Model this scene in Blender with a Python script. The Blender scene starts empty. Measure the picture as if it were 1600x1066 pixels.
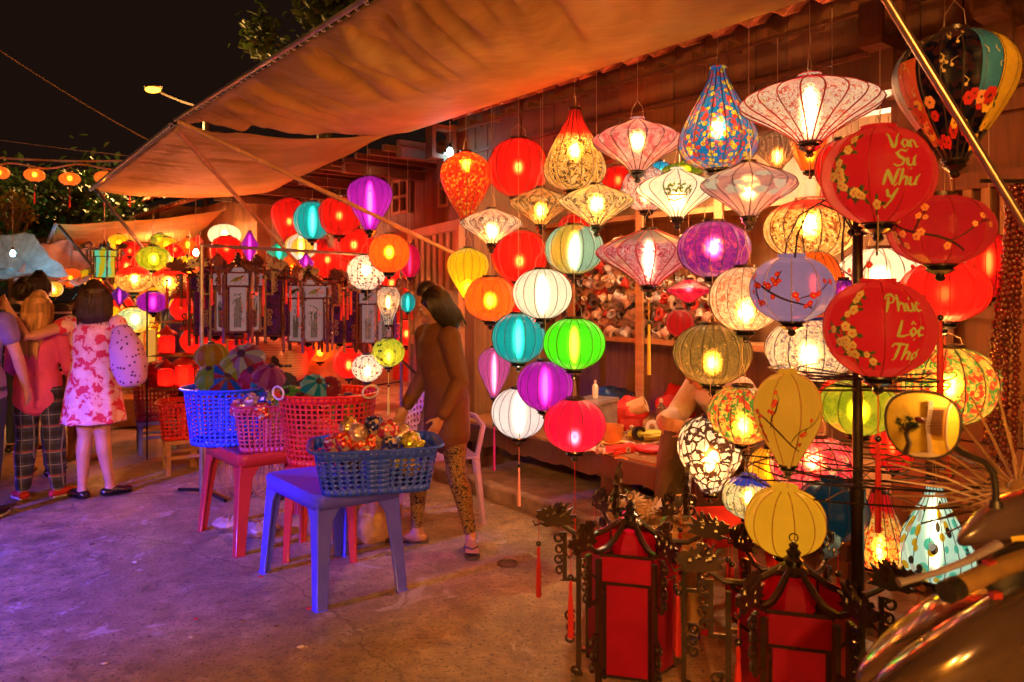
import bpy, math, random
from mathutils import Vector, Matrix, noise
random.seed(7)
R = math.radians
PI = math.pi
sc = bpy.context.scene
col = sc.collection

# ------------------------------------------------------------------ camera
FP = 1155.0          # focal length in photo pixels (photo 1600 wide)
HY = 455.0           # horizon row
EYE = 1.5
cam_d = bpy.data.cameras.new('camera')
cam_d.lens = FP / 1600 * 36
cam_d.sensor_width = 36
cam_d.shift_y = -(533 - HY) / 1600
cam_d.clip_start = 0.05
cam_d.clip_end = 500
cam_d.dof.use_dof = True
cam_d.dof.focus_distance = 3.9
cam_d.dof.aperture_fstop = 3.5
cam = bpy.data.objects.new('camera', cam_d)
cam.location = (0, 0, EYE)
cam.rotation_euler = (PI / 2, 0, 0)
col.objects.link(cam)
sc.camera = cam

# ------------------------------------------------------------------ world: night sky
w = bpy.data.worlds.new("World")
sc.world = w
w.use_nodes = True
nt = w.node_tree
bg = nt.nodes['Background']
sky = nt.nodes.new('ShaderNodeTexSky')
sky.sky_type = 'NISHITA'
sky.sun_disc = False
sky.sun_elevation = R(-9)
sky.sun_rotation = R(200)
mixw = nt.nodes.new('ShaderNodeMix')
mixw.data_type = 'RGBA'
mixw.blend_type = 'ADD'
mixw.inputs['Factor'].default_value = 1
mixw.inputs[7].default_value = (0.042, 0.020, 0.013, 1)
nt.links.new(sky.outputs[0], mixw.inputs[6])
nt.links.new(mixw.outputs[2], bg.inputs[0])
bg.inputs[1].default_value = 0.12

# ------------------------------------------------------------------ view and lights, seen and assumed
sc.view_settings.view_transform = 'Standard'
sc.view_settings.look = 'None'
sc.view_settings.gamma = 1
sc.view_settings.exposure = 1.05
sc.cycles.use_denoising = True
sc.cycles.max_bounces = 7
sc.cycles.diffuse_bounces = 3
sc.cycles.glossy_bounces = 3
sc.cycles.transmission_bounces = 6
sc.cycles.transparent_max_bounces = 12
sc.cycles.sample_clamp_indirect = 4.0
sc.cycles.sample_clamp_direct = 30.0
sc.cycles.caustics_reflective = False
sc.cycles.caustics_refractive = False

ASSUMED_FLOOD_W = 440.0      # assumed violet flood lamp on the left of the street
OPPO_W = 640.0        # assumed warm globe lamps on the yellow house across the street
STREET_W = 700.0
BULB = 800.0          # radiance of the bulbs in lit lanterns
GLOW = 0.175          # how strongly lit silk glows by itself

# ------------------------------------------------------------------ placing
def P(u, v, Y):
    return Vector(((u - 800) / FP * Y, Y, EYE - (v - HY) / FP * Y))
def G(u, v, z=0.0):
    Y = FP * (EYE - z) / (v - HY)
    return Vector(((u - 800) / FP * Y, Y, z))
DX = Vector((-0.632, 0.775, 0)).normalized()      # along the row of shops, away from the camera
NX = Vector((0.775, 0.632, 0)).normalized()       # into the shops
def FA(t, s, z):
    return DX * t + NX * s + Vector((0, 0, z))
def YS(u, s):
    return s / (NX.x * (u - 800) / FP + NX.y)
def PS(u, v, s):
    return P(u, v, YS(u, s))
FROT = math.atan2(NX.y, NX.x)        # local +x into the shops, local +y along the row

# ------------------------------------------------------------------ objects
def setp(o, label=None, cat=None, group=None, kind=None):
    if label: o['label'] = label
    if cat: o['category'] = cat
    if group: o['group'] = group
    if kind: o['kind'] = kind
    return o
def empty(name, label, cat, loc=(0, 0, 0), rot=(0, 0, 0), group=None):
    o = bpy.data.objects.new(name, None)
    o.empty_display_size = 0.1
    col.objects.link(o)
    o.location = loc
    o.rotation_euler = rot
    return setp(o, label, cat, group)
def copy_tree(o, parent=None):
    c = o.copy()
    col.objects.link(c)
    if parent: c.parent = parent
    for ch in list(o.children):
        copy_tree(ch, c)
    return c

class MB:
    def __init__(s):
        s.v = []; s.f = []; s.m = []
    def add(s, vs, fs, mi=0):
        b = len(s.v)
        s.v.extend([tuple(p) for p in vs])
        for f in fs:
            s.f.append(tuple(b + i for i in f)); s.m.append(mi)
    def box(s, c, d, rz=0, mi=0, M=None):
        hx, hy, hz = d[0] / 2, d[1] / 2, d[2] / 2
        vs = []
        ca, sa = math.cos(rz), math.sin(rz)
        for x, y, z in ((-1,-1,-1),(1,-1,-1),(1,1,-1),(-1,1,-1),(-1,-1,1),(1,-1,1),(1,1,1),(-1,1,1)):
            px, py, pz = x * hx, y * hy, z * hz
            p = Vector((px * ca - py * sa, px * sa + py * ca, pz)) + Vector(c)
            if M: p = M @ p
            vs.append(p)
        s.add(vs, [(0,3,2,1),(4,5,6,7),(0,1,5,4),(1,2,6,5),(2,3,7,6),(3,0,4,7)], mi)
    def tube(s, pts, r, n=6, mi=0, cap=True, flat=1.0, side=None):
        pts = [Vector(p) for p in pts]
        k = len(pts)
        rs = r if isinstance(r, (list, tuple)) else [r] * k
        vs = []
        prev = None
        for i, p in enumerate(pts):
            t = (pts[min(i + 1, k - 1)] - pts[max(i - 1, 0)])
            if t.length < 1e-9: t = Vector((0, 0, 1))
            t.normalize()
            if side is not None:
                a = Vector(side)
            elif prev is not None:
                a = prev
            else:
                a = Vector((1, 0, 0)) if abs(t.x) < 0.8 else Vector((0, 1, 0))
            a = a - t * a.dot(t)
            if a.length < 1e-6: a = t.orthogonal()
            a.normalize()
            prev = a
            b = t.cross(a)
            for j in range(n):
                th = 2 * PI * j / n
                vs.append(p + a * (math.cos(th) * rs[i]) + b * (math.sin(th) * rs[i] * flat))
        fs = []
        for i in range(k - 1):
            for j in range(n):
                q = (j + 1) % n
                fs.append((i * n + j, i * n + q, (i + 1) * n + q, (i + 1) * n + j))
        if cap:
            fs.append(tuple(range(n - 1, -1, -1)))
            fs.append(tuple((k - 1) * n + j for j in range(n)))
        s.add(vs, fs, mi)
    def lathe(s, prof, n=16, c=(0, 0, 0), mi=0, cap=True, mod=None, a0=0):
        vs = []
        c = Vector(c)
        for i, (r, z) in enumerate(prof):
            for j in range(n):
                th = 2 * PI * j / n + a0
                rr = r * (mod(j, i) if mod else 1)
                vs.append(c + Vector((rr * math.cos(th), rr * math.sin(th), z)))
        fs = []
        for i in range(len(prof) - 1):
            for j in range(n):
                q = (j + 1) % n
                fs.append((i * n + j, i * n + q, (i + 1) * n + q, (i + 1) * n + j))
        if cap:
            fs.append(tuple(range(n - 1, -1, -1)))
            fs.append(tuple((len(prof) - 1) * n + j for j in range(n)))
        s.add(vs, fs, mi)
    def ball(s, c, r, n=10, k=6, mi=0, sc3=(1, 1, 1)):
        vs = []
        fs = []
        c = Vector(c)
        for i in range(k + 1):
            ph = PI * i / k
            for j in range(n):
                th = 2 * PI * j / n
                vs.append(c + Vector((r * sc3[0] * math.sin(ph) * math.cos(th), r * sc3[1] * math.sin(ph) * math.sin(th), r * sc3[2] * math.cos(ph))))
        for i in range(k):
            for j in range(n):
                q = (j + 1) % n
                fs.append((i * n + j, (i + 1) * n + j, (i + 1) * n + q, i * n + q))
        s.add(vs, fs, mi)
    def prism(s, poly, th, M, mi=0):
        """poly in local (x, z), thickness th along local y, M to place it"""
        n = len(poly)
        vs = [M @ Vector((x, -th / 2, z)) for x, z in poly] + [M @ Vector((x, th / 2, z)) for x, z in poly]
        fs = [tuple(range(n)), tuple(range(2 * n - 1, n - 1, -1))]
        for i in range(n):
            j = (i + 1) % n
            fs.append((j, i, n + i, n + j))
        s.add(vs, fs, mi)
    def grid(s, fn, nu, nv, mi=0, wrap=False):
        vs = []
        fs = []
        for i in range(nu + (0 if wrap else 1)):
            for j in range(nv + 1):
                vs.append(fn(i / nu, j / nv))
        L = nv + 1
        for i in range(nu):
            i2 = (i + 1) % nu if wrap else i + 1
            for j in range(nv):
                fs.append((i * L + j, i2 * L + j, i2 * L + j + 1, i * L + j + 1))
        s.add(vs, fs, mi)
    def build(s, name, mat, parent=None, smooth=True, loc=None, auto=40):
        me = bpy.data.meshes.new(name)
        me.from_pydata(s.v, [], s.f)
        mats = mat if isinstance(mat, (list, tuple)) else [mat]
        for m in mats: me.materials.append(m)
        if len(mats) > 1:
            me.polygons.foreach_set('material_index', s.m)
        if smooth:
            me.polygons.foreach_set('use_smooth', [True] * len(me.polygons))
            if auto:
                try: me.set_sharp_from_angle(angle=R(auto))
                except Exception: pass
        me.update()
        o = bpy.data.objects.new(name, me)
        col.objects.link(o)
        if parent: o.parent = parent
        if loc is not None: o.location = loc
        return o
def bev(o, wd=0.004, seg=2):
    m = o.modifiers.new('bevel', 'BEVEL'); m.width = wd; m.segments = seg; m.limit_method = 'ANGLE'
    return o
def solid(o, th, off=0):
    m = o.modifiers.new('solid', 'SOLIDIFY'); m.thickness = th; m.offset = off
    return o
def subd(o, n=1):
    m = o.modifiers.new('sub', 'SUBSURF'); m.levels = n; m.render_levels = n
    return o
def spl(pts, n):
    """catmull-rom through (t, value) control points, n+1 samples"""
    out = []
    for i in range(n + 1):
        t = pts[0][0] + (pts[-1][0] - pts[0][0]) * i / n
        k = 0
        while k < len(pts) - 2 and t > pts[k + 1][0]: k += 1
        p1, p2 = pts[k], pts[k + 1]
        p0 = pts[k - 1] if k > 0 else (2 * p1[0] - p2[0], 2 * p1[1] - p2[1])
        p3 = pts[k + 2] if k + 2 < len(pts) else (2 * p2[0] - p1[0], 2 * p2[1] - p1[1])
        h = p2[0] - p1[0]
        m1 = (p2[1] - p0[1]) / (p2[0] - p0[0]) * h
        m2 = (p3[1] - p1[1]) / (p3[0] - p1[0]) * h
        x = (t - p1[0]) / h
        out.append((t, (2*x**3-3*x**2+1)*p1[1] + (x**3-2*x**2+x)*m1 + (-2*x**3+3*x**2)*p2[1] + (x**3-x**2)*m2))
    return out
def arc(p0, p1, sag, n=12):
    p0 = Vector(p0); p1 = Vector(p1)
    return [p0.lerp(p1, i / n) - Vector((0, 0, sag * 4 * (i / n) * (1 - i / n))) for i in range(n + 1)]

# ------------------------------------------------------------------ materials
_mc = {}
def nodes(name):
    m = bpy.data.materials.new(name); m.use_nodes = True
    t = m.node_tree
    b = t.nodes['Principled BSDF']
    return m, t, b
def rgba(c): return (c[0], c[1], c[2], 1)
def N(t, ty, **k):
    n = t.nodes.new(ty)
    for a, b in k.items(): setattr(n, a, b)
    return n
def noise_n(t, scale, detail=3, rough=.6, coord='Object', stretch=None, dist=0):
    tc = N(t, 'ShaderNodeTexCoord')
    src = tc.outputs[coord]
    if stretch:
        mp = N(t, 'ShaderNodeMapping'); mp.inputs['Scale'].default_value = stretch
        t.links.new(src, mp.inputs[0]); src = mp.outputs[0]
    n = N(t, 'ShaderNodeTexNoise')
    n.inputs['Scale'].default_value = scale; n.inputs['Detail'].default_value = detail
    n.inputs['Roughness'].default_value = rough; n.inputs['Distortion'].default_value = dist
    t.links.new(src, n.inputs['Vector'])
    return n
def ramp(t, src, stops):
    r = N(t, 'ShaderNodeValToRGB')
    e = r.color_ramp.elements
    while len(e) < len(stops): e.new(0.5)
    for i, (p, c) in enumerate(stops):
        e[i].position = p; e[i].color = rgba(c) if not isinstance(c, (int, float)) else (c, c, c, 1)
    t.links.new(src, r.inputs[0])
    return r
def mix(t, f, a, b, mode='MIX'):
    m = N(t, 'ShaderNodeMix'); m.data_type = 'RGBA'; m.blend_type = mode
    if hasattr(f, 'links') or hasattr(f, 'is_linked'): t.links.new(f, m.inputs['Factor'])
    else: m.inputs['Factor'].default_value = f
    for s_, i in ((a, 6), (b, 7)):
        if hasattr(s_, 'is_linked'): t.links.new(s_, m.inputs[i])
        else: m.inputs[i].default_value = rgba(s_)
    return m.outputs[2]
def bump(t, src, b, strength=.3, dist=.01):
    n = N(t, 'ShaderNodeBump'); n.inputs['Strength'].default_value = strength; n.inputs['Distance'].default_value = dist
    t.links.new(src, n.inputs['Height']); t.links.new(n.outputs[0], b.inputs['Normal'])
def mat(name, c, rough=.55, metal=0, var=.25, vs=12, bs=0, bstr=.2, coat=0, transl=0, trans=0, alpha=1, emis=0, spec=.5, stretch=None):
    if name in _mc: return _mc[name]
    m, t, b = nodes(name)
    b.inputs['Roughness'].default_value = rough; b.inputs['Metallic'].default_value = metal
    b.inputs['Coat Weight'].default_value = coat; b.inputs['Coat Roughness'].default_value = .12
    b.inputs['Specular IOR Level'].default_value = spec
    b.inputs['Transmission Weight'].default_value = trans; b.inputs['Alpha'].default_value = alpha
    if var:
        n = noise_n(t, vs, 4, stretch=stretch)
        lo = tuple(x * (1 - var) for x in c); hi = tuple(min(1, x * (1 + var)) for x in c)
        r = ramp(t, n.outputs[0], [(.3, lo), (.7, hi)])
        t.links.new(r.outputs[0], b.inputs['Base Color'])
        if emis: t.links.new(r.outputs[0], b.inputs['Emission Color'])
    else:
        b.inputs['Base Color'].default_value = rgba(c)
        b.inputs['Emission Color'].default_value = rgba(c)
    if emis: b.inputs['Emission Strength'].default_value = emis
    if bs:
        n2 = noise_n(t, bs, 4, stretch=stretch); bump(t, n2.outputs[0], b, bstr, .004)
    if transl:
        out = t.nodes['Material Output']
        tr = N(t, 'ShaderNodeBsdfTranslucent'); tr.inputs[0].default_value = rgba(c)
        if var: t.links.new(r.outputs[0], tr.inputs[0])
        mx = N(t, 'ShaderNodeMixShader'); mx.inputs[0].default_value = transl
        t.links.new(b.outputs[0], mx.inputs[1]); t.links.new(tr.outputs[0], mx.inputs[2]); t.links.new(mx.outputs[0], out.inputs[0])
    _mc[name] = m
    return m
def wood(name, c, dark=.45, sx=(1, 1, .08), scale=30, rough=.55, island=.3, coat=0, dust=0):
    if name in _mc: return _mc[name]
    m, t, b = nodes(name)
    n = noise_n(t, scale, 6, .65, stretch=sx, dist=.6)
    r = ramp(t, n.outputs[0], [(.25, tuple(x * dark for x in c)), (.55, c), (.8, tuple(min(1, x * 1.35) for x in c))])
    g = N(t, 'ShaderNodeNewGeometry')
    mr = N(t, 'ShaderNodeMapRange'); mr.inputs[3].default_value = 1 - island; mr.inputs[4].default_value = 1 + island
    t.links.new(g.outputs['Random Per Island'], mr.inputs[0])
    hsv = N(t, 'ShaderNodeHueSaturation'); t.links.new(r.outputs[0], hsv.inputs['Color']); t.links.new(mr.outputs[0], hsv.inputs['Value'])
    o = hsv.outputs[0]
    st = noise_n(t, 2.3, 5, .7)
    sr = ramp(t, st.outputs[0], [(.35, 0.0), (.7, 1.0)])
    o = mix(t, sr.outputs[0], o, mix(t, .6, o, tuple(x * .35 + dust for x in c)))
    t.links.new(o, b.inputs['Base Color'])
    b.inputs['Roughness'].default_value = rough; b.inputs['Coat Weight'].default_value = coat
    bump(t, n.outputs[0], b, .35, .004)
    _mc[name] = m
    return m
def weave_height(t, sc1=900):
    tc = N(t, 'ShaderNodeTexCoord')
    wv = N(t, 'ShaderNodeTexWave'); wv.wave_type = 'BANDS'; wv.bands_direction = 'Z'
    wv.inputs['Scale'].default_value = 90; wv.inputs['Distortion'].default_value = 1.5; wv.inputs['Detail'].default_value = 2
    t.links.new(tc.outputs['Object'], wv.inputs[0])
    return wv.outputs['Fac']
def silk(name, kind, c1, c2=None, c3=None, top=None, lit=1.0, scale=40, transp=.28, rough=.45):
    """lantern cloth: printed pattern, lets the bulb's light through"""
    if name in _mc: return _mc[name]
    m = bpy.data.materials.new(name); m.use_nodes = True
    t = m.node_tree
    for n in list(t.nodes):
        if n.type == 'BSDF_PRINCIPLED': t.nodes.remove(n)
    out = t.nodes['Material Output']
    tc = N(t, 'ShaderNodeTexCoord')
    c2 = c2 or c1; c3 = c3 or c2
    bn = noise_n(t, 9, 3)
    base = ramp(t, bn.outputs[0], [(.3, tuple(x * .86 for x in c1)), (.7, c1)]).outputs[0]
    if kind == 'plain':
        o = base
    elif kind in ('floral', 'mosaic'):
        v = N(t, 'ShaderNodeTexVoronoi'); v.inputs['Scale'].default_value = scale; v.inputs['Randomness'].default_value = 1
        t.links.new(tc.outputs['Object'], v.inputs['Vector'])
        sp = N(t, 'ShaderNodeSeparateColor'); t.links.new(v.outputs['Color'], sp.inputs[0])
        pick = ramp(t, sp.outputs[0], [(.0, c2), (.34, c3), (.62, c1), (.85, c2)]); pick.color_ramp.interpolation = 'CONSTANT'
        d = ramp(t, v.outputs['Distance'], [(.46 if kind == 'floral' else .62, 1.0), (.52 if kind == 'floral' else .7, 0.0)])
        o = mix(t, d.outputs[0], base, pick.outputs[0])
        v2 = N(t, 'ShaderNodeTexVoronoi'); v2.inputs['Scale'].default_value = scale * 2.7
        t.links.new(tc.outputs['Object'], v2.inputs['Vector'])
        sp2 = N(t, 'ShaderNodeSeparateColor'); t.links.new(v2.outputs['Color'], sp2.inputs[0])
        th = ramp(t, sp2.outputs[1], [(.7, 0.0), (.72, .75)])
        o = mix(t, th.outputs[0], o, c3)
    elif kind == 'mottle':
        n2 = noise_n(t, scale, 7, .72, dist=1.4)
        r = ramp(t, n2.outputs[0], [(.45, c2), (.475, c1), (.56, c1), (.59, c3)])
        nf = noise_n(t, scale * 3.1, 3, .7)
        rf2 = ramp(t, nf.outputs[0], [(.40, .55), (.44, .0)])
        o = mix(t, rf2.outputs[0], r.outputs[0], tuple(x * .55 for x in c2))
    elif kind == 'leaf':
        v = N(t, 'ShaderNodeTexVoronoi'); v.feature = 'DISTANCE_TO_EDGE'; v.inputs['Scale'].default_value = scale
        nn = noise_n(t, 14, 2)
        add = N(t, 'ShaderNodeMix'); add.data_type = 'RGBA'; add.inputs['Factor'].default_value = .06
        t.links.new(tc.outputs['Object'], add.inputs[6]); t.links.new(nn.outputs['Color'], add.inputs[7])
        t.links.new(add.outputs[2], v.inputs['Vector'])
        r = ramp(t, v.outputs['Distance'], [(.085, c2), (.12, c1)])
        o = r.outputs[0]
    elif kind == 'dots':
        v = N(t, 'ShaderNodeTexVoronoi'); v.inputs['Scale'].default_value = scale
        t.links.new(tc.outputs['Object'], v.inputs['Vector'])
        sp = N(t, 'ShaderNodeSeparateColor'); t.links.new(v.outputs['Color'], sp.inputs[0])
        pick = ramp(t, sp.outputs[0], [(0, c2), (.35, c3), (.6, c1), (.85, (.2, .12, .08))]); pick.color_ramp.interpolation = 'CONSTANT'
        d = ramp(t, v.outputs['Distance'], [(.36, 1.0), (.38, 0.0)])
        o = mix(t, d.outputs[0], base, pick.outputs[0])
    elif kind == 'stripe':
        wv = N(t, 'ShaderNodeTexWave'); wv.inputs['Scale'].default_value = scale; wv.inputs['Distortion'].default_value = 6; wv.inputs['Detail'].default_value = 3
        t.links.new(tc.outputs['Object'], wv.inputs[0])
        r = ramp(t, wv.outputs['Fac'], [(.3, c1), (.55, c2), (.8, c3)])
        o = r.outputs[0]
    if top:
        sg = N(t, 'ShaderNodeSeparateXYZ'); t.links.new(tc.outputs['Generated'], sg.inputs[0])
        nn = noise_n(t, 25, 3)
        ad = N(t, 'ShaderNodeMath'); ad.operation = 'MULTIPLY_ADD'; ad.inputs[1].default_value = .25
        t.links.new(nn.outputs[0], ad.inputs[0]); t.links.new(sg.outputs[2], ad.inputs[2])
        r = ramp(t, ad.outputs[0], [(top[1], 0.0), (top[1] + .12, 1.0)])
        o = mix(t, r.outputs[0], o, top[0])
    wh = weave_height(t)
    bp = N(t, 'ShaderNodeBump'); bp.inputs['Strength'].default_value = .25; bp.inputs['Distance'].default_value = .002
    t.links.new(wh, bp.inputs['Height'])
    di = N(t, 'ShaderNodeBsdfDiffuse'); tr = N(t, 'ShaderNodeBsdfTranslucent'); tp = N(t, 'ShaderNodeBsdfTransparent')
    gl = N(t, 'ShaderNodeBsdfGlossy'); gl.inputs['Roughness'].default_value = rough; gl.inputs[0].default_value = (1, 1, 1, 1)
    dim = mix(t, 1.0, o, (.10, .10, .10) if lit else (1, 1, 1), 'MULTIPLY')
    for n in (di, tr): t.links.new(dim, n.inputs[0])
    t.links.new(o, tp.inputs[0])
    for n in (di, gl): t.links.new(bp.outputs[0], n.inputs['Normal'])
    m1 = N(t, 'ShaderNodeMixShader'); m1.inputs[0].default_value = .72
    t.links.new(di.outputs[0], m1.inputs[1]); t.links.new(tr.outputs[0], m1.inputs[2])
    m2 = N(t, 'ShaderNodeMixShader'); m2.inputs[0].default_value = transp if lit else .04
    t.links.new(m1.outputs[0], m2.inputs[1]); t.links.new(tp.outputs[0], m2.inputs[2])
    lw = N(t, 'ShaderNodeLayerWeight'); lw.inputs[0].default_value = .12
    m3 = N(t, 'ShaderNodeMixShader'); 
    mul = N(t, 'ShaderNodeMath'); mul.operation = 'MULTIPLY_ADD'; mul.inputs[1].default_value = .12; mul.inputs[2].default_value = .006
    t.links.new(lw.outputs['Fresnel'], mul.inputs[0]); t.links.new(mul.outputs[0], m3.inputs[0])
    t.links.new(m2.outputs[0], m3.inputs[1]); t.links.new(gl.outputs[0], m3.inputs[2])
    if lit:
        em = N(t, 'ShaderNodeEmission'); em.inputs[1].default_value = GLOW * lit
        t.links.new(o, em.inputs[0])
        ad = N(t, 'ShaderNodeAddShader'); t.links.new(m3.outputs[0], ad.inputs[0]); t.links.new(em.outputs[0], ad.inputs[1])
        t.links.new(ad.outputs[0], out.inputs[0])
        m.cycles.emission_sampling = 'NONE'
    else:
        t.links.new(m3.outputs[0], out.inputs[0])
    _mc[name] = m
    return m
def emit(name, c, s, sample=True):
    if name in _mc: return _mc[name]
    m = bpy.data.materials.new(name); m.use_nodes = True
    t = m.node_tree
    t.nodes.remove(t.nodes['Principled BSDF'])
    e = N(t, 'ShaderNodeEmission'); e.inputs[0].default_value = rgba(c); e.inputs[1].default_value = s
    t.links.new(e.outputs[0], t.nodes['Material Output'].inputs[0])
    if not sample: m.cycles.emission_sampling = 'NONE'
    _mc[name] = m
    return m

M_black = mat('black_lacquer', (.012, .009, .009), .25, coat=.4, var=.3)
M_blackwood = wood('dark_carved_wood', (.028, .012, .010), .5, rough=.32, coat=.3, island=.2)
M_rib = mat('bamboo_rib', (.035, .018, .010), .5)
M_bamboo = wood('bamboo', (.34, .20, .09), .6, (1, 1, .15), 20, .4)
M_steel = mat('painted_steel', (.22, .19, .18), .35, .6, vs=20)
M_rust = mat('dark_iron', (.03, .02, .018), .4, .5)
M_cord = mat('cord', (.35, .25, .18), .7)
def glow_bulb(name, c, st):
    # soft glow shaped into the bulb: emission fades by view angle to its outline
    m = bpy.data.materials.new(name); m.use_nodes = True
    t = m.node_tree; t.nodes.remove(t.nodes['Principled BSDF'])
    e = N(t, 'ShaderNodeEmission'); e.inputs[0].default_value = rgba(c); e.inputs[1].default_value = st
    tp = N(t, 'ShaderNodeBsdfTransparent'); lw = N(t, 'ShaderNodeLayerWeight'); lw.inputs[0].default_value = .5
    r = ramp(t, lw.outputs['Facing'], [(.0, 1.0), (.04, .42), (.11, .11), (.22, .03), (.4, .008), (.65, .0015), (1.0, .0)])
    mx = N(t, 'ShaderNodeMixShader'); t.links.new(r.outputs[0], mx.inputs[0]); t.links.new(tp.outputs[0], mx.inputs[1]); t.links.new(e.outputs[0], mx.inputs[2])
    t.links.new(mx.outputs[0], t.nodes['Material Output'].inputs[0])
    return m
M_BW = [glow_bulb('bulb_warm', (1.0, .40, .085), BULB * k) for k in (1.0, .6, .3)]
M_BC = [glow_bulb('bulb_cool', (1, .70, .42), BULB * .10 * k) for k in (1.0, .7, .35)]
M_brass = mat('brass', (.6, .38, .12), .3, 1)
M_dirtywhite = mat('white_plastic', (.6, .58, .55), .4)

# ================================================================== ground
def ground_mat():
    m, t, b = nodes('street_concrete')
    n1 = noise_n(t, .9, 9, .7, dist=.5); n2 = noise_n(t, 9, 10, .74, dist=.3); n3 = noise_n(t, 55, 5, .7)
    a = ramp(t, n2.outputs[0], [(.30, (.05, .036, .022)), (.40, (.24, .175, .095)), (.56, (.40, .29, .16)), (.70, (.56, .43, .25))]).outputs[0]
    a2 = ramp(t, n1.outputs[0], [(.44, .0), (.56, .85)]).outputs[0]
    c = mix(t, a2, a, mix(t, .5, a, (.10, .07, .04)))
    sp = ramp(t, n3.outputs[0], [(.36, .9), (.45, .0)]).outputs[0]
    c = mix(t, sp, c, (.035, .028, .026))
    # worn pale scars
    n5 = noise_n(t, 2.6, 9, .75, dist=1.3)
    sc_ = ramp(t, n5.outputs[0], [(.58, .0), (.62, .9)]).outputs[0]
    c = mix(t, sc_, c, (.42, .35, .29))
    # hairline cracks
    v = N(t, 'ShaderNodeTexVoronoi'); v.feature = 'DISTANCE_TO_EDGE'; v.inputs['Scale'].default_value = .45
    tc = N(t, 'ShaderNodeTexCoord')
    nd = noise_n(t, 1.8, 5, .7)
    vm = N(t, 'ShaderNodeMix'); vm.data_type = 'RGBA'; vm.inputs['Factor'].default_value = .25
    t.links.new(tc.outputs['Object'], vm.inputs[6]); t.links.new(nd.outputs['Color'], vm.inputs[7])
    t.links.new(vm.outputs[2], v.inputs['Vector'])
    cr = ramp(t, v.outputs['Distance'], [(.0, .5), (.0025, .0)]).outputs[0]
    c = mix(t, cr, c, (.03, .022, .02))
    t.links.new(c, b.inputs['Base Color'])
    rr = ramp(t, n2.outputs[0], [(.3, .38), (.7, .75)])
    t.links.new(rr.outputs[0], b.inputs['Roughness'])
    hs = mix(t, .5, n2.outputs['Fac'], n3.outputs['Fac'])
    bump(t, hs, b, .8, .012)
    return m
g = MB()
g.grid(lambda a, b: Vector((-70 + 140 * a, -30 + 140 * b, 0)), 40, 40)
setp(g.build('street_ground', ground_mat()), kind='structure')
# slab joints cut across the street: thin strips of dark filler
jm = mat('joint_filler', (.035, .026, .024), .8)
for (a, b_) in ((G(-60, 790), G(640, 745)), ):
    j = MB()
    pts = []
    for i in range(25):
        p = a.lerp(b_, i / 24); pts.append(p + Vector((noise.noise(p * 3) * .015, 0, .001)))
    d = (b_ - a).normalized(); n_ = Vector((-d.y, d.x, 0)) * .005
    j.add([p + n_ for p in pts] + [p - n_ for p in pts], [(i, i + 1, 25 + i + 1, 25 + i) for i in range(24)])
    setp(j.build('street_joint', jm, loc=(0, 0, .003)), kind='structure')
# raised step in front of the shops
def step_mat():
    m, t, b = nodes('worn_step')
    n2 = noise_n(t, 6, 8, .7); n1 = noise_n(t, 40, 4)
    c = ramp(t, n2.outputs[0], [(.3, (.10, .065, .05)), (.7, (.36, .26, .2))]).outputs[0]
    t.links.new(c, b.inputs['Base Color']); b.inputs['Roughness'].default_value = .65
    bump(t, mix(t, .5, n2.outputs['Fac'], n1.outputs['Fac']), b, .6, .01)
    return m
st = MB()
def stepfn(side):
    pass
T0, T1 = -3.0, 16.0
nn_ = 120
prof = [(3.24, -.02), (3.235, .085), (3.25, .11), (3.28, .12), (9.0, .12)]
vs = []
for i in range(nn_ + 1):
    t_ = T0 + (T1 - T0) * i / nn_
    for k, (s_, z_) in enumerate(prof):
        q = noise.noise(Vector((t_ * 2.3, k, 0))) * (.018 if 0 < k < 4 else 0)
        vs.append(FA(t_, s_ + q, z_ + (q * .4 if k in (1, 2) else 0)))
L = len(prof)
st.add(vs, [(i * L + k, i * L + k + 1, (i + 1) * L + k + 1, (i + 1) * L + k) for i in range(nn_) for k in range(L - 1)])
setp(st.build('pavement_step', step_mat(), auto=50), kind='structure')

# ================================================================== shop houses
W_dark = wood('old_house_wood', (.095, .028, .008), .4, (1, 1, .06), 34, .55, .35, dust=.02)
W_grey = wood('weathered_boards', (.10, .032, .010), .45, (1, 1, .05), 40, .7, .3, dust=.05)
W_shelf = wood('shelf_wood', (.42, .20, .07), .6, (.1, .1, 1), 20, .5, .2)
W_door = wood('door_wood', (.24, .125, .055), .5, (1, 1, .06), 30, .5, .25)
M_tile = mat('clay_roof_tile', (.30, .085, .05), .75, var=.5, vs=9, bs=30, bstr=.5)
M_plaster = mat('old_plaster', (.32, .18, .11), .8, var=.4, vs=3, bs=25)
M_redwall = mat('red_painted_wall', (.45, .035, .02), .6, var=.3, vs=4)

def fbox(mb, t0, t1, s0, s1, z0, z1, mi=0):
    mb.box(FA((t0 + t1) / 2, (s0 + s1) / 2, (z0 + z1) / 2), (abs(s1 - s0), abs(t1 - t0), abs(z1 - z0)), FROT, mi)

def tiles(mb, t0, t1, s_e, z_e, s_r, z_r):
    """rows of curved clay tiles from eave to ridge; scalloped edge"""
    wdt = .21
    n = int((t1 - t0) / wdt)
    for i in range(n):
        tc_ = t0 + (i + .5) * wdt + random.uniform(-.008, .008)
        rows = 9
        for r_ in range(rows):
            a, b_ = r_ / rows, (r_ + 1.12) / rows
            jz = random.uniform(-.006, .006)
            def fn(x, y, a=a, b_=b_, tc_=tc_, jz=jz):
                q = a + (b_ - a) * y
                s_ = s_e + (s_r - s_e) * q + jz
                z_ = z_e + (z_r - z_e) * q + .03 * (1 - y) + jz
                return FA(tc_ + (x - .5) * wdt * 1.04, s_, z_ + .055 * math.cos((x - .5) * PI) ** 1.0)
            mb.grid(fn, 6, 1)

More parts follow.
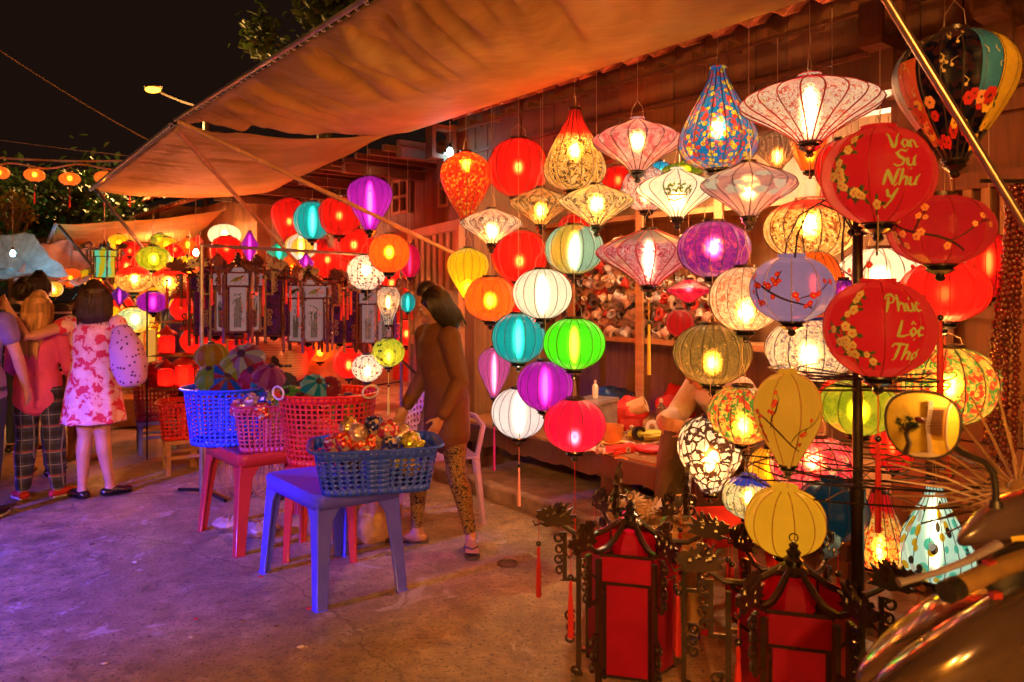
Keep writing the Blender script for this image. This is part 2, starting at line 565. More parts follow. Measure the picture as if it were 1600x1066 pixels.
# --- house behind the main stall
hA = empty('shop_house', 'old dark wooden shop house behind the big cluster of lanterns', 'house', FA(3, 3.6, 0))
def rel(o, root):
    o.parent = root
    o.location = -Vector(root.location) if root.rotation_euler.z == 0 else o.location
    return o
HE = 2.88
b = MB()
x = .9
k = -3.0
while k < 5.15:                                   # vertical boards under the eave
    wd = random.uniform(.16, .24)
    fbox(b, k, min(k + wd - .006, 5.15), 3.60 + random.uniform(-.006, .006), 3.64, 2.50, HE + .1)
    k += wd
rel(b.build('board_wall', W_grey, hA, smooth=False), hA)
b = MB()
fbox(b, -3, 5.2, 3.56, 3.66, 2.36, 2.50)            # long beam
fbox(b, -3, 5.2, 3.575, 3.65, 2.63, 2.655)
for t_ in (1.48, 5.12): fbox(b, t_ - .075, t_ + .075, 3.55, 3.70, .12, 2.36)
fbox(b, -3, -2.9, 3.6, 3.7, .12, 2.36)
rel(b.build('beam', W_dark, hA, smooth=False), hA)
# solid plank wall at the right end with slatted doors
b = MB()
z = .12
while z < .95:
    h_ = random.uniform(.16, .23); fbox(b, -2.9, 1.40, 3.62 + random.uniform(-.005, .005), 3.67, z, min(z + h_ - .007, .95)); z += h_
rel(b.build('plank_wall', W_dark, hA, smooth=False), hA)
for di in range(3):
    t0 = .62 - di * .85
    b = MB()
    fbox(b, t0, t0 + .78, 3.66, 3.69, .95, 2.36)
    fbox(b, t0, t0 + .09, 3.61, 3.655, .95, 2.36); fbox(b, t0 + .69, t0 + .78, 3.61, 3.655, .95, 2.36)
    for zz, hh in ((.95, .1), (1.38, .09), (1.95, .07), (2.27, .09)): fbox(b, t0 + .092, t0 + .688, 3.615, 3.655, zz, zz + hh)
    dd = b.build('slatted_shutter', W_dark, hA, smooth=False); rel(dd, hA)
    b = MB()
    for q in range(8): fbox(b, t0 + .12 + q * .072, t0 + .155 + q * .072, 3.625, 3.65, 1.47, 1.95)
    b.build('slat_grille', W_door, dd, smooth=False)
# interior of the stall
b = MB()
fbox(b, 1.4, 5.15, 5.0, 5.05, .1, 2.86); 
rel(b.build('back_wall', W_door, hA, smooth=False), hA)
b = MB(); fbox(b, 1.35, 1.40, 3.7, 5.05, .1, 2.86); rel(b.build('side_wall', W_door, hA, smooth=False), hA)
b = MB(); fbox(b, 5.15, 5.2, 3.7, 5.05, .1, 2.86); rel(b.build('side_wall', W_door, hA, smooth=False), hA)
b = MB(); fbox(b, -3, 5.2, 3.7, 6.0, 2.86, 2.9)
rel(b.build('ceiling', W_dark, hA, smooth=False), hA)
b = MB(); tiles(b, -3, 5.15, 3.44, HE - .01, 7.2, 4.6)
rf = rel(solid(b.build('roof', M_tile, hA, auto=60), .012), hA)
b = MB()
for i in range(34):
    fbox(b, -2.9 + i * .24, -2.86 + i * .24, 3.46, 3.62, HE - .055, HE - .01)
fbox(b, -3, 5.15, 3.46, 3.49, HE - .075, HE - .056)
rel(b.build('rafter_ends', W_dark, hA, smooth=False), hA)
# carved square brackets under the eave
for t_ in (1.5, 1.05, .35, 5.0):
    b = MB()
    for (s0, z0, q) in ((3.22, 2.60, .2), (3.33, 2.42, .16)):
        fbox(b, t_ - .05, t_ + .05, s0, s0 + .035, z0, z0 + q); fbox(b, t_ - .05, t_ + .05, s0 + q, s0 + q + .035, z0, z0 + q)
        fbox(b, t_ - .05, t_ + .05, s0, s0 + q + .035, z0 - .036, z0 - .001); fbox(b, t_ - .05, t_ + .05, s0, s0 + q + .035, z0 + q + .001, z0 + q + .036)
    rel(b.build('bracket', W_dark, hA, smooth=False), hA)

# platform bench of the stall
pb = empty('work_platform', 'long worn wooden platform with chewed lower edge inside the lantern stall', 'platform', FA(3.3, 4.2, .12))
b = MB()
for i in range(5): fbox(b, 1.62, 4.95, 3.45 + i * .30, 3.74 + i * .30, .44, .47)
rel(b.build('platform_top', W_shelf, pb, smooth=False), pb)
b = MB()
top = []
for i in range(121):
    t_ = 1.62 + (4.95 - 1.62) * i / 120
    zz = .30 + .028 * abs(math.sin(t_ * 9)) + .022 * noise.noise(Vector((t_ * 9, 0, 0)))
    top.append((t_, zz))
vs = []
for t_, zz in top: vs += [FA(t_, 3.42, .455), FA(t_, 3.42, zz), FA(t_, 3.449, zz), FA(t_, 3.449, .455)]
fs = []
for i in range(120):
    for k in range(4): fs.append((i * 4 + k, i * 4 + (k + 1) % 4, (i + 1) * 4 + (k + 1) % 4, (i + 1) * 4 + k))
fs += [(0, 3, 2, 1), (480, 481, 482, 483)]
b.add(vs, fs)
rel(b.build('apron', W_grey, pb, smooth=False), pb)
for t_ in (4.72, 3.3, 1.8):
    b = MB(); fbox(b, t_ - .08, t_ + .08, 3.47, 3.69, .12, .20); fbox(b, t_ - .065, t_ + .065, 3.49, 3.65, .20, .30); fbox(b, t_ - .08, t_ + .08, 3.47, 3.69, .30, .438)
    rel(b.build('leg', W_grey, pb, smooth=False), pb)

# shelf unit on the back wall
sh = empty('wall_shelf', 'orange wooden wall shelf packed with round lantern hubs', 'shelf', FA(3.0, 5.3, 1.05))
b = MB(); fbox(b, 2.4, 5.14, 4.56, 4.94, 1.08, 1.12)
rel(b.build('shelf_board', W_shelf, sh, smooth=False), sh)
for t_ in (4.74, 3.95, 3.2, 2.42):
    b = MB(); fbox(b, t_ - .035, t_ + .035, 4.53, 4.555, .47, 2.3)
    rel(b.build('upright', W_shelf, sh, smooth=False), sh)
b = MB(); fbox(b, 2.4, 5.14, 4.56, 4.94, 2.08, 2.12)
rel(b.build('shelf_board', W_shelf, sh, smooth=False), sh)

# --- second house further along
hB = empty('shop_house', 'second timber shop house with lattice panels beyond the open plank door', 'house', FA(7.5, 3.9, 0))
b = MB()
k = 5.25
while k < 10.2:
    wd = random.uniform(.14, .2)
    fbox(b, k, k + wd - .006, 3.98, 4.02, 2.12, 2.95); k += wd
rel(b.build('board_wall', W_dark, hB, smooth=False), hB)
b = MB()
fbox(b, 5.2, 10.3, 3.92, 4.05, 2.02, 2.12); fbox(b, 5.2, 10.3, 3.93, 4.03, 2.78, 2.86)
for t_ in (5.35, 7.6, 10.2): fbox(b, t_ - .07, t_ + .07, 3.9, 4.04, .12, 2.02)
for t_ in (5.3, 6.3, 7.3, 8.3, 9.3): fbox(b, t_ - .04, t_ + .04, 3.12, 3.98, 2.60, 2.68)
rel(b.build('beam', W_dark, hB, smooth=False), hB)
for t_ in (5.62, 6.5, 7.4):
    b = MB()
    for a in (0, .15, .30): fbox(b, t_ + a, t_ + a + .03, 3.93, 3.975, 2.30, 2.66)
    for a in (0, .165, .33): fbox(b, t_, t_ + .33, 3.935, 3.97, 2.30 + a, 2.33 + a)
    rel(b.build('lattice_panel', W_door, hB, smooth=False), hB)
b = MB(); fbox(b, 5.2, 10.3, 5.9, 5.95, .1, 2.9)
rel(b.build('back_wall', M_redwall, hB, smooth=False), hB)
b = MB(); fbox(b, 5.21, 5.26, 4.05, 5.9, .1, 2.86); rel(b.build('side_wall', M_plaster, hB, smooth=False), hB)
b = MB(); fbox(b, 10.2, 10.25, 4.05, 5.9, .1, 2.86); rel(b.build('side_wall', M_plaster, hB, smooth=False), hB)
b = MB(); fbox(b, 5.2, 10.3, 4.05, 6.0, 2.87, 2.91)
rel(b.build('ceiling', W_dark, hB, smooth=False), hB)
b = MB(); tiles(b, 5.2, 10.3, 3.10, 2.80, 7.2, 4.5)
rel(solid(b.build('roof', M_tile, hB, auto=60), .012), hB)
b = MB()
for i in range(20): fbox(b, 5.3 + i * .25, 5.35 + i * .25, 3.13, 3.98, 2.70, 2.75)
rel(b.build('rafter_ends', W_dark, hB, smooth=False), hB)

# open plank door leaf between the houses
dl = empty('plank_door', 'open wooden plank door leaf with slats beside the passing woman', 'door', FA(5.2, 3.3, .12))
b = MB()
pA = PS(642, 400, 3.75); pB = PS(722, 400, 3.45)
pA.z = pB.z = 0
dd_ = (pB - pA); ln = dd_.length; an = math.atan2(dd_.y, dd_.x)
def dbox(mb, x0, x1, y0, y1, z0, z1):
    c = pA + dd_.normalized() * ((x0 + x1) / 2) + Vector((-math.sin(an), math.cos(an), 0)) * ((y0 + y1) / 2); c.z = (z0 + z1) / 2
    mb.box(c, (x1 - x0, y1 - y0, z1 - z0), an)
dbox(b, 0, ln, 0, .025, .13, 2.08)
for x0 in (0, ln - .07): dbox(b, x0, x0 + .07, -.03, -.001, .13, 2.08)
for z0 in (.13, .55, 1.0, 1.42, 2.0): dbox(b, .071, ln - .071, -.028, -.001, z0, z0 + .08)
rel(b.build('door_leaf', W_door, dl, smooth=False), dl)
b = MB()
for q in range(7): 
    x0 = .09 + q * (ln - .18) / 7
    dbox(b, x0, x0 + .028, -.02, -.001, 1.51, 1.99)
rel(b.build('door_slats', W_dark, dl, smooth=False), dl)

# --- far houses closing the view along the street
def far_house(t0, t1, s0, z1, label, mcol):
    h = empty('shop_house', label, 'house', FA((t0 + t1) / 2, s0, 0))
    b = MB(); fbox(b, t0, t1, s0 + .6, s0 + 4, 0, z1); rel(b.build('wall', mcol, h, smooth=False), h)
    b = MB(); tiles(b, t0, t1, s0, z1 - .1, s0 + 4, z1 + 1.6); rel(solid(b.build('roof', M_tile, h, auto=60), .012), h)
    b = MB()
    for q in range(3):
        tt = t0 + (t1 - t0) * (q + .5) / 3
        fbox(b, tt - .45, tt + .45, s0 + .55, s0 + .597, .1, 2.2)
    rel(b.build('door', W_door, h, smooth=False), h)
far_house(10.35, 15.4, 3.2, 2.9, 'third low tiled house far along the lantern street', M_plaster)
far_house(15.6, 22, 3.2, 3.2, 'farthest dark tiled house at the end of the lantern street', M_plaster)

# --- house across the street: yellow wall seen in the scooter mirror
M_yel = mat('yellow_limewash', (.90, .62, .04), .7, var=.2, vs=2)
hC = empty('yellow_house', 'yellow painted house across the street with a louvred window, mirrored by the scooter', 'house', FA(0, -3.4, 0))
b = MB(); fbox(b, -7, 9, -3.6, -3.4, 0, 4.2); rel(b.build('wall', M_yel, hC, smooth=False), hC)
b = MB()
for t_ in (-5.2, -2.0, 1.2, 4.4):
    fbox(b, t_ - .5, t_ + .5, -3.395, -3.36, .9, 2.3)
rel(b.build('window_frame', mat('yellow_frame_paint', (.5, .25, .03), .5), hC, smooth=False), hC)
b = MB()
for t_ in (-5.2, -2.0, 1.2, 4.4):
    for q in range(12): fbox(b, t_ - .4, t_ + .4, -3.358, -3.335, 1.0 + q * .1, 1.05 + q * .1)
rel(b.build('louvres', mat('brown_louvre', (.14, .06, .02), .5), hC, smooth=False), hC)
# assumed globe lamps on that house (unseen; light the street from behind the camera)
M_globe = emit('assumed_globe_lamp', (1, .62, .28), 14)
for t_, s_, z_, wt in ((-3.2, -2.9, 3.3, 1.0), (-6.0, -2.9, 3.3, .9)):
    lm = empty('assumed_globe_lamp', 'warm white globe lamp on a bracket on the yellow house, %s' % ('nearest the window' if t_ > -4 else 'further along the wall'), 'lamp', FA(t_, s_, z_))
    b = MB(); b.tube([FA(t_, -3.4, z_ + .25) - lm.location, FA(t_, s_, z_ + .3) - lm.location, FA(t_, s_, z_ + .12) - lm.location], .015); b.build('bracket', M_rust, lm)
    b = MB(); b.lathe([(.03, .16), (.07, .14), (.07, .125)], 12); b.build('cap', M_rust, lm)
    ld = bpy.data.lights.new('assumed_globe_light', 'POINT'); ld.energy = OPPO_W * wt; ld.color = (1, .42, .10); ld.shadow_soft_size = .13
    lo = bpy.data.objects.new('assumed_globe_light', ld); col.objects.link(lo); lo.parent = lm
# assumed violet flood lamp and post, unseen at left, added for the violet light
fl = empty('assumed_flood_lamp', 'violet flood lamp on a low thin post at the left of the street', 'lamp', (-4.9, 1.0, 0))
b = MB(); b.tube([(0, 0, 0), (0, 0, 2.0)], .03, 8); b.build('pole', M_rust, fl)
b = MB(); b.box((.06, .05, 2.0), (.14, .26, .2), R(40)); b.build('lamp_head', M_rust, fl, smooth=False)
ld = bpy.data.lights.new('assumed_flood_light', 'SPOT'); ld.energy = ASSUMED_FLOOD_W * 4; ld.color = (.085, .055, 1.0); ld.spot_size = R(54); ld.spot_blend = 1; ld.shadow_soft_size = .12
lo = bpy.data.objects.new('assumed_flood_light', ld); col.objects.link(lo); lo.parent = fl
lo.location = (.18, .14, 2.0)
tgt = Vector((-2.75, 3.9, .0)) - (Vector((-4.72, 1.14, 2.0)))
lo.rotation_euler = tgt.to_track_quat('-Z', 'Y').to_euler()

# ================================================================== awnings
def cloth_mat(name, c, transl=.25):
    if name in _mc: return _mc[name]
    m, t, b = nodes(name)
    n1 = noise_n(t, 1.7, 6, .6); n2 = noise_n(t, 60, 3)
    cc = ramp(t, n1.outputs[0], [(.3, tuple(x * .62 for x in c)), (.6, c), (.8, tuple(x * 1.1 for x in c))]).outputs[0]
    t.links.new(cc, b.inputs['Base Color']); b.inputs['Roughness'].default_value = .7
    tcc = N(t, 'ShaderNodeTexCoord'); mp = N(t, 'ShaderNodeMapping'); mp.inputs['Rotation'].default_value = (0, 0, -FROT + .35)
    t.links.new(tcc.outputs['Object'], mp.inputs[0])
    mp2 = N(t, 'ShaderNodeMapping'); mp2.inputs['Scale'].default_value = (.7, 7, 1); t.links.new(mp.outputs[0], mp2.inputs[0])
    n4 = N(t, 'ShaderNodeTexNoise'); n4.inputs['Scale'].default_value = 2.2; n4.inputs['Detail'].default_value = 5; n4.inputs['Distortion'].default_value = .15
    t.links.new(mp2.outputs[0], n4.inputs['Vector'])
    bump(t, mix(t, .12, n4.outputs['Fac'], n2.outputs['Fac']), b, .55, .03)
    tr = N(t, 'ShaderNodeBsdfTranslucent'); t.links.new(cc, tr.inputs[0])
    mx = N(t, 'ShaderNodeMixShader'); mx.inputs[0].default_value = transl
    t.links.new(b.outputs[0], mx.inputs[1]); t.links.new(tr.outputs[0], mx.inputs[2]); t.links.new(mx.outputs[0], t.nodes['Material Output'].inputs[0])
    _mc[name] = m
    return m
M_tarp = cloth_mat('brown_canvas', (.50, .37, .09))
def awning(label, A, B, C, D, sag, nu=110, nv=70, wr=.03, seed=0, tilt=.6, pole=True, rail=True):
    """A-B street-side edge (laced to a pole), D-C building-side edge"""
    A, B, C, D = map(Vector, (A, B, C, D))
    root = empty('awning', label, 'awning', (A + B) / 2)
    o0 = Vector(root.location)
    rnd = random.Random(seed)
    folds = [(rnd.uniform(0, 1), rnd.uniform(.25, .8), rnd.uniform(.004, .013), rnd.uniform(.25, 1.0), rnd.uniform(-.4, .1) - tilt) for _ in range(90)]
    Lab = (B - A).length
    def fn(a, b):
        e0 = A.lerp(B, a); e1 = D.lerp(C, a)
        p = e0.lerp(e1, b)
        p.z -= sag * 4 * b * (1 - b) * (.6 + .4 * math.sin(PI * a))
        # edge between lacings pulls in
        p += (e1 - e0).normalized() * (.012 * abs(math.sin(a * Lab * 14)) * max(0, 1 - b * 12))
        h = 0
        for (fa, ln_, wd, am, dr) in folds:
            if b < ln_:
                ca = fa + dr * b * .35
                x = (a - ca) / (wd * (.6 + .9 * b / ln_))
                if abs(x) < 4: h += am * math.exp(-x * x) * (b / .08 if b < .08 else 1) * (1 - b / ln_)
        p.z += wr * (h - .5) * min(1, b / .12) + .016 * min(1, b / .12) * noise.noise(Vector((a * 5, b * 4, seed)))
        return p - o0
    b = MB(); b.grid(fn, nu, nv)
    c = b.build('canvas', M_tarp, root, auto=0); solid(c, .004)
    if pole:
        b = MB(); pts = [A.lerp(B, i / 20) - o0 + Vector((0, 0, .0)) for i in range(21)]
        out = (A - D).normalized() * .03
        b.tube([p + out for p in pts], .011, 8); b.build('edge_pole', mat('galvanised_pipe', (.30, .30, .33), .3, .8), root)
        b = MB(); hp = []
        turns = int(Lab / .075)
        for i in range(turns * 10 + 1):
            f = i / (turns * 10); th = 2 * PI * i / 10
            c0 = A.lerp(B, f) - o0 + out * .55
            ax = (A - D).normalized()
            hp.append(c0 + ax * (.018 * math.cos(th)) + Vector((0, 0, .014 * math.sin(th))))
        b.tube(hp, .004, 5); b.build('lacing_rope', mat('blue_grey_rope', (.32, .33, .42), .7), root)
    if rail:
        b = MB(); b.tube([D - o0 + Vector((0, 0, .015)), C - o0 + Vector((0, 0, .015))], .016, 8); b.build('rear_pole', M_bamboo, root)
    return root
SF = 1.36
awning('large brown canvas awning laced to a pipe over the main lantern stall', FA(5.09, SF, 2.61), FA(.3, SF, 2.60), FA(.3, 3.03, 2.83), FA(5.0, 3.03, 2.80), .05, 260, 80, .11, 3)
awning('middle brown canvas awning drooping over the second stall', FA(5.2, SF, 2.60), FA(8.0, SF, 2.47), FA(8.0, 3.05, 2.60), FA(5.3, 3.05, 2.80), .10, 90, 50, .03, 5, .2)
awning('far small brown canvas awning above the people', P(90, 350, 8.7), P(70, 392, 10.6), P(300, 372, 10.9), P(352, 326, 9.2), .06, 50, 40, .03, 8, .1)

# braces and poles
def pole(name, label, a, b_, r, m, cat='pole'):
    a = Vector(a); b_ = Vector(b_)
    mb = MB()
    n = 12
    pts = [a.lerp(b_, i / n) for i in range(n + 1)]
    c0 = (a + b_) / 2
    rs = [r * (1 + (.12 if (i % 3 == 0 and m is M_bamboo) else 0) - .1 * i / n) for i in range(n + 1)]
    mb.tube([p - c0 for p in pts], rs, 10)
    o = mb.build(name, m, loc=c0)
    return setp(o, label, cat)
A1 = FA(5.09, SF, 2.61)
pole('bamboo_brace', 'long bamboo brace from the big awning corner down to the stall post', P(278, 190, 4.75), PS(722, 402, 3.4), .017, M_bamboo)
pole('bamboo_brace', 'bamboo brace slanting from the middle awning corner toward the metal rack', P(276, 204, 4.9), P(500, 450, 7.9), .016, M_bamboo)
pole('awning_brace', 'dark brace slanting down from the far corner of the middle awning', P(147, 292, 7.0), P(330, 520, 8.6), .018, M_rust)
pole('awning_brace', 'thin dark brace slanting from the far awning past the dark haired woman', P(92, 352, 8.6), P(252, 548, 8.9), .018, M_rust)
pole('steel_pole', 'thick steel awning pole crossing in front of the dark flower lantern', P(1330, -90, 2.35), P(1660, 448, 2.2), .014, mat('worn_steel_pipe', (.30, .22, .16), .28, .85), 'pole')
pole('awning_brace', 'dark slanting brace behind the metal rack near the lime lantern', P(565, 505, 7.6), P(690, 622, 6.2), .014, M_rust)

# wires over the street
def cable(label, pts, r, m, group=None):
    mb = MB(); c0 = Vector(pts[0]); mb.tube([Vector(p) - c0 for p in pts], r, 5)
    o = mb.build('overhead_cable', m, loc=c0); return setp(o, label, 'cable', group)
M_wire = mat('cable_sheath', (.28, .17, .11), .6)
cable('single thin wire crossing the dark sky from the upper left', arc(P(-60, 38, 7), P(272, 240, 7.4), .05, 14), .006, M_wire)
cable('thick cable above the row of small round lanterns', arc(P(-60, 242, 9), P(238, 250, 9.2), .04, 14), .014, M_wire)
cable('wavy cable from which the small red lanterns hang', [P(-60 + i * 15, 258 + 4 * math.sin(i * .9) + .2 * i, 9) for i in range(20)], .012, M_wire)
cable('faint upper wire above the thick cable', arc(P(-60, 210, 10), P(245, 248, 10), .02, 14), .005, M_wire)

# street lamp
sl = empty('street_lamp', 'orange glowing street lamp on a curved arm against the black sky', 'street lamp', (P(322, 200, 15).x, 15, 0))
hx = P(322, 200, 15).x
b = MB(); b.tube([(0, 0, 0), (0, 0, 5.0)], [.09, .06], 10); b.build('pole', M_steel, sl)
q0 = P(300, 160, 15); q1 = P(252, 144, 15); q2 = P(228, 136, 15)
b = MB(); b.tube([(0, 0, 5.0), (q0.x - hx + .05, 0, q0.z - .05), (q0.x - hx - .2, 0, q0.z + .03), (q1.x - hx, 0, q1.z)], .035, 8); b.build('arm', M_rust, sl)
b = MB(); b.ball(((q1.x + q2.x) / 2 - hx, 0, (q1.z + q2.z) / 2 + .05), .19, 12, 8, sc3=(1.0, .6, .3)); b.build('lamp_head', M_steel, sl)
b = MB(); b.ball(((q1.x + q2.x) / 2 - hx, -.03, (q1.z + q2.z) / 2 - .01), .16, 12, 8, sc3=(1.0, .6, .42)); b.build('lamp_lens', emit('sodium_lens', (1, .36, .03), 3.5), sl)
ld = bpy.data.lights.new('street_light', 'POINT'); ld.energy = STREET_W; ld.color = (1, .5, .12); ld.shadow_soft_size = .15
lo = bpy.data.objects.new('street_light', ld); col.objects.link(lo); lo.parent = sl; lo.location = ((q1.x + q2.x) / 2 - hx, -.1, (q1.z + q2.z) / 2 - .8)

# ================================================================== trees
def leaf_mat(name, c):
    return mat(name, c, .45, var=.6, vs=1.5, transl=.3)
def tree(label, base, zc, rad, nleaf, lsize, leaf, seed, squash=.7, limbs=9):
    rnd = random.Random(seed)
    root = empty('tree', label, 'tree', base)
    b = MB()
    b.tube([(0, 0, 0), (.1, 0, zc * .4), (-.05, .1, zc * .75), (0, 0, zc)], [.16, .13, .1, .05], 9)
    tips = []
    for i in range(limbs):
        th = rnd.uniform(0, 2 * PI); el = rnd.uniform(-.2, 1.0)
        d = Vector((math.cos(th) * math.cos(el), math.sin(th) * math.cos(el), math.sin(el) * squash))
        st_ = Vector((0, 0, zc * rnd.uniform(.65, .95)))
        e = Vector((0, 0, zc)) + d * rad * rnd.uniform(.55, 1)
        mid = st_.lerp(e, .5) + Vector((rnd.uniform(-.2, .2), rnd.uniform(-.2, .2), rnd.uniform(-.1, .25)))
        b.tube([st_, mid, e], [.05, .03, .012], 6)
        tips += [e, mid, st_.lerp(mid, .6) + d * .2]
        for q in range(3):
            e2 = e + Vector((rnd.uniform(-1, 1), rnd.uniform(-1, 1), rnd.uniform(-.6, .7))) * rad * .35
            b.tube([mid.lerp(e, .6), e2], [.015, .005], 5); tips.append(e2); tips.append(e.lerp(e2, .5))
    b.build('trunk', mat('bark', (.10, .07, .045), .8, bs=25), root)
    b = MB()
    for i in range(nleaf):
        c = rnd.choice(tips) + Vector((rnd.gauss(0, 1), rnd.gauss(0, 1), rnd.gauss(0, .8))) * rad * .13
        L_ = lsize * rnd.uniform(.6, 1.3)
        rot = Matrix.Rotation(rnd.uniform(0, 2 * PI), 3, 'Z') @ Matrix.Rotation(rnd.uniform(-1.1, 1.1), 3, 'X') @ Matrix.Rotation(rnd.uniform(-.7, .7), 3, 'Y')
        vs = [rot @ Vector(p) * L_ + c for p in ((0, 0, 0), (.22, .3, .05), (.26, .62, .07), (0, 1, 0), (-.26, .62, .07), (-.22, .3, .05))]
        b.add(vs, [(0, 1, 2, 3), (0, 3, 4, 5)])
    b.build('crown', leaf, root, smooth=False)
    return root
tb = P(505, 60, 13.5)
tree('broad leaved tree rising behind the big awning into the black sky', (tb.x, tb.y, 0), tb.z, 1.35, 3200, .2, leaf_mat('broad_leaves', (.06, .10, .02)), 4, .9, 12)
tb2 = P(60, 335, 13)
tree('bushy green tree lit from below at the far left', (tb2.x, tb2.y, 0), tb2.z - .1, 1.8, 3000, .15, leaf_mat('green_leaves', (.03, .06, .012)), 11, .42, 14)
tb3 = P(20, 325, 11.5)
tree('small shrub tree with yellow leaves beside the cable at far left', (tb3.x, tb3.y, 0), tb3.z - .1, .35, 420, .08, leaf_mat('yellow_leaves', (.28, .17, .012)), 15, .8, 8)
tb4 = P(-30, 400, 12)
tree('dark leafy tree behind the blue sheet at the left edge', (tb4.x, tb4.y, 0), tb4.z, 1.5, 2400, .16, leaf_mat('teal_leaves', (.03, .16, .09)), 23, .6, 12)

# crumpled plastic sheets at the far left
def sheet(label, corners, m, seed, amp=.12):
    A, B, C, D = [Vector(c) for c in corners]
    c0 = (A + C) / 2
    mb = MB()
    def fn(a, b):
        p = A.lerp(B, a).lerp(D.lerp(C, a), b)
        p.z -= .25 * math.sin(PI * a) * math.sin(PI * b)
        q = noise.noise(Vector((a * 4, b * 3, seed))) * amp + noise.noise(Vector((a * 11, b * 9, seed))) * amp * .4
        return p + Vector((q * .5, q, q)) - c0
    mb.grid(fn, 40, 30)
    o = mb.build('awning_sheet', m, loc=c0, auto=0); solid(o, .003)
    return setp(o, label, 'tarpaulin')
sheet('pale blue plastic sheet lit cyan at the left edge', [P(-60, 368, 9.6), P(48, 366, 9.4), P(112, 432, 9.0), P(-60, 418, 8.8)], mat('pale_plastic_sheet', (.45, .62, .72), .3, transl=.45), 3, .07)
sheet('crumpled pinkish white tarpaulin hanging beside the green box lantern', [P(60, 372, 9.6), P(165, 392, 9.8), P(140, 440, 9.0), P(20, 440, 9.0)], mat('pinkish_sheet', (.50, .34, .34), .4, transl=.4), 9)

# ================================================================== silk lanterns
SH = {
 'round':   [(0, .30), (.06, .56), (.16, .78), (.32, .95), (.48, 1), (.62, .97), (.8, .82), (.93, .55), (1, .30)],
 'balloon': [(0, .22), (.05, .52), (.14, .83), (.26, .98), (.36, 1), (.5, .92), (.7, .66), (.88, .38), (1, .22)],
 'bulbous': [(0, .25), (.06, .6), (.18, .88), (.33, 1), (.5, .97), (.68, .76), (.85, .48), (1, .26)],
 'drop':    [(0, .20), (.12, .28), (.3, .52), (.5, .80), (.68, .98), (.78, 1), (.88, .88), (.96, .6), (1, .34)],
 'pear':    [(0, .30), (.2, .45), (.5, .78), (.75, 1), (.88, .96), (1, .7)],
 'saucer':  [(0, .16), (.1, .42), (.22, .76), (.34, .97), (.42, 1), (.52, .90), (.7, .58), (.88, .30), (1, .17)],
 'diamond': [(0, .18), (.2, .52), (.42, .98), (.47, 1), (.56, .9), (.8, .42), (1, .18)],
 'tulip':   [(0, .55), (.12, .85), (.28, 1), (.5, .86), (.8, .48), (1, .32)],
 'cone':    [(0, 1), (.05, 1), (.5, .75), (1, .35)],
}
_prof = {}
def profile(shape, k=22):
    if (shape, k) not in _prof: _prof[(shape, k)] = spl(SH[shape], k)
    return _prof[(shape, k)]
def prof_r(shape, t):
    pr = profile(shape); x = max(0, min(1, t)) * (len(pr) - 1); i = min(int(x), len(pr) - 2)
    return pr[i][1] + (pr[i + 1][1] - pr[i][1]) * (x - i)

M_tas = {}
def tassel_mat(c):
    k = 'tassel_%02d%02d%02d' % tuple(int(x * 99) for x in c)
    return mat(k, c, .6, var=.35, vs=60, bs=160, bstr=.6, stretch=(1, 1, .03))
def tassel_mesh(mb, x, y, z, L, r):
    n = 14
    def md(j, i): return 1 + (.14 if j % 2 else -.10) + (.06 * math.sin(j * 2.3 + i))
    mb.lathe([(r * .35, 0), (r * .75, -.012), (r * .8, -.03), (r * .55, -.04), (r * .8, -.06), (r, -L * .5), (r * 1.15, -L)], n, (x, y, z), mod=md)

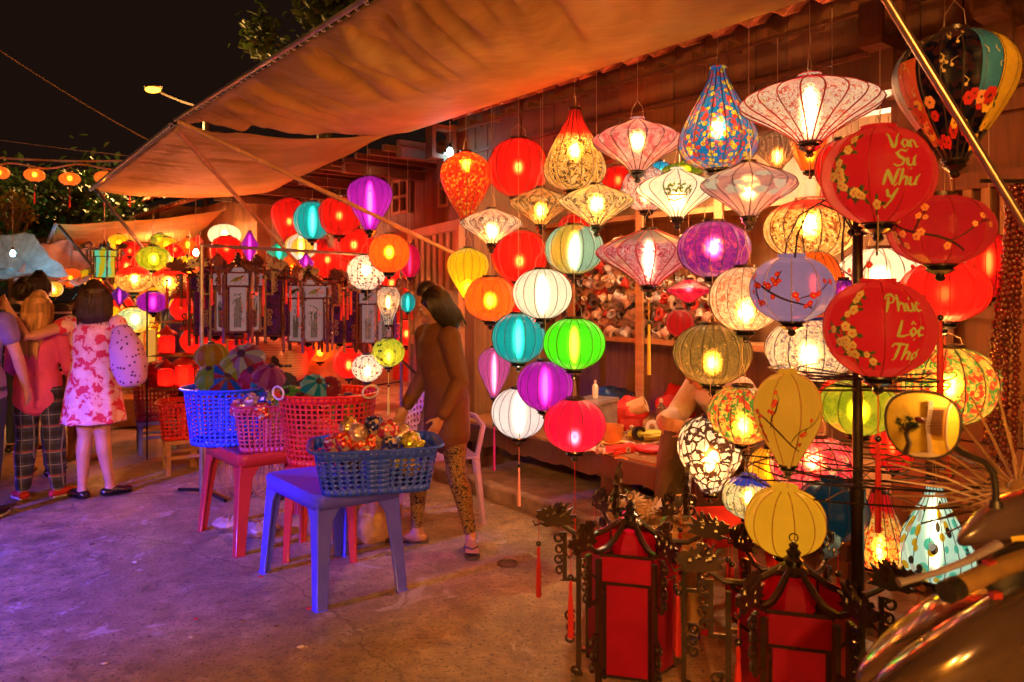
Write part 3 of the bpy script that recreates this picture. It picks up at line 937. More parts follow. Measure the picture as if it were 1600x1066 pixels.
ALL = []
def lantern(label, u, v, w, h, shape, m, Y=None, s=3.15, lit=True, ribs=None, group='silk lanterns in the main stall', bulb='warm', tas=None, topw=None,
            cap='ring', ztop=None, cordless=False, small=False, decal=None, ribm=None, tilt=0, kscal=.045, bpos=None):
    if Y is None: Y = YS(u, s)
    Wd = w / FP * Y / 2; Hh = h / FP * Y
    c = P(u, v, Y)
    root = empty('silk_lantern', label, 'lantern', (c.x, c.y, c.z - Hh / 2), (0, 0, random.uniform(0, 6)), group)
    if ribs is None: ribs = 16 if not small else 12
    K = 20 if not small else 12
    pr = spl(SH[shape], K)
    n = ribs * (4 if not small else 2)
    sub = n // ribs
    def md(j, i): return 1 - kscal * (1 if j % sub else 0) * (1.15 if (j % sub) * 2 == sub else 1)
    b = MB()
    b.lathe([(r * Wd, Hh * (1 - t)) for t, r in pr], n, cap=False, mod=md)
    shade = b.build('shade', m, root, auto=0)
    b = MB()
    rr = max(.0017, Wd * .0125)
    for j in range(ribs):
        th = 2 * PI * j / ribs
        b.tube([(r * Wd * 1.004 * math.cos(th), r * Wd * 1.004 * math.sin(th), Hh * (1 - t)) for t, r in pr], rr, 4, cap=False)
    b.build('rib_frame', ribm or M_rib, root, auto=0)
    r0 = pr[0][1] * Wd; r1 = pr[-1][1] * Wd
    b = MB()
    b.lathe([(r0 * .82, Hh - .004), (r0 * 1.04, Hh - .004), (r0 * 1.06, Hh + .012), (r0 * .82, Hh + .012), (r0 * .82, Hh - .004)], 18, cap=False)
    b.build('top_ring', m if cap == 'cloth' else (M_blackwood if cap == 'ring' else cap), root)
    k = min(1.0, Wd / .18)
    b = MB()
    b.lathe([(r1 * 1.05, .004), (r1 * 1.1, -.006 * k), (r1 * .8, -.016 * k), (r1 * 1.0, -.022 * k), (r1 * .55, -.036 * k), (.014 * k, -.042 * k), (.020 * k, -.052 * k), (.012 * k, -.062 * k), (0.003, -.066 * k)], 14)
    b.build('finial', M_black, root)
    zt = ztop
    lv = random.choice([0, 0, 1]) if Wd > .15 else 2
    ALL.append(dict(root=root, u=u, v=v, w=w, h=h, Y=Y, c=c, Wd=Wd, Hh=Hh, ztop=zt, cordless=cordless, r0=r0, label=label, shape=shape))
    if lit:
        zb = Hh * (bpos if bpos is not None else random.uniform(.32, .62))
        cool = bulb == 'cool'
        bl = Hh * .46 if cool else min(.07, Hh * .28)  # long bulb imitates the vertical streak of light on satin
        if cool: zb = Hh * .48
        br = min(.058, Wd * .34)
        b = MB(); b.ball((0, 0, 0), 1, 14, 10, 0, (br, br, bl))
        o = b.build('bulb', (M_BC if bulb == 'cool' else M_BW)[lv], root, loc=(0, 0, zb))
        b = MB(); b.tube([(0, 0, zb + bl * .5), (0, 0, Hh + .01)], .003, 5); b.tube([(0, 0, zb + bl * .5), (0, 0, zb + bl * .5 + .022)], .012, 8); b.build('lamp_holder', M_black, root)
    if tas:
        tc_, L_ = tas[:2]; L_ = L_ / FP * Y
        dz = -.066 * k
        b = MB(); b.tube([(0, 0, dz), (0, 0, dz - L_ * .32)], .0022, 4); b.build('tassel_cord', tassel_mat(tc_), root)
        b = MB(); b.ball((0, 0, dz - L_ * .32), .011, 10, 8); b.build('bead', M_black, root)
        b = MB(); tassel_mesh(b, 0, 0, dz - L_ * .32 - .009, L_ * .66, .0085); b.build('tassel', tassel_mat(tc_), root)
    if decal: decal(root, Wd, Hh, shape, c)
    return root

def finish_cords():
    for L in ALL:
        if L['cordless']: continue
        if L['ztop'] is not None:
            zt = L['ztop']
        else:
            zt = 2.80
            for O in ALL:
                if O is L: continue
                dx = math.hypot(O['c'].x - L['c'].x, O['c'].y - L['c'].y)
                if dx < O['Wd'] * .93 and O['c'].z > L['c'].z + .05:
                    # underside of the lantern above at this offset
                    rr = dx / O['Wd']
                    t = 1.0
                    while t > .4 and prof_r(O['shape'], t) < rr: t -= .02
                    zz = O['c'].z + O['Hh'] / 2 - O['Hh'] * t
                    if t >= .99: zz -= .03
                    zt = min(zt, zz)
        root = L['root']
        z0 = L['Hh'] + .008
        z1 = zt - root.location.z
        if z1 <= z0 + .02: z1 = z0 + .04
        hook = min(.10, (z1 - z0) * .8)
        b = MB(); r = L['r0'] * .9
        b.tube([(-r, 0, z0 - .004), (-r * .8, 0, z0 + hook * .6), (0, 0, z0 + hook), (r * .8, 0, z0 + hook * .6), (r, 0, z0 - .004)], .0016, 4)
        b.tube([(0, 0, z0 + hook - .003), (0, 0, z1)], .0018, 4)
        b.build('hanging_cord', M_cord, root)

# ---- painted decals following the cloth
def on_shade(Wd, Hh, shape, phi, z, eps=.003):
    r = prof_r(shape, 1 - z / Hh) * Wd + eps
    return Vector((r * math.cos(phi), r * math.sin(phi), z))
class Painter:
    """paint on the lantern's cloth: x = metres along the surface from the camera-facing line, z = height fraction"""
    def __init__(s, root, Wd, Hh, shape, c, off=0):
        s.W, s.H, s.sh = Wd, Hh, shape
        s.root = root
        s.phi0 = math.atan2(-c.y, -c.x) - root.rotation_euler.z + off
        s.mb = {}
    def pt(s, x, zf, eps=.003):
        return on_shade(s.W, s.H, s.sh, s.phi0 + x / s.W, zf * s.H, eps)
    def stroke(s, key, pts, wd, eps=.003):
        """pts in (x, zf); ribbon with tapered brush width"""
        mb = s.mb.setdefault(key, MB())
        # densify
        d = []
        for i in range(len(pts) - 1):
            a, b = pts[i], pts[i + 1]
            k = max(1, int(math.hypot(b[0] - a[0], (b[1] - a[1]) * s.H) / .008))
            for q in range(k): d.append((a[0] + (b[0] - a[0]) * q / k, a[1] + (b[1] - a[1]) * q / k))
        d.append(pts[-1])
        n = len(d)
        vs = []
        for i, (x, z) in enumerate(d):
            x0, z0 = d[max(0, i - 1)]; x1, z1 = d[min(n - 1, i + 1)]
            tx, tz = x1 - x0, (z1 - z0) * s.H
            l = math.hypot(tx, tz) or 1
            nx, nz = -tz / l, tx / l
            # broad-nib pen: thick on one diagonal
            wv = wd * (.55 + .75 * abs(tx / l * .5 - tz / l * .86)) * (.45 + .55 * math.sin(PI * min(1, max(0, (i + .8) / n * 1.0))))
            for sg in (-1, 1):
                vs.append(s.pt(x + nx * wv / 2 * sg, z + nz * wv / 2 * sg / s.H, eps))
        mb.add(vs, [(2 * i, 2 * i + 1, 2 * i + 3, 2 * i + 2) for i in range(n - 1)])
    def flower(s, key, ckey, x, zf, r, petals=5, a0=0):
        mb = s.mb.setdefault(key, MB())
        for p in range(petals):
            a = a0 + 2 * PI * p / petals
            cx, cz = x + math.cos(a) * r * .55, zf + math.sin(a) * r * .55 / s.H
            vs = [s.pt(cx, cz, .0034 + .0003 * p)]
            for q in range(8):
                th = 2 * PI * q / 8
                vs.append(s.pt(cx + math.cos(th) * r * .5, cz + math.sin(th) * r * .5 / s.H, .0034 + .0003 * p))
            mb.add(vs, [(0, 1 + q, 1 + (q + 1) % 8) for q in range(8)])
        m2 = s.mb.setdefault(ckey, MB())
        vs = [s.pt(x, zf, .0054)]
        for q in range(6):
            th = 2 * PI * q / 6
            vs.append(s.pt(x + math.cos(th) * r * .22, zf + math.sin(th) * r * .22 / s.H, .0054))
        m2.add(vs, [(0, 1 + q, 1 + (q + 1) % 6) for q in range(6)])
    def blob(s, key, x, zf, rx, rz, a=0, eps=.0032):
        mb = s.mb.setdefault(key, MB())
        vs = [s.pt(x, zf, eps)]
        for q in range(12):
            th = 2 * PI * q / 12
            px, pz = math.cos(th) * rx, math.sin(th) * rz
            vs.append(s.pt(x + px * math.cos(a) - pz * math.sin(a), zf + (px * math.sin(a) + pz * math.cos(a)) / s.H, eps))
        mb.add(vs, [(0, 1 + q, 1 + (q + 1) % 12) for q in range(12)])
    def done(s, mats, names):
        for k, mb in s.mb.items():
            mb.build(names.get(k, k), mats[k], s.root, auto=0)

PM = dict(gold=silk('gold_glow_paint', 'plain', (.90, .48, .03), lit=1.2, transp=.01), green=mat('leaf_paint', (.03, .07, .02), .5), pale=mat('pale_blossom_paint', (.62, .50, .20), .5),  # gold carries its own emission in place of light through the cloth
          red=mat('red_blossom_paint', (.50, .02, .02), .5), dark=mat('branch_paint', (.03, .012, .012), .5), peach=mat('peach_blossom_paint', (.80, .35, .12), .5))
NMS = dict(gold='calligraphy', green='painted_leaves', pale='painted_blossoms', red='painted_blossoms', dark='painted_branch', peach='painted_blossoms')
# brush letters in a 1 x 1 cell (x, y), baseline 0, x-height .55, capitals 1
LT = {
 'V': (.95, [[(0, .85), (.12, 1), (.38, .05), (.5, .0), (.75, .75), (1.05, 1.0)]]),
 'a': (.55, [[(.45, .5), (.2, .55), (.02, .28), (.15, .02), (.42, .3)], [(.45, .5), (.42, .05), (.58, .08)]]),
 'n': (.6, [[(.05, .5), (.05, 0)], [(.05, .3), (.25, .52), (.42, .45), (.42, .05), (.6, .08)]]),
 'S': (.75, [[(.7, .88), (.4, 1), (.12, .8), (.3, .55), (.6, .38), (.5, .08), (.2, -.02), (.0, .12)]]),
 'u': (.6, [[(.03, .5), (.05, .12), (.22, .0), (.42, .2)], [(.45, .52), (.42, .05), (.6, .08)]]),
 'N': (.9, [[(.0, .05), (.12, .95)], [(.12, .95), (.55, .05)], [(.55, .05), (.72, .98), (.85, .9)]]),
 'h': (.6, [[(.08, 1), (.03, 0)], [(.05, .3), (.25, .52), (.42, .42), (.42, .05), (.6, .08)]]),
 'Y': (.8, [[(.0, .95), (.12, .6), (.38, .5), (.62, .95)], [(.66, 1), (.42, .3), (.12, -.1), (.0, .02)]]),
 'P': (.8, [[(.28, .9), (.14, -.05)], [(.0, .72), (.15, .98), (.5, 1), (.68, .78), (.5, .52), (.2, .5)]]),
 'c': (.5, [[(.42, .42), (.22, .54), (.03, .28), (.15, .02), (.45, .1)]]),
 'L': (.7, [[(.2, .95), (.12, .4), (.05, .03), (.35, .0), (.7, .12)]]),
 'o': (.5, [[(.22, .52), (.03, .3), (.2, .0), (.42, .25), (.22, .52)]]),
 'T': (.8, [[(.0, .82), (.12, 1), (.8, .96)], [(.45, .96), (.35, .05), (.2, .0)]]),
}
def calli(pt, words, x0, z0, size, dz):
    """words: list of (text, marks, dx); marks = extra strokes in the word's own cell units"""
    for i, (txt, marks, ddx) in enumerate(words):
        x = x0 + ddx; zb = z0 - i * dz
        cx = 0
        for ch in txt:
            adv, st_ = LT[ch]
            for sp in st_:
                pt.stroke('gold', [(x + (cx + a + .12 * b) * size, zb + b * size / pt.H) for a, b in sp], size * .17)
            cx += adv
        for sp in marks:
            pt.stroke('gold', [(x + a * size, zb + b * size / pt.H) for a, b in sp], size * .13)
def blossom_spray(pt, rnd, x0, z0, x1, z1, n, r, key='pale', spread=.03):
    for i in range(n):
        f = i / max(1, n - 1)
        x = x0 + (x1 - x0) * f + rnd.uniform(-spread, spread) * (.3 + f); z = z0 + (z1 - z0) * f + rnd.uniform(-spread, spread) * .5 / pt.H
        for q in range(3):
            a = rnd.uniform(0, 6.28)
            pt.blob('green', x + math.cos(a) * r * 1.3, z + math.sin(a) * r * 1.3 / pt.H, r * .9, r * .35, a, .0030)
        pt.flower(key, 'red' if key != 'red' else 'pale', x, z, r * rnd.uniform(.75, 1.1), a0=rnd.uniform(0, 3))
def decal_vansu(root, W, H, sh, c):
    pt = Painter(root, W, H, sh, c); rnd = random.Random(2)
    blossom_spray(pt, rnd, -W * .55, .80, -W * .62, .28, 9, W * .085)
    blossom_spray(pt, rnd, -W * .80, .45, -W * .22, .20, 7, W * .085)
    calli(pt, [('Van', [[(1.2, -.14), (1.24, -.18)]], 0), ('Su', [[(1.3, .52), (1.42, .66)], [(1.0, -.16), (1.04, -.2)]], .1 * W),
               ('Nhu', [[(2.05, .5), (2.2, .66)]], -.06 * W), ('Y', [[(.5, 1.12), (.72, 1.3)]], -.02 * W)], W * .14, .71, W * .29, .19)
    pt.done(PM, NMS)
def decal_phuc(root, W, H, sh, c):
    pt = Painter(root, W, H, sh, c); rnd = random.Random(5)
    blossom_spray(pt, rnd, -W * .42, .84, -W * .52, .30, 9, W * .085)
    blossom_spray(pt, rnd, -W * .85, .52, -W * .25, .22, 8, W * .08)
    calli(pt, [('Phuc', [[(1.75, .68), (1.9, .86)]], 0), ('Loc', [[(.85, .68), (.98, .86), (1.1, .68)], [(1.0, -.18), (1.04, -.22)]], .2 * W),
               ('Tho', [[(1.62, -.18), (1.66, -.22)], [(1.75, .56), (1.86, .68)]], .1 * W)], W * .10, .70, W * .30, .245)
    pt.done(PM, NMS)
def decal_branch(key='red', n=20, seed=1, base='dark'):
    def f(root, W, H, sh, c):
        pt = Painter(root, W, H, sh, c); rnd = random.Random(seed)
        for (a, b_) in (((-1.05, .62), (.55, .18)), ((.1, .30), (1.0, .62)), ((-.5, .45), (-.25, .75)), ((-.9, .55), (-.8, .25))):
            pts = []
            for i in range(9):
                f_ = i / 8
                pts.append(((a[0] + (b_[0] - a[0]) * f_) * W, a[1] + (b_[1] - a[1]) * f_ + .03 * math.sin(f_ * 7 + seed)))
            pt.stroke(base, pts, W * .045)
            for i in range(n // 4):
                q = rnd.choice(pts)
                x, z = q[0] + rnd.uniform(-.12, .12) * W, q[1] + rnd.uniform(-.08, .1)
                pt.stroke(base, [q, (x, z)], W * .015)
                pt.flower(key, 'pale' if key == 'red' else 'red', x, z, W * rnd.uniform(.05, .085), a0=rnd.uniform(0, 3))
        pt.done(PM, NMS)
    return f
def decal_bonsai(root, W, H, sh, c):
    pt = Painter(root, W, H, sh, c); rnd = random.Random(4)
    pt.stroke('bb', [(-.35 * W, .33), (-.1 * W, .30), (.2 * W, .34), (.34 * W, .40)], W * .05)
    pt.stroke('bb', [(-.3 * W, .40), (.3 * W, .40)], W * .04)
    for i in range(46):
        x = rnd.uniform(-.36, .36) * W; z = .50 + rnd.uniform(-.06, .11) - abs(x) / W * .1
        pt.blob('bg', x, z, W * .035, W * .022, rnd.uniform(0, 3))
    pt.done(dict(bb=mat('bonsai_pot_paint', (.35, .2, .02), .5), bg=mat('bonsai_leaf_paint', (.10, .30, .02), .5)), dict(bb='painted_pot', bg='painted_leaves'))
def decal_clouds(root, W, H, sh, c):
    pt = Painter(root, W, H, sh, c); rnd = random.Random(9)
    for i in range(16):
        x = rnd.uniform(-1.1, 1.1) * W; z = rnd.uniform(.35, .8)
        for q in range(4): pt.blob('cl', x + q * W * .07, z + rnd.uniform(-.03, .03), W * .1, W * .05, rnd.uniform(-.4, .4))
    pt.done(dict(cl=silk('cloud_print', 'plain', (.95, .80, .50), lit=1.1)), dict(cl='printed_clouds'))
def decal_dots(root, W, H, sh, c):
    pt = Painter(root, W, H, sh, c); rnd = random.Random(12)
    ks = ['oy', 'ot', 'ob', 'oy', 'oc']
    for i in range(80):
        x = rnd.uniform(-1.6, 1.6) * W; z = .06 + .8 * rnd.random() ** 1.9
        rr = W * rnd.uniform(.09, .17)
        pt.blob(rnd.choice(ks), x, z, rr * rnd.uniform(.6, 1), rr, rnd.uniform(-.4, .4), .003 + i * .00002)
    pt.done(dict(oy=silk('dot_orange', 'plain', (.95, .45, .02), lit=1), ot=silk('dot_mint', 'plain', (.15, .75, .50), lit=1), ob=silk('dot_brown', 'plain', (.10, .05, .03), lit=.4), oc=silk('dot_cream', 'plain', (.9, .75, .55), lit=1)),
            dict(oy='printed_dots', ot='printed_dots', ob='printed_dots', oc='printed_dots'))

def decal_dark(root, W, H, sh, c):
    pt = Painter(root, W, H, sh, c); rnd = random.Random(14)
    ribs = 18
    def gore(key, a0, a1, zt, zb):
        mb = pt.mb.setdefault(key, MB()); g_ = 16
        vs = []
        for i in range(g_ + 1):
            z = zb + (zt - zb) * i / g_
            for j in range(5): vs.append(pt.pt((a0 + (a1 - a0) * j / 4) * W, z, .0025))
        mb.add(vs, [(i * 5 + j, i * 5 + j + 1, (i + 1) * 5 + j + 1, (i + 1) * 5 + j) for i in range(g_) for j in range(4)])
    gore('lb', -1.5, -1.05, .95, .25); gore('bl', .42, .78, .97, .35); gore('ye', .80, 1.5, .97, .2); gore('or', -1.04, -.62, .75, .1)
    for i in range(60):
        x = rnd.uniform(-1.2, 1.2) * W; z = rnd.uniform(.08, .95)
        if z > .45:
            pt.stroke('pale', [(x, z), (x + rnd.uniform(-.05, .05) * W, z + .03), (x + rnd.uniform(-.1, .1) * W, z + .06)], W * .012)
            if i % 2: pt.flower('pale', 'red', x, z, W * .03)
        else:
            pt.blob('green', x, z, W * .07, W * .025, rnd.uniform(0, 3))
            pt.flower(rnd.choice(['red', 'peach', 'yel', 'red']), 'dark', x * .8, z, W * rnd.uniform(.07, .15), 6)
    D_ = dict(PM); D_.update(lb=mat('light_blue_print', (.25, .40, .55), .4), bl=mat('blue_print', (.02, .16, .45), .4), ye=mat('yellow_print', (.60, .42, .04), .4), yel=mat('yellow_petal', (.8, .5, .05), .4)); D_['or'] = mat('orange_print', (.55, .10, .03), .4)
    nm = dict(NMS); nm.update(lb='printed_panel', bl='printed_panel', ye='printed_panel', yel='painted_blossoms'); nm['or'] = 'printed_panel'
    pt.done(D_, nm)
# cloths
RED = (.80, .012, .008)
S = dict(
 red=silk('red_silk', 'plain', RED, lit=1.25), redgold=silk('red_gold_floral_silk', 'floral', (.85, .02, .01), (.95, .35, .03), (.9, .12, .01), lit=1.3, scale=42),
 redglow=silk('red_silk_glow', 'plain', (.80, .012, .008), lit=1.7, transp=.05), redsat=silk('red_satin_glow', 'plain', (.80, .02, .012), lit=1.2, rough=.3),  # cloth emission stands in for backlight; hung mostly without a bulb
 redtop=silk('red_top_gold_floral', 'mottle', (.85, .50, .10), (.10, .05, .02), (.95, .75, .35), top=((.85, .02, .01), .72), lit=1.1, scale=34),
 pinkm=silk('pink_marble_silk', 'mottle', (.95, .42, .36), (.85, .16, .15), (1, .62, .5), lit=1.0, scale=11),
 bluef=silk('blue_floral_silk', 'floral', (.01, .20, .52), (.75, .60, .05), (.65, .06, .03), lit=1.3, scale=36),
 whiteo=silk('white_orange_floral', 'mottle', (1, .78, .50), (.85, .14, .06), (1, .60, .22), top=((.9, .03, .04), .93), lit=1.35, scale=38),
 brownf=silk('golden_brown_floral', 'mottle', (.72, .40, .10), (.20, .09, .03), (.85, .62, .28), lit=.9, scale=18),
 beigef=silk('beige_meadow_print', 'mosaic', (.85, .62, .35), (.25, .16, .06), (.80, .68, .22), lit=1.0, scale=60),
 cream=silk('cream_silk', 'plain', (1, .84, .55), lit=2.0), white=silk('white_silk', 'plain', (.95, .80, .74), lit=1.9),
 grey=silk('grey_violet_silk', 'plain', (.38, .24, .26), lit=.9), leafy=silk('leafy_white_silk', 'mottle', (.95, .72, .50), (.30, .16, .10), (.9, .62, .4), lit=1.0, scale=16),
 yelaqua=silk('yellow_aqua_silk', 'stripe', (.85, .50, .06), (.80, .62, .14), (.35, .62, .42), lit=1.2, scale=1.2),
 pinkd=silk('pink_confetti_silk', 'mottle', (.95, .30, .28), (.55, .03, .05), (1, .72, .62), top=((.18, .13, .10), .83), lit=1.05, scale=48),
 purplef=silk('purple_floral_silk', 'mottle', (.20, .015, .26), (.07, .01, .26), (.55, .10, .16), lit=1.2, scale=26),
 goldf=silk('gold_floral_silk', 'mottle', (.90, .55, .13), (.28, .08, .02), (1, .82, .42), top=((.8, .03, .01), .90), lit=1.15, scale=44),
 yellow=silk('yellow_silk', 'plain', (1, .60, .01), lit=1.5), orange=silk('orange_silk', 'plain', (1, .13, .01), lit=1.5),
 teal=silk('teal_silk', 'plain', (.01, .48, .47), lit=1.4), green=silk('green_silk', 'plain', (.10, .95, .01), lit=1.7),
 magenta=silk('magenta_silk', 'plain', (.60, .015, .55), lit=1.3), crimson=silk('crimson_silk', 'plain', (.85, .008, .06), lit=1.35),
 pinkt=silk('pink_violet_silk', 'plain', (.80, .12, .40), lit=1.3), lav=silk('lavender_satin', 'plain', (.48, .27, .40), lit=1.3, rough=.3),  # lavender glows by emission in place of backlight, no bulb inside
 peachf=silk('peach_floral_silk', 'mottle', (1, .62, .34), (.80, .25, .10), (1, .78, .48), lit=1.25, scale=30),
 olive=silk('olive_net_silk', 'mottle', (.20, .15, .035), (.09, .065, .02), (.50, .34, .09), lit=1.0, scale=60, transp=.3),
 multi=silk('multicolour_floral_silk', 'mosaic', (.10, .30, .04), (.75, .06, .02), (.85, .55, .08), lit=1.1, scale=42),
 ochre=silk('ochre_silk', 'plain', (.75, .27, .012), lit=2.0, transp=.05), leafw=silk('white_leaf_print', 'leaf', (1, .80, .52), (.07, .03, .015), lit=1.5, scale=22),  # ochre: bulbless, emission put in for light from behind
 yelglow=silk('amber_silk', 'plain', (.85, .34, .01), lit=2.1, transp=.05), bluetopf=silk('blue_top_meadow_silk', 'mosaic', (.85, .75, .40), (.35, .28, .08), (.75, .82, .4), top=((.02, .05, .5), .96), lit=1.2, scale=55),  # amber: own emission for light shining through, even without a bulb
 lime=silk('lime_silk', 'mottle', (.30, .42, .02), (.20, .34, .01), (.45, .48, .02), lit=1.0, scale=10), tealglow=silk('dark_teal_satin', 'plain', (.02, .11, .14), lit=.35, rough=.3),  # dark teal: faint emission added, no bulb inside
 redglit=silk('red_glitter_silk', 'mosaic', (.85, .06, .01), (.9, .45, .05), (.95, .6, .12), top=((.8, .01, .01), .78), lit=1.3, scale=70),
 whited=silk('white_green_silk', 'plain', (.62, .90, .68), lit=1.5), pinkfl=silk('pink_floral_silk', 'mottle', (.90, .12, .14), (.75, .02, .05), (1, .62, .30), lit=1.3, scale=16),
 blackf=silk('black_flower_satin', 'floral', (.03, .02, .022), (.12, .06, .03), (.4, .05, .02), lit=.2, rough=.3, scale=26), whitep=silk('white_blossom_silk', 'plain', (1, .85, .66), lit=1.6),  # black satin: slight emission added, no bulb inside
 purple=silk('purple_silk', 'plain', (.22, .015, .38), lit=1.0), paleblue=silk('pale_blue_floral', 'mottle', (.55, .45, .50), (.45, .10, .12), (.35, .55, .65), lit=.9, scale=26),
 cyan=silk('cyan_silk', 'plain', (.02, .45, .85), lit=1.0), woven=silk('woven_brown', 'stripe', (.40, .20, .10), (.22, .10, .05), (.60, .38, .2), lit=.6, scale=14),
 whitef=silk('white_blue_meadow', 'mottle', (.95, .75, .42), (.30, .20, .22), (1, .88, .62), lit=1.2, scale=36),
 limep=silk('lime_dark_print', 'dots', (.62, .72, .04), (.08, .10, .03), (.1, .1, .02), lit=1.3, scale=26), whitedot=silk('white_dotted_silk', 'dots', (1, .86, .66), (.25, .10, .06), (.5, .1, .06), lit=1.7, scale=34),
 yelw=silk('yellow_white_silk', 'stripe', (1, .55, .05), (1, .62, .12), (1, .85, .6), lit=1.4, scale=1.5), emer=silk('emerald_silk', 'plain', (.01, .55, .32), lit=1.3),
)
M_ribred = mat('red_rib', (.30, .01, .01), .5)
MG = 'silk lanterns in the main stall'
L = lantern
PINK_T = (.85, .40, .38); RED_T = (.45, .01, .012); MAG_T = (.45, .01, .25); OR_T = (.80, .28, .02)
# ---- main stall, hung under the big awning
L('red balloon lantern with small gold blossoms, leftmost of the main cluster', 728, 291, 80, 106, 'balloon', S['redgold'], s=3.2, bpos=.82)
L('plain red round lantern right of the gold blossomed balloon', 810, 263, 95, 90, 'round', S['red'], s=3.35)
L('drop lantern, plain red above and gold brown floral below', 898, 235, 98, 126, 'drop', S['redtop'], s=3.1, bpos=.5)
L('pink marbled saucer lantern beside the blue floral drop lantern', 996, 228, 140, 80, 'saucer', S['pinkm'], s=3.1, cap='cloth', bpos=.6)
L('blue drop lantern printed with yellow and red flowers', 1122, 187, 122, 156, 'drop', S['bluef'], s=3.05, cap='cloth', bpos=.42)
L('widest saucer lantern, white with orange red flower print and red rim', 1265, 172, 212, 102, 'saucer', S['whiteo'], s=2.95, ribm=M_ribred, cap='cloth', ribs=20, bpos=.55, bulb='cool')
L('golden brown floral saucer lantern below the red and gold drop lantern', 845, 323, 98, 58, 'saucer', S['brownf'], s=3.3)
L('beige saucer lantern with dense meadow print above the yellow aqua round one', 932, 321, 116, 64, 'saucer', S['beigef'], s=3.05)
L('white saucer lantern with a painted green bonsai', 1058, 303, 126, 74, 'saucer', S['cream'], s=3.2, decal=decal_bonsai, cap='cloth')
L('grey saucer lantern with pale printed clouds', 1170, 297, 146, 84, 'saucer', S['grey'], s=2.95, decal=decal_clouds)
L('small leafy white saucer lantern above the yellow balloon', 768, 354, 98, 54, 'saucer', S['leafy'], s=3.0)
L('plain red round lantern behind the cream one', 812, 400, 88, 80, 'round', S['red'], s=3.35)
L('round lantern banded yellow and aqua with a black foot', 897, 390, 92, 76, 'round', S['yelaqua'], s=3.2, bulb='cool')
L('pink confetti saucer lantern with a dark grey top', 1014, 403, 166, 86, 'saucer', S['pinkd'], s=3.05, ribm=M_ribred, tas=((.85, .5, .08), 120), bulb='cool', ribs=18)
L('purple round lantern with floral net print', 1115, 390, 112, 86, 'round', S['purplef'], s=3.05)
L('gold floral round lantern with red top ring under the widest saucer', 1265, 360, 140, 92, 'round', S['goldf'], s=3.05, cap='cloth', bpos=.6)
L('yellow balloon lantern at the left edge of the cluster', 731, 427, 66, 78, 'balloon', S['yellow'], s=3.25, bpos=.2)
L('orange round lantern below the yellow balloon', 766, 467, 80, 68, 'round', S['orange'], s=3.05)
L('cream round lantern above the teal one', 848, 459, 93, 76, 'round', S['cream'], s=3.0, bulb='cool')
L('teal round lantern left of the bright green one', 810, 528, 84, 76, 'round', S['teal'], s=3.05, bulb='cool')
L('bright green round lantern', 897, 537, 97, 78, 'round', S['green'], s=3.0, bulb='cool')
L('violet magenta round lantern below the teal one', 852, 602, 88, 76, 'round', S['magenta'], s=2.95, bulb='cool')
L('white round lantern with a pale pink tassel', 811, 645, 86, 76, 'round', S['white'], s=3.12, tas=(PINK_T, 92), bulb='cool')
L('crimson round lantern with a long red tassel, lowest of the left cluster', 898, 664, 97, 80, 'round', S['crimson'], s=3.0, tas=(RED_T, 265), bpos=.25)
L('pink violet tulip lantern half behind the white one', 772, 582, 50, 78, 'balloon', S['pinkt'], s=3.3, tas=(MAG_T, 105), bulb='cool')
L('peach floral round lantern left of the lavender one', 1165, 467, 112, 98, 'round', S['peachf'], s=3.0, bpos=.3)
L('olive round lantern of open net cloth with glowing gold stripes', 1113, 553, 120, 92, 'round', S['olive'], s=3.0, ribs=20, bpos=.35)
L('round lantern with dense red green and yellow flowers', 1160, 648, 106, 88, 'round', S['multi'], s=2.96, ribm=M_rib, bpos=.3)
L('white balloon lantern with dark leaf and flower cut pattern', 1110, 710, 102, 118, 'bulbous', S['leafw'], s=2.93, bpos=.45)
L('small pale meadow print lantern with a blue top ring', 1170, 777, 82, 64, 'round', S['bluetopf'], s=2.9, cap=mat('blue_ring', (.02, .03, .5), .4), cordless=False)
L('pale blue floral lantern in the gap behind the bonsai saucer', 1010, 296, 80, 66, 'round', S['paleblue'], s=3.75)
L('small red lantern behind the pink marbled saucer', 966, 283, 62, 46, 'round', S['red'], s=3.7)
L('lime saucer peeking over the bonsai lantern', 1070, 268, 70, 32, 'saucer', S['lime'], s=3.65)
L('brown woven saucer lantern behind the widest one', 1215, 234, 76, 62, 'saucer', S['woven'], s=3.45, ribs=24)
L('orange cone lantern hanging right under the widest saucer', 1266, 240, 66, 56, 'cone', S['orange'], s=3.5, cap='cloth', ribs=8)
L('magenta cone lantern between the confetti and purple ones', 1076, 455, 70, 36, 'diamond', S['crimson'], s=3.6)
L('red round lantern behind the orange one at the left of the cluster', 808, 462, 72, 60, 'round', S['red'], s=3.45)
L('small cyan lantern behind the pink marbled saucer', 1032, 268, 36, 30, 'round', S['cyan'], s=3.9, small=True)
L('red and gold lantern deep in the stall left of the olive one', 1062, 505, 44, 42, 'round', S['redglow'], s=4.3, lit=False, small=True)
L('red lantern behind the beige meadow saucer', 905, 352, 66, 36, 'round', S['red'], s=3.6)
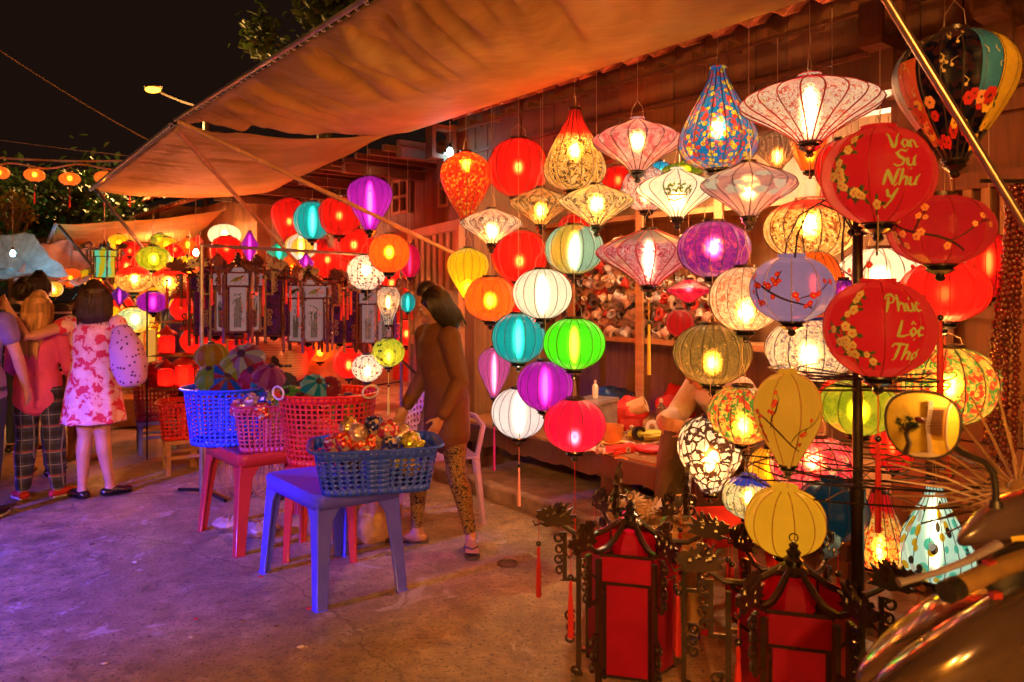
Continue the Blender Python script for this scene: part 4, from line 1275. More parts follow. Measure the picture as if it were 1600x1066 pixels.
# ---- around the wire stand on the right
SG = 'lanterns around the wire display stand'
L('red silk lantern with gold Vietnamese lettering, upper one on the stand', 1372, 276, 166, 146, 'round', S['redglow'], Y=2.5, lit=False, decal=decal_vansu, group=SG, ribs=10, kscal=.03, ztop=2.1, cap='cloth', ribm=M_ribred)
L('red silk lantern with gold Vietnamese lettering, lower one on the stand', 1372, 514, 164, 146, 'round', S['redglow'], Y=2.42, decal=decal_phuc, group=SG, ribs=10, kscal=.03, cap='cloth', ribm=M_ribred, tas=(RED_T, 215), lit=False)
L('red satin lantern with a painted peach blossom branch', 1469, 360, 150, 106, 'round', S['redsat'], Y=2.5, decal=decal_branch('peach', 16, 3), group=SG, ribs=10, lit=False, tas=(RED_T, 175), ztop=1.95, ribm=M_ribred)
L('plain red lantern behind the peach blossom one', 1476, 456, 128, 92, 'round', S['redglow'], Y=2.85, group=SG, lit=True, ribm=M_ribred, ribs=12, tas=(RED_T, 90))
L('glowing red lantern at the right wall beside the bead strings', 1545, 415, 76, 100, 'round', S['red'], Y=2.88, group=SG, ztop=2.3)
L('large dark balloon lantern painted with red and yellow flowers', 1491, 150, 172, 200, 'balloon', S['blackf'], Y=2.55, group=SG, lit=False, decal=decal_dark, ribs=18, ztop=2.66)
L('lavender satin lantern with a painted plum branch', 1237, 452, 130, 100, 'round', S['lav'], Y=2.75, decal=decal_branch('red', 24, 1), group=SG, lit=False, ribs=10, ribm=mat('silver_rib', (.35, .28, .4), .4), cap='cloth', ztop=1.72)
L('orange red lantern right behind the lavender one', 1272, 446, 84, 108, 'round', S['orange'], Y=3.15, group=SG)
L('ochre diamond lantern with a painted plum branch', 1231, 655, 106, 144, 'bulbous', S['ochre'], Y=2.5, decal=decal_branch('red', 20, 6), group=SG, lit=False, ribs=8, cap='cloth', ribm=mat('ochre_rib', (.3, .14, .03), .5), ztop=1.24)
L('plain amber round lantern below the ochre diamond one', 1227, 815, 122, 102, 'round', S['yelglow'], Y=2.53, group=SG, lit=False, ribs=12, cap='cloth', ribm=mat('ochre_rib', (.3, .14, .03), .5))
L('meadow print round lantern with a blue top left of the lower lettered one', 1264, 548, 132, 96, 'round', S['whitef'], Y=3.1, group=SG, cap=mat('blue_ring', (.02, .03, .5), .4))
L('bright red lantern partly behind the upper lettered one', 1316, 262, 80, 84, 'round', S['red'], Y=2.95, group=SG)
L('magenta lantern edge behind the upper lettered one', 1330, 302, 90, 82, 'round', S['crimson'], Y=3.25, group=SG)
L('multicolour floral round lantern behind the scooter mirror', 1482, 602, 148, 118, 'round', S['multi'], Y=2.82, group=SG, bpos=.5, tas=(RED_T, 60))
L('lime green round lantern behind the stand pole', 1341, 636, 116, 84, 'round', S['lime'], Y=3.05, group=SG, ribs=12)
L('dark teal satin lantern beside the stand pole', 1300, 797, 108, 92, 'round', S['tealglow'], Y=2.95, group=SG, lit=False, ribs=12, cap='cloth', ztop=.95)
L('red drop lantern with gold glitter behind the stand pole', 1375, 826, 84, 116, 'pear', S['redglit'], Y=2.95, group=SG, bpos=.2, ztop=1.0)
L('white drop lantern with orange mint and brown dots', 1460, 832, 112, 148, 'drop', S['whited'], Y=2.85, group=SG, decal=decal_dots, bulb='cool', cap=mat('rose_ring', (.45, .16, .14), .4), bpos=.55, ztop=.95)
L('large pink floral lantern behind the wire hoops', 1272, 728, 132, 92, 'round', S['pinkfl'], Y=3.2, group=SG)
L('white round lantern with red blossoms behind the stand pole', 1375, 432, 128, 86, 'round', S['whitep'], Y=3.25, group=SG, decal=decal_branch('red', 12, 8))
L('purple lantern tucked between the lavender and lower red ones', 1318, 466, 58, 56, 'round', S['purple'], Y=2.98, group=SG)
L('red lantern low behind the mirror stem', 1395, 700, 66, 66, 'round', S['red'], Y=3.2, group=SG)
L('yellow lantern low behind the multicolour flower one', 1200, 735, 60, 70, 'round', S['yelglow'], Y=3.35, group=SG)
L('red lantern low behind the lime green one', 1300, 610, 60, 60, 'round', S['red'], Y=3.4, group=SG)

# ---- second stall (mid left), hung under the middle awning
G2 = 'lanterns of the second stall'
for (lab, u, v, w, h, sh_, ck, s_, bl) in (
 ('red balloon lantern left of the teal one in the second stall', 452, 347, 56, 76, 'balloon', 'red', 3.3, 0),
 ('teal lantern between two red ones in the second stall', 488, 345, 58, 58, 'round', 'teal', 3.1, 1),
 ('red round lantern right of the teal one in the second stall', 530, 338, 68, 60, 'round', 'red', 3.3, 0),
 ('large violet balloon lantern highest in the second stall', 578, 318, 70, 84, 'balloon', 'magenta', 2.9, 1),
 ('orange red round lantern beside the plank door', 608, 396, 64, 60, 'round', 'orange', 3.15, 0),
 ('red lantern behind the rack, left of the orange red one', 553, 384, 62, 52, 'round', 'red', 3.5, 0),
 ('white dotted round lantern above the right rack lantern', 572, 426, 60, 54, 'round', 'whitedot', 3.2, 0),
 ('yellow and white striped lantern above the rack', 470, 386, 50, 42, 'round', 'yelw', 3.4, 1),
 ('small emerald diamond lantern above the rack', 436, 394, 38, 30, 'diamond', 'emer', 3.2, 1),
 ('slim magenta diamond lantern above the rack', 390, 386, 27, 48, 'diamond', 'magenta', 3.2, 1),
 ('cream round lantern at the top left of the second stall', 351, 368, 50, 34, 'round', 'cream', 3.6, 0),
 ('red round lantern under the cream one in the second stall', 354, 392, 50, 46, 'round', 'red', 3.25, 0),
 ('wide red lantern left of the rack post', 291, 390, 50, 54, 'tulip', 'red', 3.3, 0),
 ('orange diamond lantern behind the rack', 458, 415, 48, 32, 'diamond', 'orange', 3.6, 0),
 ('violet small lantern behind the middle rack lantern', 478, 412, 26, 30, 'diamond', 'magenta', 3.3, 1),
 ('white dotted lantern low by the right rack post', 574, 575, 48, 42, 'round', 'whitedot', 3.0, 0),
 ('lime lantern with dark print low by the right rack post', 607, 551, 50, 44, 'round', 'limep', 3.15, 0),
 ('red lantern low behind the right rack post', 545, 567, 48, 48, 'round', 'red', 3.4, 0),
 ('tall white floral lantern behind the right rack lantern', 607, 478, 38, 60, 'tulip', 'leafy', 3.3, 0),
 ('teal lantern at the plank door', 637, 473, 24, 30, 'round', 'teal', 3.45, 1),
 ('crimson lantern at the plank door', 640, 408, 34, 52, 'round', 'crimson', 3.4, 1),
 ('yellow lantern between the middle and right rack lanterns', 512, 507, 30, 40, 'balloon', 'yellow', 3.4, 0),
 ('red lantern between the middle and right rack lanterns', 532, 502, 32, 42, 'round', 'red', 3.6, 0),
 ('large red lantern deep behind the rack', 512, 404, 58, 62, 'round', 'red', 4.0, 0),
 ('red lantern deep behind the dotted one', 535, 438, 60, 64, 'round', 'red', 4.3, 0),
 ('red lantern deep behind the plank door', 612, 442, 52, 50, 'round', 'red', 4.2, 0),
 ('red balloon lantern low behind the middle rack lantern', 476, 553, 34, 36, 'balloon', 'red', 3.6, 0),
):
    small = w < 55
    L(lab, u, v, w, h, sh_, S[ck], s=s_, group=G2, bulb='cool' if bl else 'warm', small=small, tas=((RED_T, 50) if (v > 540 and ck != 'limep') else ((.6, .6, .05), 66) if ck == 'limep' else None), ztop=2.5 if v < 460 else None)
G3 = 'lanterns of the third stall'
for (lab, u, v, w, h, sh_, ck, Y, bl) in (
 ('lime round lantern highest in the third stall', 240, 404, 50, 38, 'round', 'lime', 7.2, 0),
 ('red lantern with gold netting left in the third stall', 210, 437, 56, 40, 'round', 'redtop', 7.4, 0),
 ('red top balloon lantern with gold print in the third stall', 263, 440, 52, 48, 'balloon', 'redtop', 7.3, 0),
 ('magenta round lantern in the third stall', 239, 472, 46, 32, 'round', 'magenta', 7.0, 1),
 ('yellow lantern with rainbow stripes in the third stall', 211, 500, 56, 40, 'round', 'yelaqua', 7.6, 0),
 ('small orange lantern left of the third stall', 110, 434, 30, 30, 'bulbous', 'orange', 9.2, 0),
 ('second small orange lantern left of the third stall', 138, 434, 26, 26, 'bulbous', 'yellow', 9.4, 0),
 ('smallest orange lantern beside the dark haired woman', 158, 440, 20, 20, 'bulbous', 'orange', 9.4, 0),
 ('pale yellow lantern above the striped shirt man', 85, 452, 24, 24, 'round', 'yelw', 9.0, 0),
 ('red lantern right of the dark haired woman', 165, 465, 30, 40, 'round', 'red', 8.8, 0),
 ('small violet lantern right of the dark haired woman', 187, 462, 26, 30, 'diamond', 'purple', 8.0, 1),
 ('yellow lantern beside the floral dress shoulder', 172, 495, 34, 34, 'round', 'yellow', 9.0, 0),
 ('red lantern behind the gold netted one', 198, 415, 40, 34, 'round', 'red', 9.0, 0),
 ('small yellow lantern under the red top balloon', 271, 474, 18, 20, 'round', 'yellow', 8.0, 0),
 ('orange lantern right of the red top balloon', 296, 428, 34, 34, 'diamond', 'orange', 8.0, 0),
 ('yellow box shaped lantern on the far table', 232, 520, 32, 28, 'cone', 'yellow', 8.6, 0),
 ('red lantern behind the rainbow striped one', 190, 478, 34, 34, 'round', 'red', 9.4, 0),
 ('small yellow lantern behind the blond man', 268, 405, 26, 24, 'round', 'yellow', 9.2, 0),
 ('orange lantern low in the third stall', 196, 530, 30, 26, 'round', 'orange', 9.6, 0),
 ('amber lantern hanging by the far awning', 250, 375, 30, 20, 'round', 'lime', 9.6, 0),
):
    L(lab, u, v, w, h, sh_, S[ck], Y=Y, group=G3, bulb='cool' if bl else 'warm', small=True, ztop=2.25)
rq = random.Random(31)
ordn = ['first', 'second', 'third', 'fourth', 'fifth', 'sixth', 'seventh', 'eighth', 'ninth', 'tenth', 'eleventh', 'twelfth']
for (nm, v0, us, Y, cols) in (('upper', 412, range(150, 315, 14), 9.8, ('red', 'orange', 'yellow', 'red')), ('middle', 452, range(158, 318, 14), 10.2, ('orange', 'red', 'yellow', 'crimson')), ('lower', 512, range(160, 318, 17), 9.9, ('red', 'yellow', 'orange', 'magenta'))):
    for i, u in enumerate(us):
        ck = cols[i % 4]
        L('small %s lantern, %s from the left in the %s back row of the third stall' % (ck, ordn[i], nm), u + rq.uniform(-4, 4), v0 + rq.uniform(-8, 8), rq.uniform(22, 30), rq.uniform(18, 26), rq.choice(['round', 'balloon', 'round']), S[ck], Y=Y + rq.uniform(-.3, .3), group='small lanterns at the back of the third stall', small=True, ribs=8, ztop=2.3)
for (nm, v0, us, Y, cols) in (('hanging', 385, range(186, 312, 18), 8.9, ('yellow', 'red', 'orange', 'crimson')), ('knee high', 560, range(176, 300, 20), 9.2, ('red', 'orange', 'red', 'yellow'))):
    for i, u in enumerate(us):
        ck = cols[i % 4]
        L('%s %s lantern, %s from the left in the nearer row of the third stall' % (nm, ck, ordn[i]), u + rq.uniform(-5, 5), v0 + rq.uniform(-10, 10), rq.uniform(26, 36), rq.uniform(22, 30), rq.choice(['round', 'balloon', 'diamond']), S[ck], Y=Y + rq.uniform(-.3, .3), group='lanterns in the nearer rows of the third stall', small=True, ribs=8, ztop=2.35)
for i, (u, v, ck) in enumerate(((330, 470, 'red'), (345, 500, 'orange'), (430, 452, 'crimson'), (432, 500, 'red'), (520, 470, 'orange'), (555, 500, 'crimson'), (560, 530, 'red'), (500, 545, 'orange'), (420, 540, 'yellow'), (635, 520, 'red'), (405, 350, 'crimson'), (335, 345, 'orange'))):
    L('small %s lantern, %s of those glowing deep inside the second stall' % (ck, ordn[i]), u, v, 44, 40, 'round', S[ck], s=4.6, group='lanterns deep inside the second stall', small=True, ribs=10)
# string of small lanterns across the street
G4 = 'small lanterns on the cable across the street'
for i, (u, v, lab) in enumerate(((-2, 270, 'small lantern with red tassel on the cable, cut by the left edge'), (54, 274, 'small cable lantern, second from the left edge'), (109, 280, 'small cable lantern, third from the left edge'), (163, 278, 'small cable lantern, fourth from the left edge'), (203, 279, 'small cable lantern beside the awning corner'))):
    L(lab, u, v, 30, 20, 'round', silk('small_orange_silk', 'plain', (1, .22, .02), lit=1.6), Y=8.9, group=G4, small=True, ribs=6, ribm=M_ribred, tas=((.7, .02, .01), 28), ztop=P(0, 259 + i * .9, 8.98).z)
finish_cords()
# overlap report for tuning
for i, a in enumerate(ALL):
    for b_ in ALL[i + 1:]:
        d = a['c'] - b_['c']; q = math.sqrt((math.hypot(d.x, d.y) / (a['Wd'] + b_['Wd'])) ** 2 + (d.z / (a['Hh'] / 2 + b_['Hh'] / 2)) ** 2)
        if q < .86: print('OVERLAP %.2f | %s | %s' % (q, a['label'][:40], b_['label'][:40]))

# ================================================================== carved palace lanterns
def dragon(mb, M, s=1.0, th=.016, seed=0, mi=0):
    """carved dragon head with flame crest, seen from the side; x outward, z up"""
    rnd = random.Random(seed)
    poly = [(-.02, -.03), (.02, -.045), (.05, -.04), (.09, -.05), (.12, -.035), (.095, -.022), (.13, -.012), (.15, .004), (.135, .02), (.142, .036), (.118, .04), (.105, .055),
            (.088, .045), (.07, .075), (.058, .05), (.035, .09), (.03, .055), (0, .1), (.0, .058), (-.03, .095), (-.022, .045), (-.06, .07), (-.042, .025), (-.08, .03), (-.05, 0), (-.075, -.02)]
    mb.prism([(x * s, z * s) for x, z in poly], th * s, M, mi)
    for i in range(7):
        x = rnd.uniform(-.03, .1) * s; z = rnd.uniform(-.03, .05) * s
        mb.ball(M @ Vector((x, 0, z)), rnd.uniform(.012, .02) * s, 6, 4, mi, (1, 1, 1))
    for i in range(5):      # horns and whiskers curling back and up
        sy = (-1, 1)[i % 2]
        x0 = (.02 + .02 * (i % 3)) * s; p = [(x0, .004 * sy, .03), (x0 - .02, .016 * sy, .06 + .006 * i), (x0 - .045 + .01 * i, .022 * sy, .085)]
        mb.tube([M @ Vector((q[0] * 1.0, q[1] * s, q[2] * s)) for q in p], [.007 * s, .005 * s, .001], 5, mi)
    mb.tube([M @ Vector(q) for q in ((.11 * s, 0, -.03 * s), (.15 * s, .004, -.045 * s), (.165 * s, 0, -.02 * s))], [.007 * s, .006 * s, .002], 5, mi)
def fret(mb, M, n=3, s=.034, th=.012, mi=0):
    """column of openwork scroll squares going down from the origin"""
    z = 0
    for i in range(n):
        w_ = s * (1 if i % 2 == 0 else .85); h_ = s * .95
        cx_, cz_ = w_ * .42, z - h_ * .5
        pts_ = [M @ Vector((cx_ + math.cos(a_) * w_ * (.42 - .16 * q_ / 13), (q_ % 2) * .0004, cz_ + math.sin(a_) * h_ * (.44 - .20 * q_ / 13))) for q_, a_ in enumerate([PI * .75 - 2 * PI * 1.15 * i_ / 13 for i_ in range(14)])]
        mb.tube(pts_, s * .13, 5, mi)
        mb.box((w_ * .1, 0, z - h_ * .02), (w_ * .3, th, s * .2), 0, mi, M)
        z -= h_ + s * .05
        s *= .97
def Mz(a, x=0, z=0): return Matrix.Rotation(a, 4, 'Z') @ Matrix.Translation((x, 0, z))

def palace(label, loc, rot, k=1.0, panel=None, group=None, tassels=True, painted=False, sides=6, floor=True, bandonly=False, tcol=(.42, .01, .012), lit=0, name='palace_lantern', frame=None, extra_arms=True):
    """hexagonal dark wood lantern with cloth panels, dragon arms and scroll frets; origin at its lowest point"""
    fr = frame or M_blackwood
    root = empty(name, label, 'lantern', loc, (0, 0, rot), group)
    Rb, Rt, Rp = .165 * k, .188 * k, .20 * k
    z0, z1, z2, z3 = .085 * k, .43 * k, .535 * k, .66 * k
    b = MB()
    for j in range(sides):
        a = 2 * PI * j / sides
        b.box((Rb, 0, (z0 + z1) / 2), (.014 * k, .014 * k, z1 - z0 + .02 * k), 0, 0, Mz(a))
        b.box((Rp, 0, .26 * k), (.018 * k, .018 * k, .52 * k), 0, 0, Mz(a))
        for zz in (.10, .395): b.box(((Rb + Rp) / 2, 0, zz * k), (Rp - Rb, .012 * k, .014 * k), 0, 0, Mz(a))
    b.build('post_frame', fr, root, smooth=False)
    b = MB()
    for R_, zz in ((Rb, z0), (Rb, z1), (Rt, z1 + .004 * k), (Rt, z2)):
        for j in range(sides):
            a0, a1 = 2 * PI * j / sides, 2 * PI * (j + 1) / sides
            b.tube([(R_ * math.cos(a0), R_ * math.sin(a0), zz), (R_ * math.cos(a1), R_ * math.sin(a1), zz)], .007 * k, 4)
    b.build('rim_frame', fr, root, smooth=False)
    def panels(nm, R_, za, zb, ins, m):
        for j in range(sides):
            a0, a1 = 2 * PI * (j + ins) / sides, 2 * PI * (j + 1 - ins) / sides
            p0 = Vector((R_ * math.cos(2 * PI * j / sides), R_ * math.sin(2 * PI * j / sides), 0)); p1 = Vector((R_ * math.cos(2 * PI * (j + 1) / sides), R_ * math.sin(2 * PI * (j + 1) / sides), 0))
            q0 = p0.lerp(p1, ins); q1 = p0.lerp(p1, 1 - ins)
            mb = MB()
            up = Vector((0, 0, 1)); nrm = (q1 - q0).cross(up).normalized() * -.0015
            vs = [q0 + up * za + nrm, q1 + up * za + nrm, q1 + up * zb + nrm, q0 + up * zb + nrm]
            vs += [v_ - nrm * 2 for v_ in vs]
            mb.add(vs, [(0, 1, 2, 3), (7, 6, 5, 4), (0, 4, 5, 1), (1, 5, 6, 2), (2, 6, 7, 3), (3, 7, 4, 0)])
            o = mb.build(nm, m, root, smooth=False)
            if painted:
                paint(o, q0, q1, za, zb, j)
    def paint(o, q0, q1, za, zb, j):
        rnd = random.Random(j * 7 + int(za * 100)); d = q1 - q0
        out = Vector((d.y, -d.x, 0)).normalized() * .003
        mb = MB()
        def pt(x, z): return q0 + d * x + Vector((0, 0, za + (zb - za) * z)) + out
        if zb - za > .15 * k:
            for i in range(5):
                x = .3 + .09 * i
                mb.tube([pt(x, .1), pt(x + .02, .55 + rnd.uniform(-.1, .2))], .0035 * k, 4)
            for i in range(26):
                c = pt(rnd.uniform(.2, .8), rnd.uniform(.3, .85)); e = c + d * rnd.uniform(-.18, .18) + Vector((0, 0, rnd.uniform(-.03, .01) * k))
                mb.tube([c, e], [.005 * k, .001], 4)
        else:
            # a leaf and thin wading legs
            vs = [pt(.12, .3), pt(.35, .62), pt(.62, .72), pt(.85, .88), pt(.66, .5), pt(.45, .3)]
            mb.add(vs, [(0, 1, 2, 3, 4, 5)])
            mb.tube([pt(.4, .35), pt(.38, .08)], .0015 * k, 4); mb.tube([pt(.6, .45), pt(.62, .08)], .0015 * k, 4)
        mb.build('painted_picture', mat('ink_green_paint', (.05, .07, .025), .6), o, auto=0)
        mb = MB()
        for i in range(5):
            c = pt(rnd.uniform(.5, .9), rnd.uniform(.15, .7)); mb.ball(c, .005 * k, 5, 4)
            mb.tube([c, c + d * .1 + Vector((0, 0, .02 * k))], .0018 * k, 4)
        mb.build('painted_bird', mat('ink_red_paint', (.55, .06, .05), .6), o, auto=0)
    pm = panel
    panels('lower_panel', Rb, z0, z1, .14 if painted else .05, pm)
    panels('upper_band', Rt, z1 + .006 * k, z2, .10 if painted else .03, pm)
    # inner roof cloth between the ribs
    b = MB(); 
    b.lathe([(Rb * .40, z2 - .05 * k), (Rb * .36, z2 - .01 * k), (.04 * k, z2 + .035 * k), (.03 * k, z3 - .08 * k)], sides, cap=False)
    b.build('roof_cloth', pm, root, smooth=False)
    # roof ribs rising to the cap and sweeping out to the dragons
    b = MB()
    for j in range(sides):
        M_ = Mz(2 * PI * j / sides)
        pts = [M_ @ Vector(p) for p in ((.03 * k, 0, .622 * k), (.06 * k, 0, .60 * k), (.105 * k, 0, .570 * k), (.155 * k, 0, .551 * k), (.215 * k, 0, .553 * k), (.262 * k, 0, .58 * k))]
        b.tube(pts, [.010 * k, .011 * k, .012 * k, .012 * k, .010 * k, .008 * k], 6)
    b.build('roof_ribs', fr, root)
    b = MB(); b.lathe([(.045 * k, .60 * k), (.052 * k, .612 * k), (.04 * k, .625 * k), (.025 * k, .632 * k), (.032 * k, .645 * k), (.018 * k, .655 * k), (.024 * k, .668 * k), (.012 * k, .68 * k), (.016 * k, .69 * k), (.003 * k, .70 * k)], 14)
    ring = []
    for i in range(13): th = 2 * PI * i / 12; ring.append((.013 * k * math.cos(th), 0, .713 * k + .013 * k * math.sin(th)))
    b.tube(ring, .0022 * k, 5, cap=False)
    b.build('crown_finial', M_black, root)
    for j in range(sides):
        M_ = Mz(2 * PI * j / sides)
        b = MB(); dragon(b, M_ @ Matrix.Translation((.265 * k, 0, .605 * k)), k * .72, seed=j)
        d = b.build('dragon_head', fr, root, auto=30)
        b = MB()
        b.box((.255 * k, 0, .46 * k), (.016 * k, .014 * k, .19 * k), 0, 0, M_)
        fret(b, M_ @ Matrix.Translation((.262 * k, 0, .55 * k)), 4, .044 * k, .014 * k)
        b.box(((.248 + .205) / 2 * k, 0, .372 * k), ((.25 - .2) * k, .012 * k, .014 * k), 0, 0, M_)
        b.build('scroll_bracket', fr, root, smooth=False)
        b = MB()
        fret(b, M_ @ Matrix.Translation((.216 * k, 0, .25 * k)), 3, .046 * k, .014 * k)
        b.build('scroll_fret', fr, root, smooth=False)
        if floor:
            b = MB(); b.ball(M_ @ Vector((Rp + .012 * k, 0, .018 * k)), .022 * k, 8, 6, 0, (1, .6, .8)); b.box((Rp, 0, .008 * k), (.03 * k, .02 * k, .016 * k), 0, 0, M_)
            b.build('foot', fr, root)
        if tassels:
            tx = .36 * k
            p = M_ @ Vector((tx, 0, .60 * k))
            b = MB(); b.tube([p, p - Vector((0, 0, .09 * k))], .0014, 4); b.build('tassel_cord', tassel_mat(tcol), root)
            b = MB(); b.ball(p - Vector((0, 0, .10 * k)), .011 * k, 10, 8); b.build('bead', M_black, root)
            b = MB(); tassel_mesh(b, p.x, p.y, p.z - .11 * k, .20 * k, .0085 * k); b.build('tassel', tassel_mat(tcol), root)
    b = MB(); b.lathe([(.06 * k, z0 - .004), (.065 * k, z0 - .014 * k), (.03 * k, z0 - .024 * k), (.034 * k, z0 - .034 * k), (.006 * k, z0 - .052 * k)], 12); b.build('base_finial', M_black, root)
    return root
M_pred = silk('palace_red_cloth', 'plain', (.66, .012, .10), lit=.0, transp=.04)
M_pwhite = silk('palace_white_cloth', 'plain', (.80, .40, .38), lit=.8, transp=.02)  # panels brightened by their own emission and pink tint, no lamp inside
M_pyel = silk('palace_yellow_cloth', 'plain', (.85, .5, .04), lit=1.2, transp=.05)
g1 = P(985, 1000, 2.84)
palace('red panelled black wood palace lantern standing left on the street', (g1.x, 2.84, 0), R(-14), 1.0, M_pred, 'carved palace lanterns on the street')
g2 = P(1240, 1000, 2.36)
palace('red panelled black wood palace lantern in front of the display stand, nearest the scooter', (g2.x, 2.36, 0), R(-15), 1.0, M_pred, 'carved palace lanterns on the street')

# ================================================================== metal rack with hanging painted lanterns
ra, rb_ = G(315, 775), G(627, 686)
ra = Vector((P(315, 775, 5.4).x, 5.4, 0)); rb_ = Vector((P(627, 600, 7.2).x, 7.2, 0))
rk = empty('metal_rack', 'thin metal frame rack carrying the painted wooden lanterns', 'rack', (ra + rb_) / 2)
o_ = Vector(rk.location); rd = (rb_ - ra).normalized(); rn = Vector((-rd.y, rd.x, 0))
ZR = 1.835
for p in (ra, rb_):
    b = MB(); b.tube([p - o_ + Vector((0, 0, .03)), p - o_ + Vector((0, 0, ZR))], .016, 8); b.build('post', M_steel, rk)
    b = MB(); b.tube([p - o_ + rn * .28 + Vector((0, 0, .012)), p - o_ + Vector((0, 0, .05)), p - o_ - rn * .28 + Vector((0, 0, .012))], .013, 6); b.build('foot', M_rust, rk)
b = MB(); b.tube([ra - o_ + Vector((0, 0, ZR)), rb_ - o_ + Vector((0, 0, ZR))], .014, 8); b.build('top_bar', M_steel, rk)
b = MB(); b.tube([ra - o_ + Vector((0, 0, .62)), rb_ - o_ + Vector((0, 0, .62))], .008, 6); b.build('lower_bar', M_rust, rk)
G5 = 'painted wooden lanterns hanging on the metal rack'
W_red = wood('reddish_carved_wood', (.12, .03, .018), .5, rough=.35, coat=.3, island=.2)
for i, (u, vt, vb, Yp, lab) in enumerate(((372, 405, 530, 5.9, 'painted lantern on the rack with bamboo picture, widest white panels, nearest the left post'), (482, 425, 545, 6.4, 'painted lantern in the middle of the rack with blue lit edges'), (586, 438, 545, 6.9, 'painted lantern at the right end of the rack with cream panel'))):
    hh = (vb - vt) / FP * Yp; k = hh / .70 * 1.12
    x = (u - 800) / FP * Yp
    zb = EYE - (vb + 4 - HY) / FP * Yp
    r_ = palace(lab, (x, Yp, zb), R(20 + i * 13), k, M_pwhite, G5, True, True, floor=False, tcol=(.55, .02, .015), frame=W_red)
    b = MB(); zt = ZR - zb; b.tube([(0, 0, .715 * k), (0, 0, zt + .01)], .002, 4); b.build('hanging_cord', M_cord, r_)
# green and yellow box lantern in the third stall
for u, vt, vb, Yp, lab in ((338, 408, 535, 6.3, 'dark carved hanging lantern beside the left rack post'), (428, 415, 535, 6.35, 'dark carved hanging lantern between the bamboo picture one and the middle one'), (532, 432, 545, 6.9, 'dark carved hanging lantern left of the cream panelled one')):
    hh = (vb - vt) / FP * Yp; k = hh / .70 * 1.1
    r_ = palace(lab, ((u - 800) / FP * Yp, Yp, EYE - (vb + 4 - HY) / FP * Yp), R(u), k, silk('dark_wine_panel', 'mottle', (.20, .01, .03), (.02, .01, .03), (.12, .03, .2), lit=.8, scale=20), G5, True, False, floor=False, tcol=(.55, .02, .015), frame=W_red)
    b = MB(); b.tube([(0, 0, .715 * k), (0, 0, ZR - r_.location.z + .1)], .002, 4); b.build('hanging_cord', M_cord, r_)
q = P(163, 442, 7.6)
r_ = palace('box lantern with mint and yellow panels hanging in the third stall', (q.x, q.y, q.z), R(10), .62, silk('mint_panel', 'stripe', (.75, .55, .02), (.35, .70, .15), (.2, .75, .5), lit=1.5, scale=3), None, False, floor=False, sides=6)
b = MB(); b.tube([(0, 0, .44), (0, 0, .9)], .003, 4); b.build('hanging_cord', M_cord, r_)

# ================================================================== plastic tables and baskets
def plastic(name, c, rough=.35): return mat(name, c, rough, var=.12, vs=5, bs=60, bstr=.06, coat=.15)
def table(name, label, feet, zt, m, group=None, thk=.05, lw=.075):
    """four-legged moulded plastic table; feet: 4 ground points in order"""
    ft = [Vector((f.x, f.y, 0)) for f in feet]
    c = sum(ft, Vector()) / 4
    root = empty(name, label, 'table', c)
    top = [(f - c) * .80 + Vector((0, 0, zt)) for f in ft]
    # top board with rounded corners and lip
    def rounded(rad, infl, z, n=6):
        out = []
        for i in range(4):
            p = Vector((top[i].x, top[i].y, 0)); a = Vector((top[i - 1].x, top[i - 1].y, 0)) - p; d = Vector((top[(i + 1) % 4].x, top[(i + 1) % 4].y, 0)) - p
            a.normalize(); d.normalize()
            pc = p - (a + d) * infl
            for q in range(n + 1):
                f = q / n
                s0 = pc + a * rad; s1 = pc + d * rad
                out.append((s0 * (1 - f) ** 2 + pc * 2 * f * (1 - f) + s1 * f ** 2) + Vector((0, 0, z)))
        return out
    b = MB()
    rings = [rounded(.05, .03, zt - thk - .02), rounded(.05, .035, zt - .014), rounded(.05, .028, zt), rounded(.05, .01, zt), rounded(.05, .0, zt - .004)]
    n = len(rings[0]); vs = sum(rings, [])
    fs = []
    for k in range(len(rings) - 1):
        for j in range(n): fs.append((k * n + j, k * n + (j + 1) % n, (k + 1) * n + (j + 1) % n, (k + 1) * n + j))
    fs.append(tuple((len(rings) - 1) * n + j for j in range(n)))
    b.add(vs, fs)
    o = b.build('table_top', m, root, auto=35); solid(o, .004, 1)
    for i in range(4):
        f = ft[i] - c; t_ = top[i]
        ins = -Vector((t_.x, t_.y, 0)).normalized()
        ea = (ft[i - 1] - ft[i]).normalized(); eb = (ft[(i + 1) % 4] - ft[i]).normalized()
        b = MB()
        # L-section leg wrapping the corner with a flared knee
        secs = []
        for (q, wd) in ((0, lw * .72), (.55, lw * .9), (.82, lw * 1.05), (.93, lw * 1.5), (1.0, lw * 2.6)):
            p = f.lerp(Vector((t_.x, t_.y, zt - thk - .002 + .012)), q) - (ea + eb) * (.024 if q > 0 else .0) * q
            s_ = [p + eb * wd, p + eb * .012 + ea * 0 , p, p + ea * .012, p + ea * wd]
            s_ += [p + ea * wd + eb * .018, p + ea * .02 + eb * .02, p + eb * wd + ea * .018]
            secs.append(s_)
        vs = sum(secs, []); k_ = 8
        order = [0, 1, 2, 3, 4, 5, 6, 7]
        fs = []
        for k in range(len(secs) - 1):
            for j in range(k_): fs.append((k * k_ + j, k * k_ + (j + 1) % k_, (k + 1) * k_ + (j + 1) % k_, (k + 1) * k_ + j))
        fs.append(tuple(range(k_))); fs.append(tuple((len(secs) - 1) * k_ + j for j in range(k_ - 1, -1, -1)))
        b.add(vs, fs)
        o = b.build('leg', m, root, auto=35); bev(o, .005)
    return root
PL_blue = plastic('blue_violet_plastic', (.07, .07, 1.0)); PL_red = plastic('dark_red_plastic', (.42, .025, .03)); PL_bb = plastic('cobalt_plastic', (.02, .07, .85), .25)
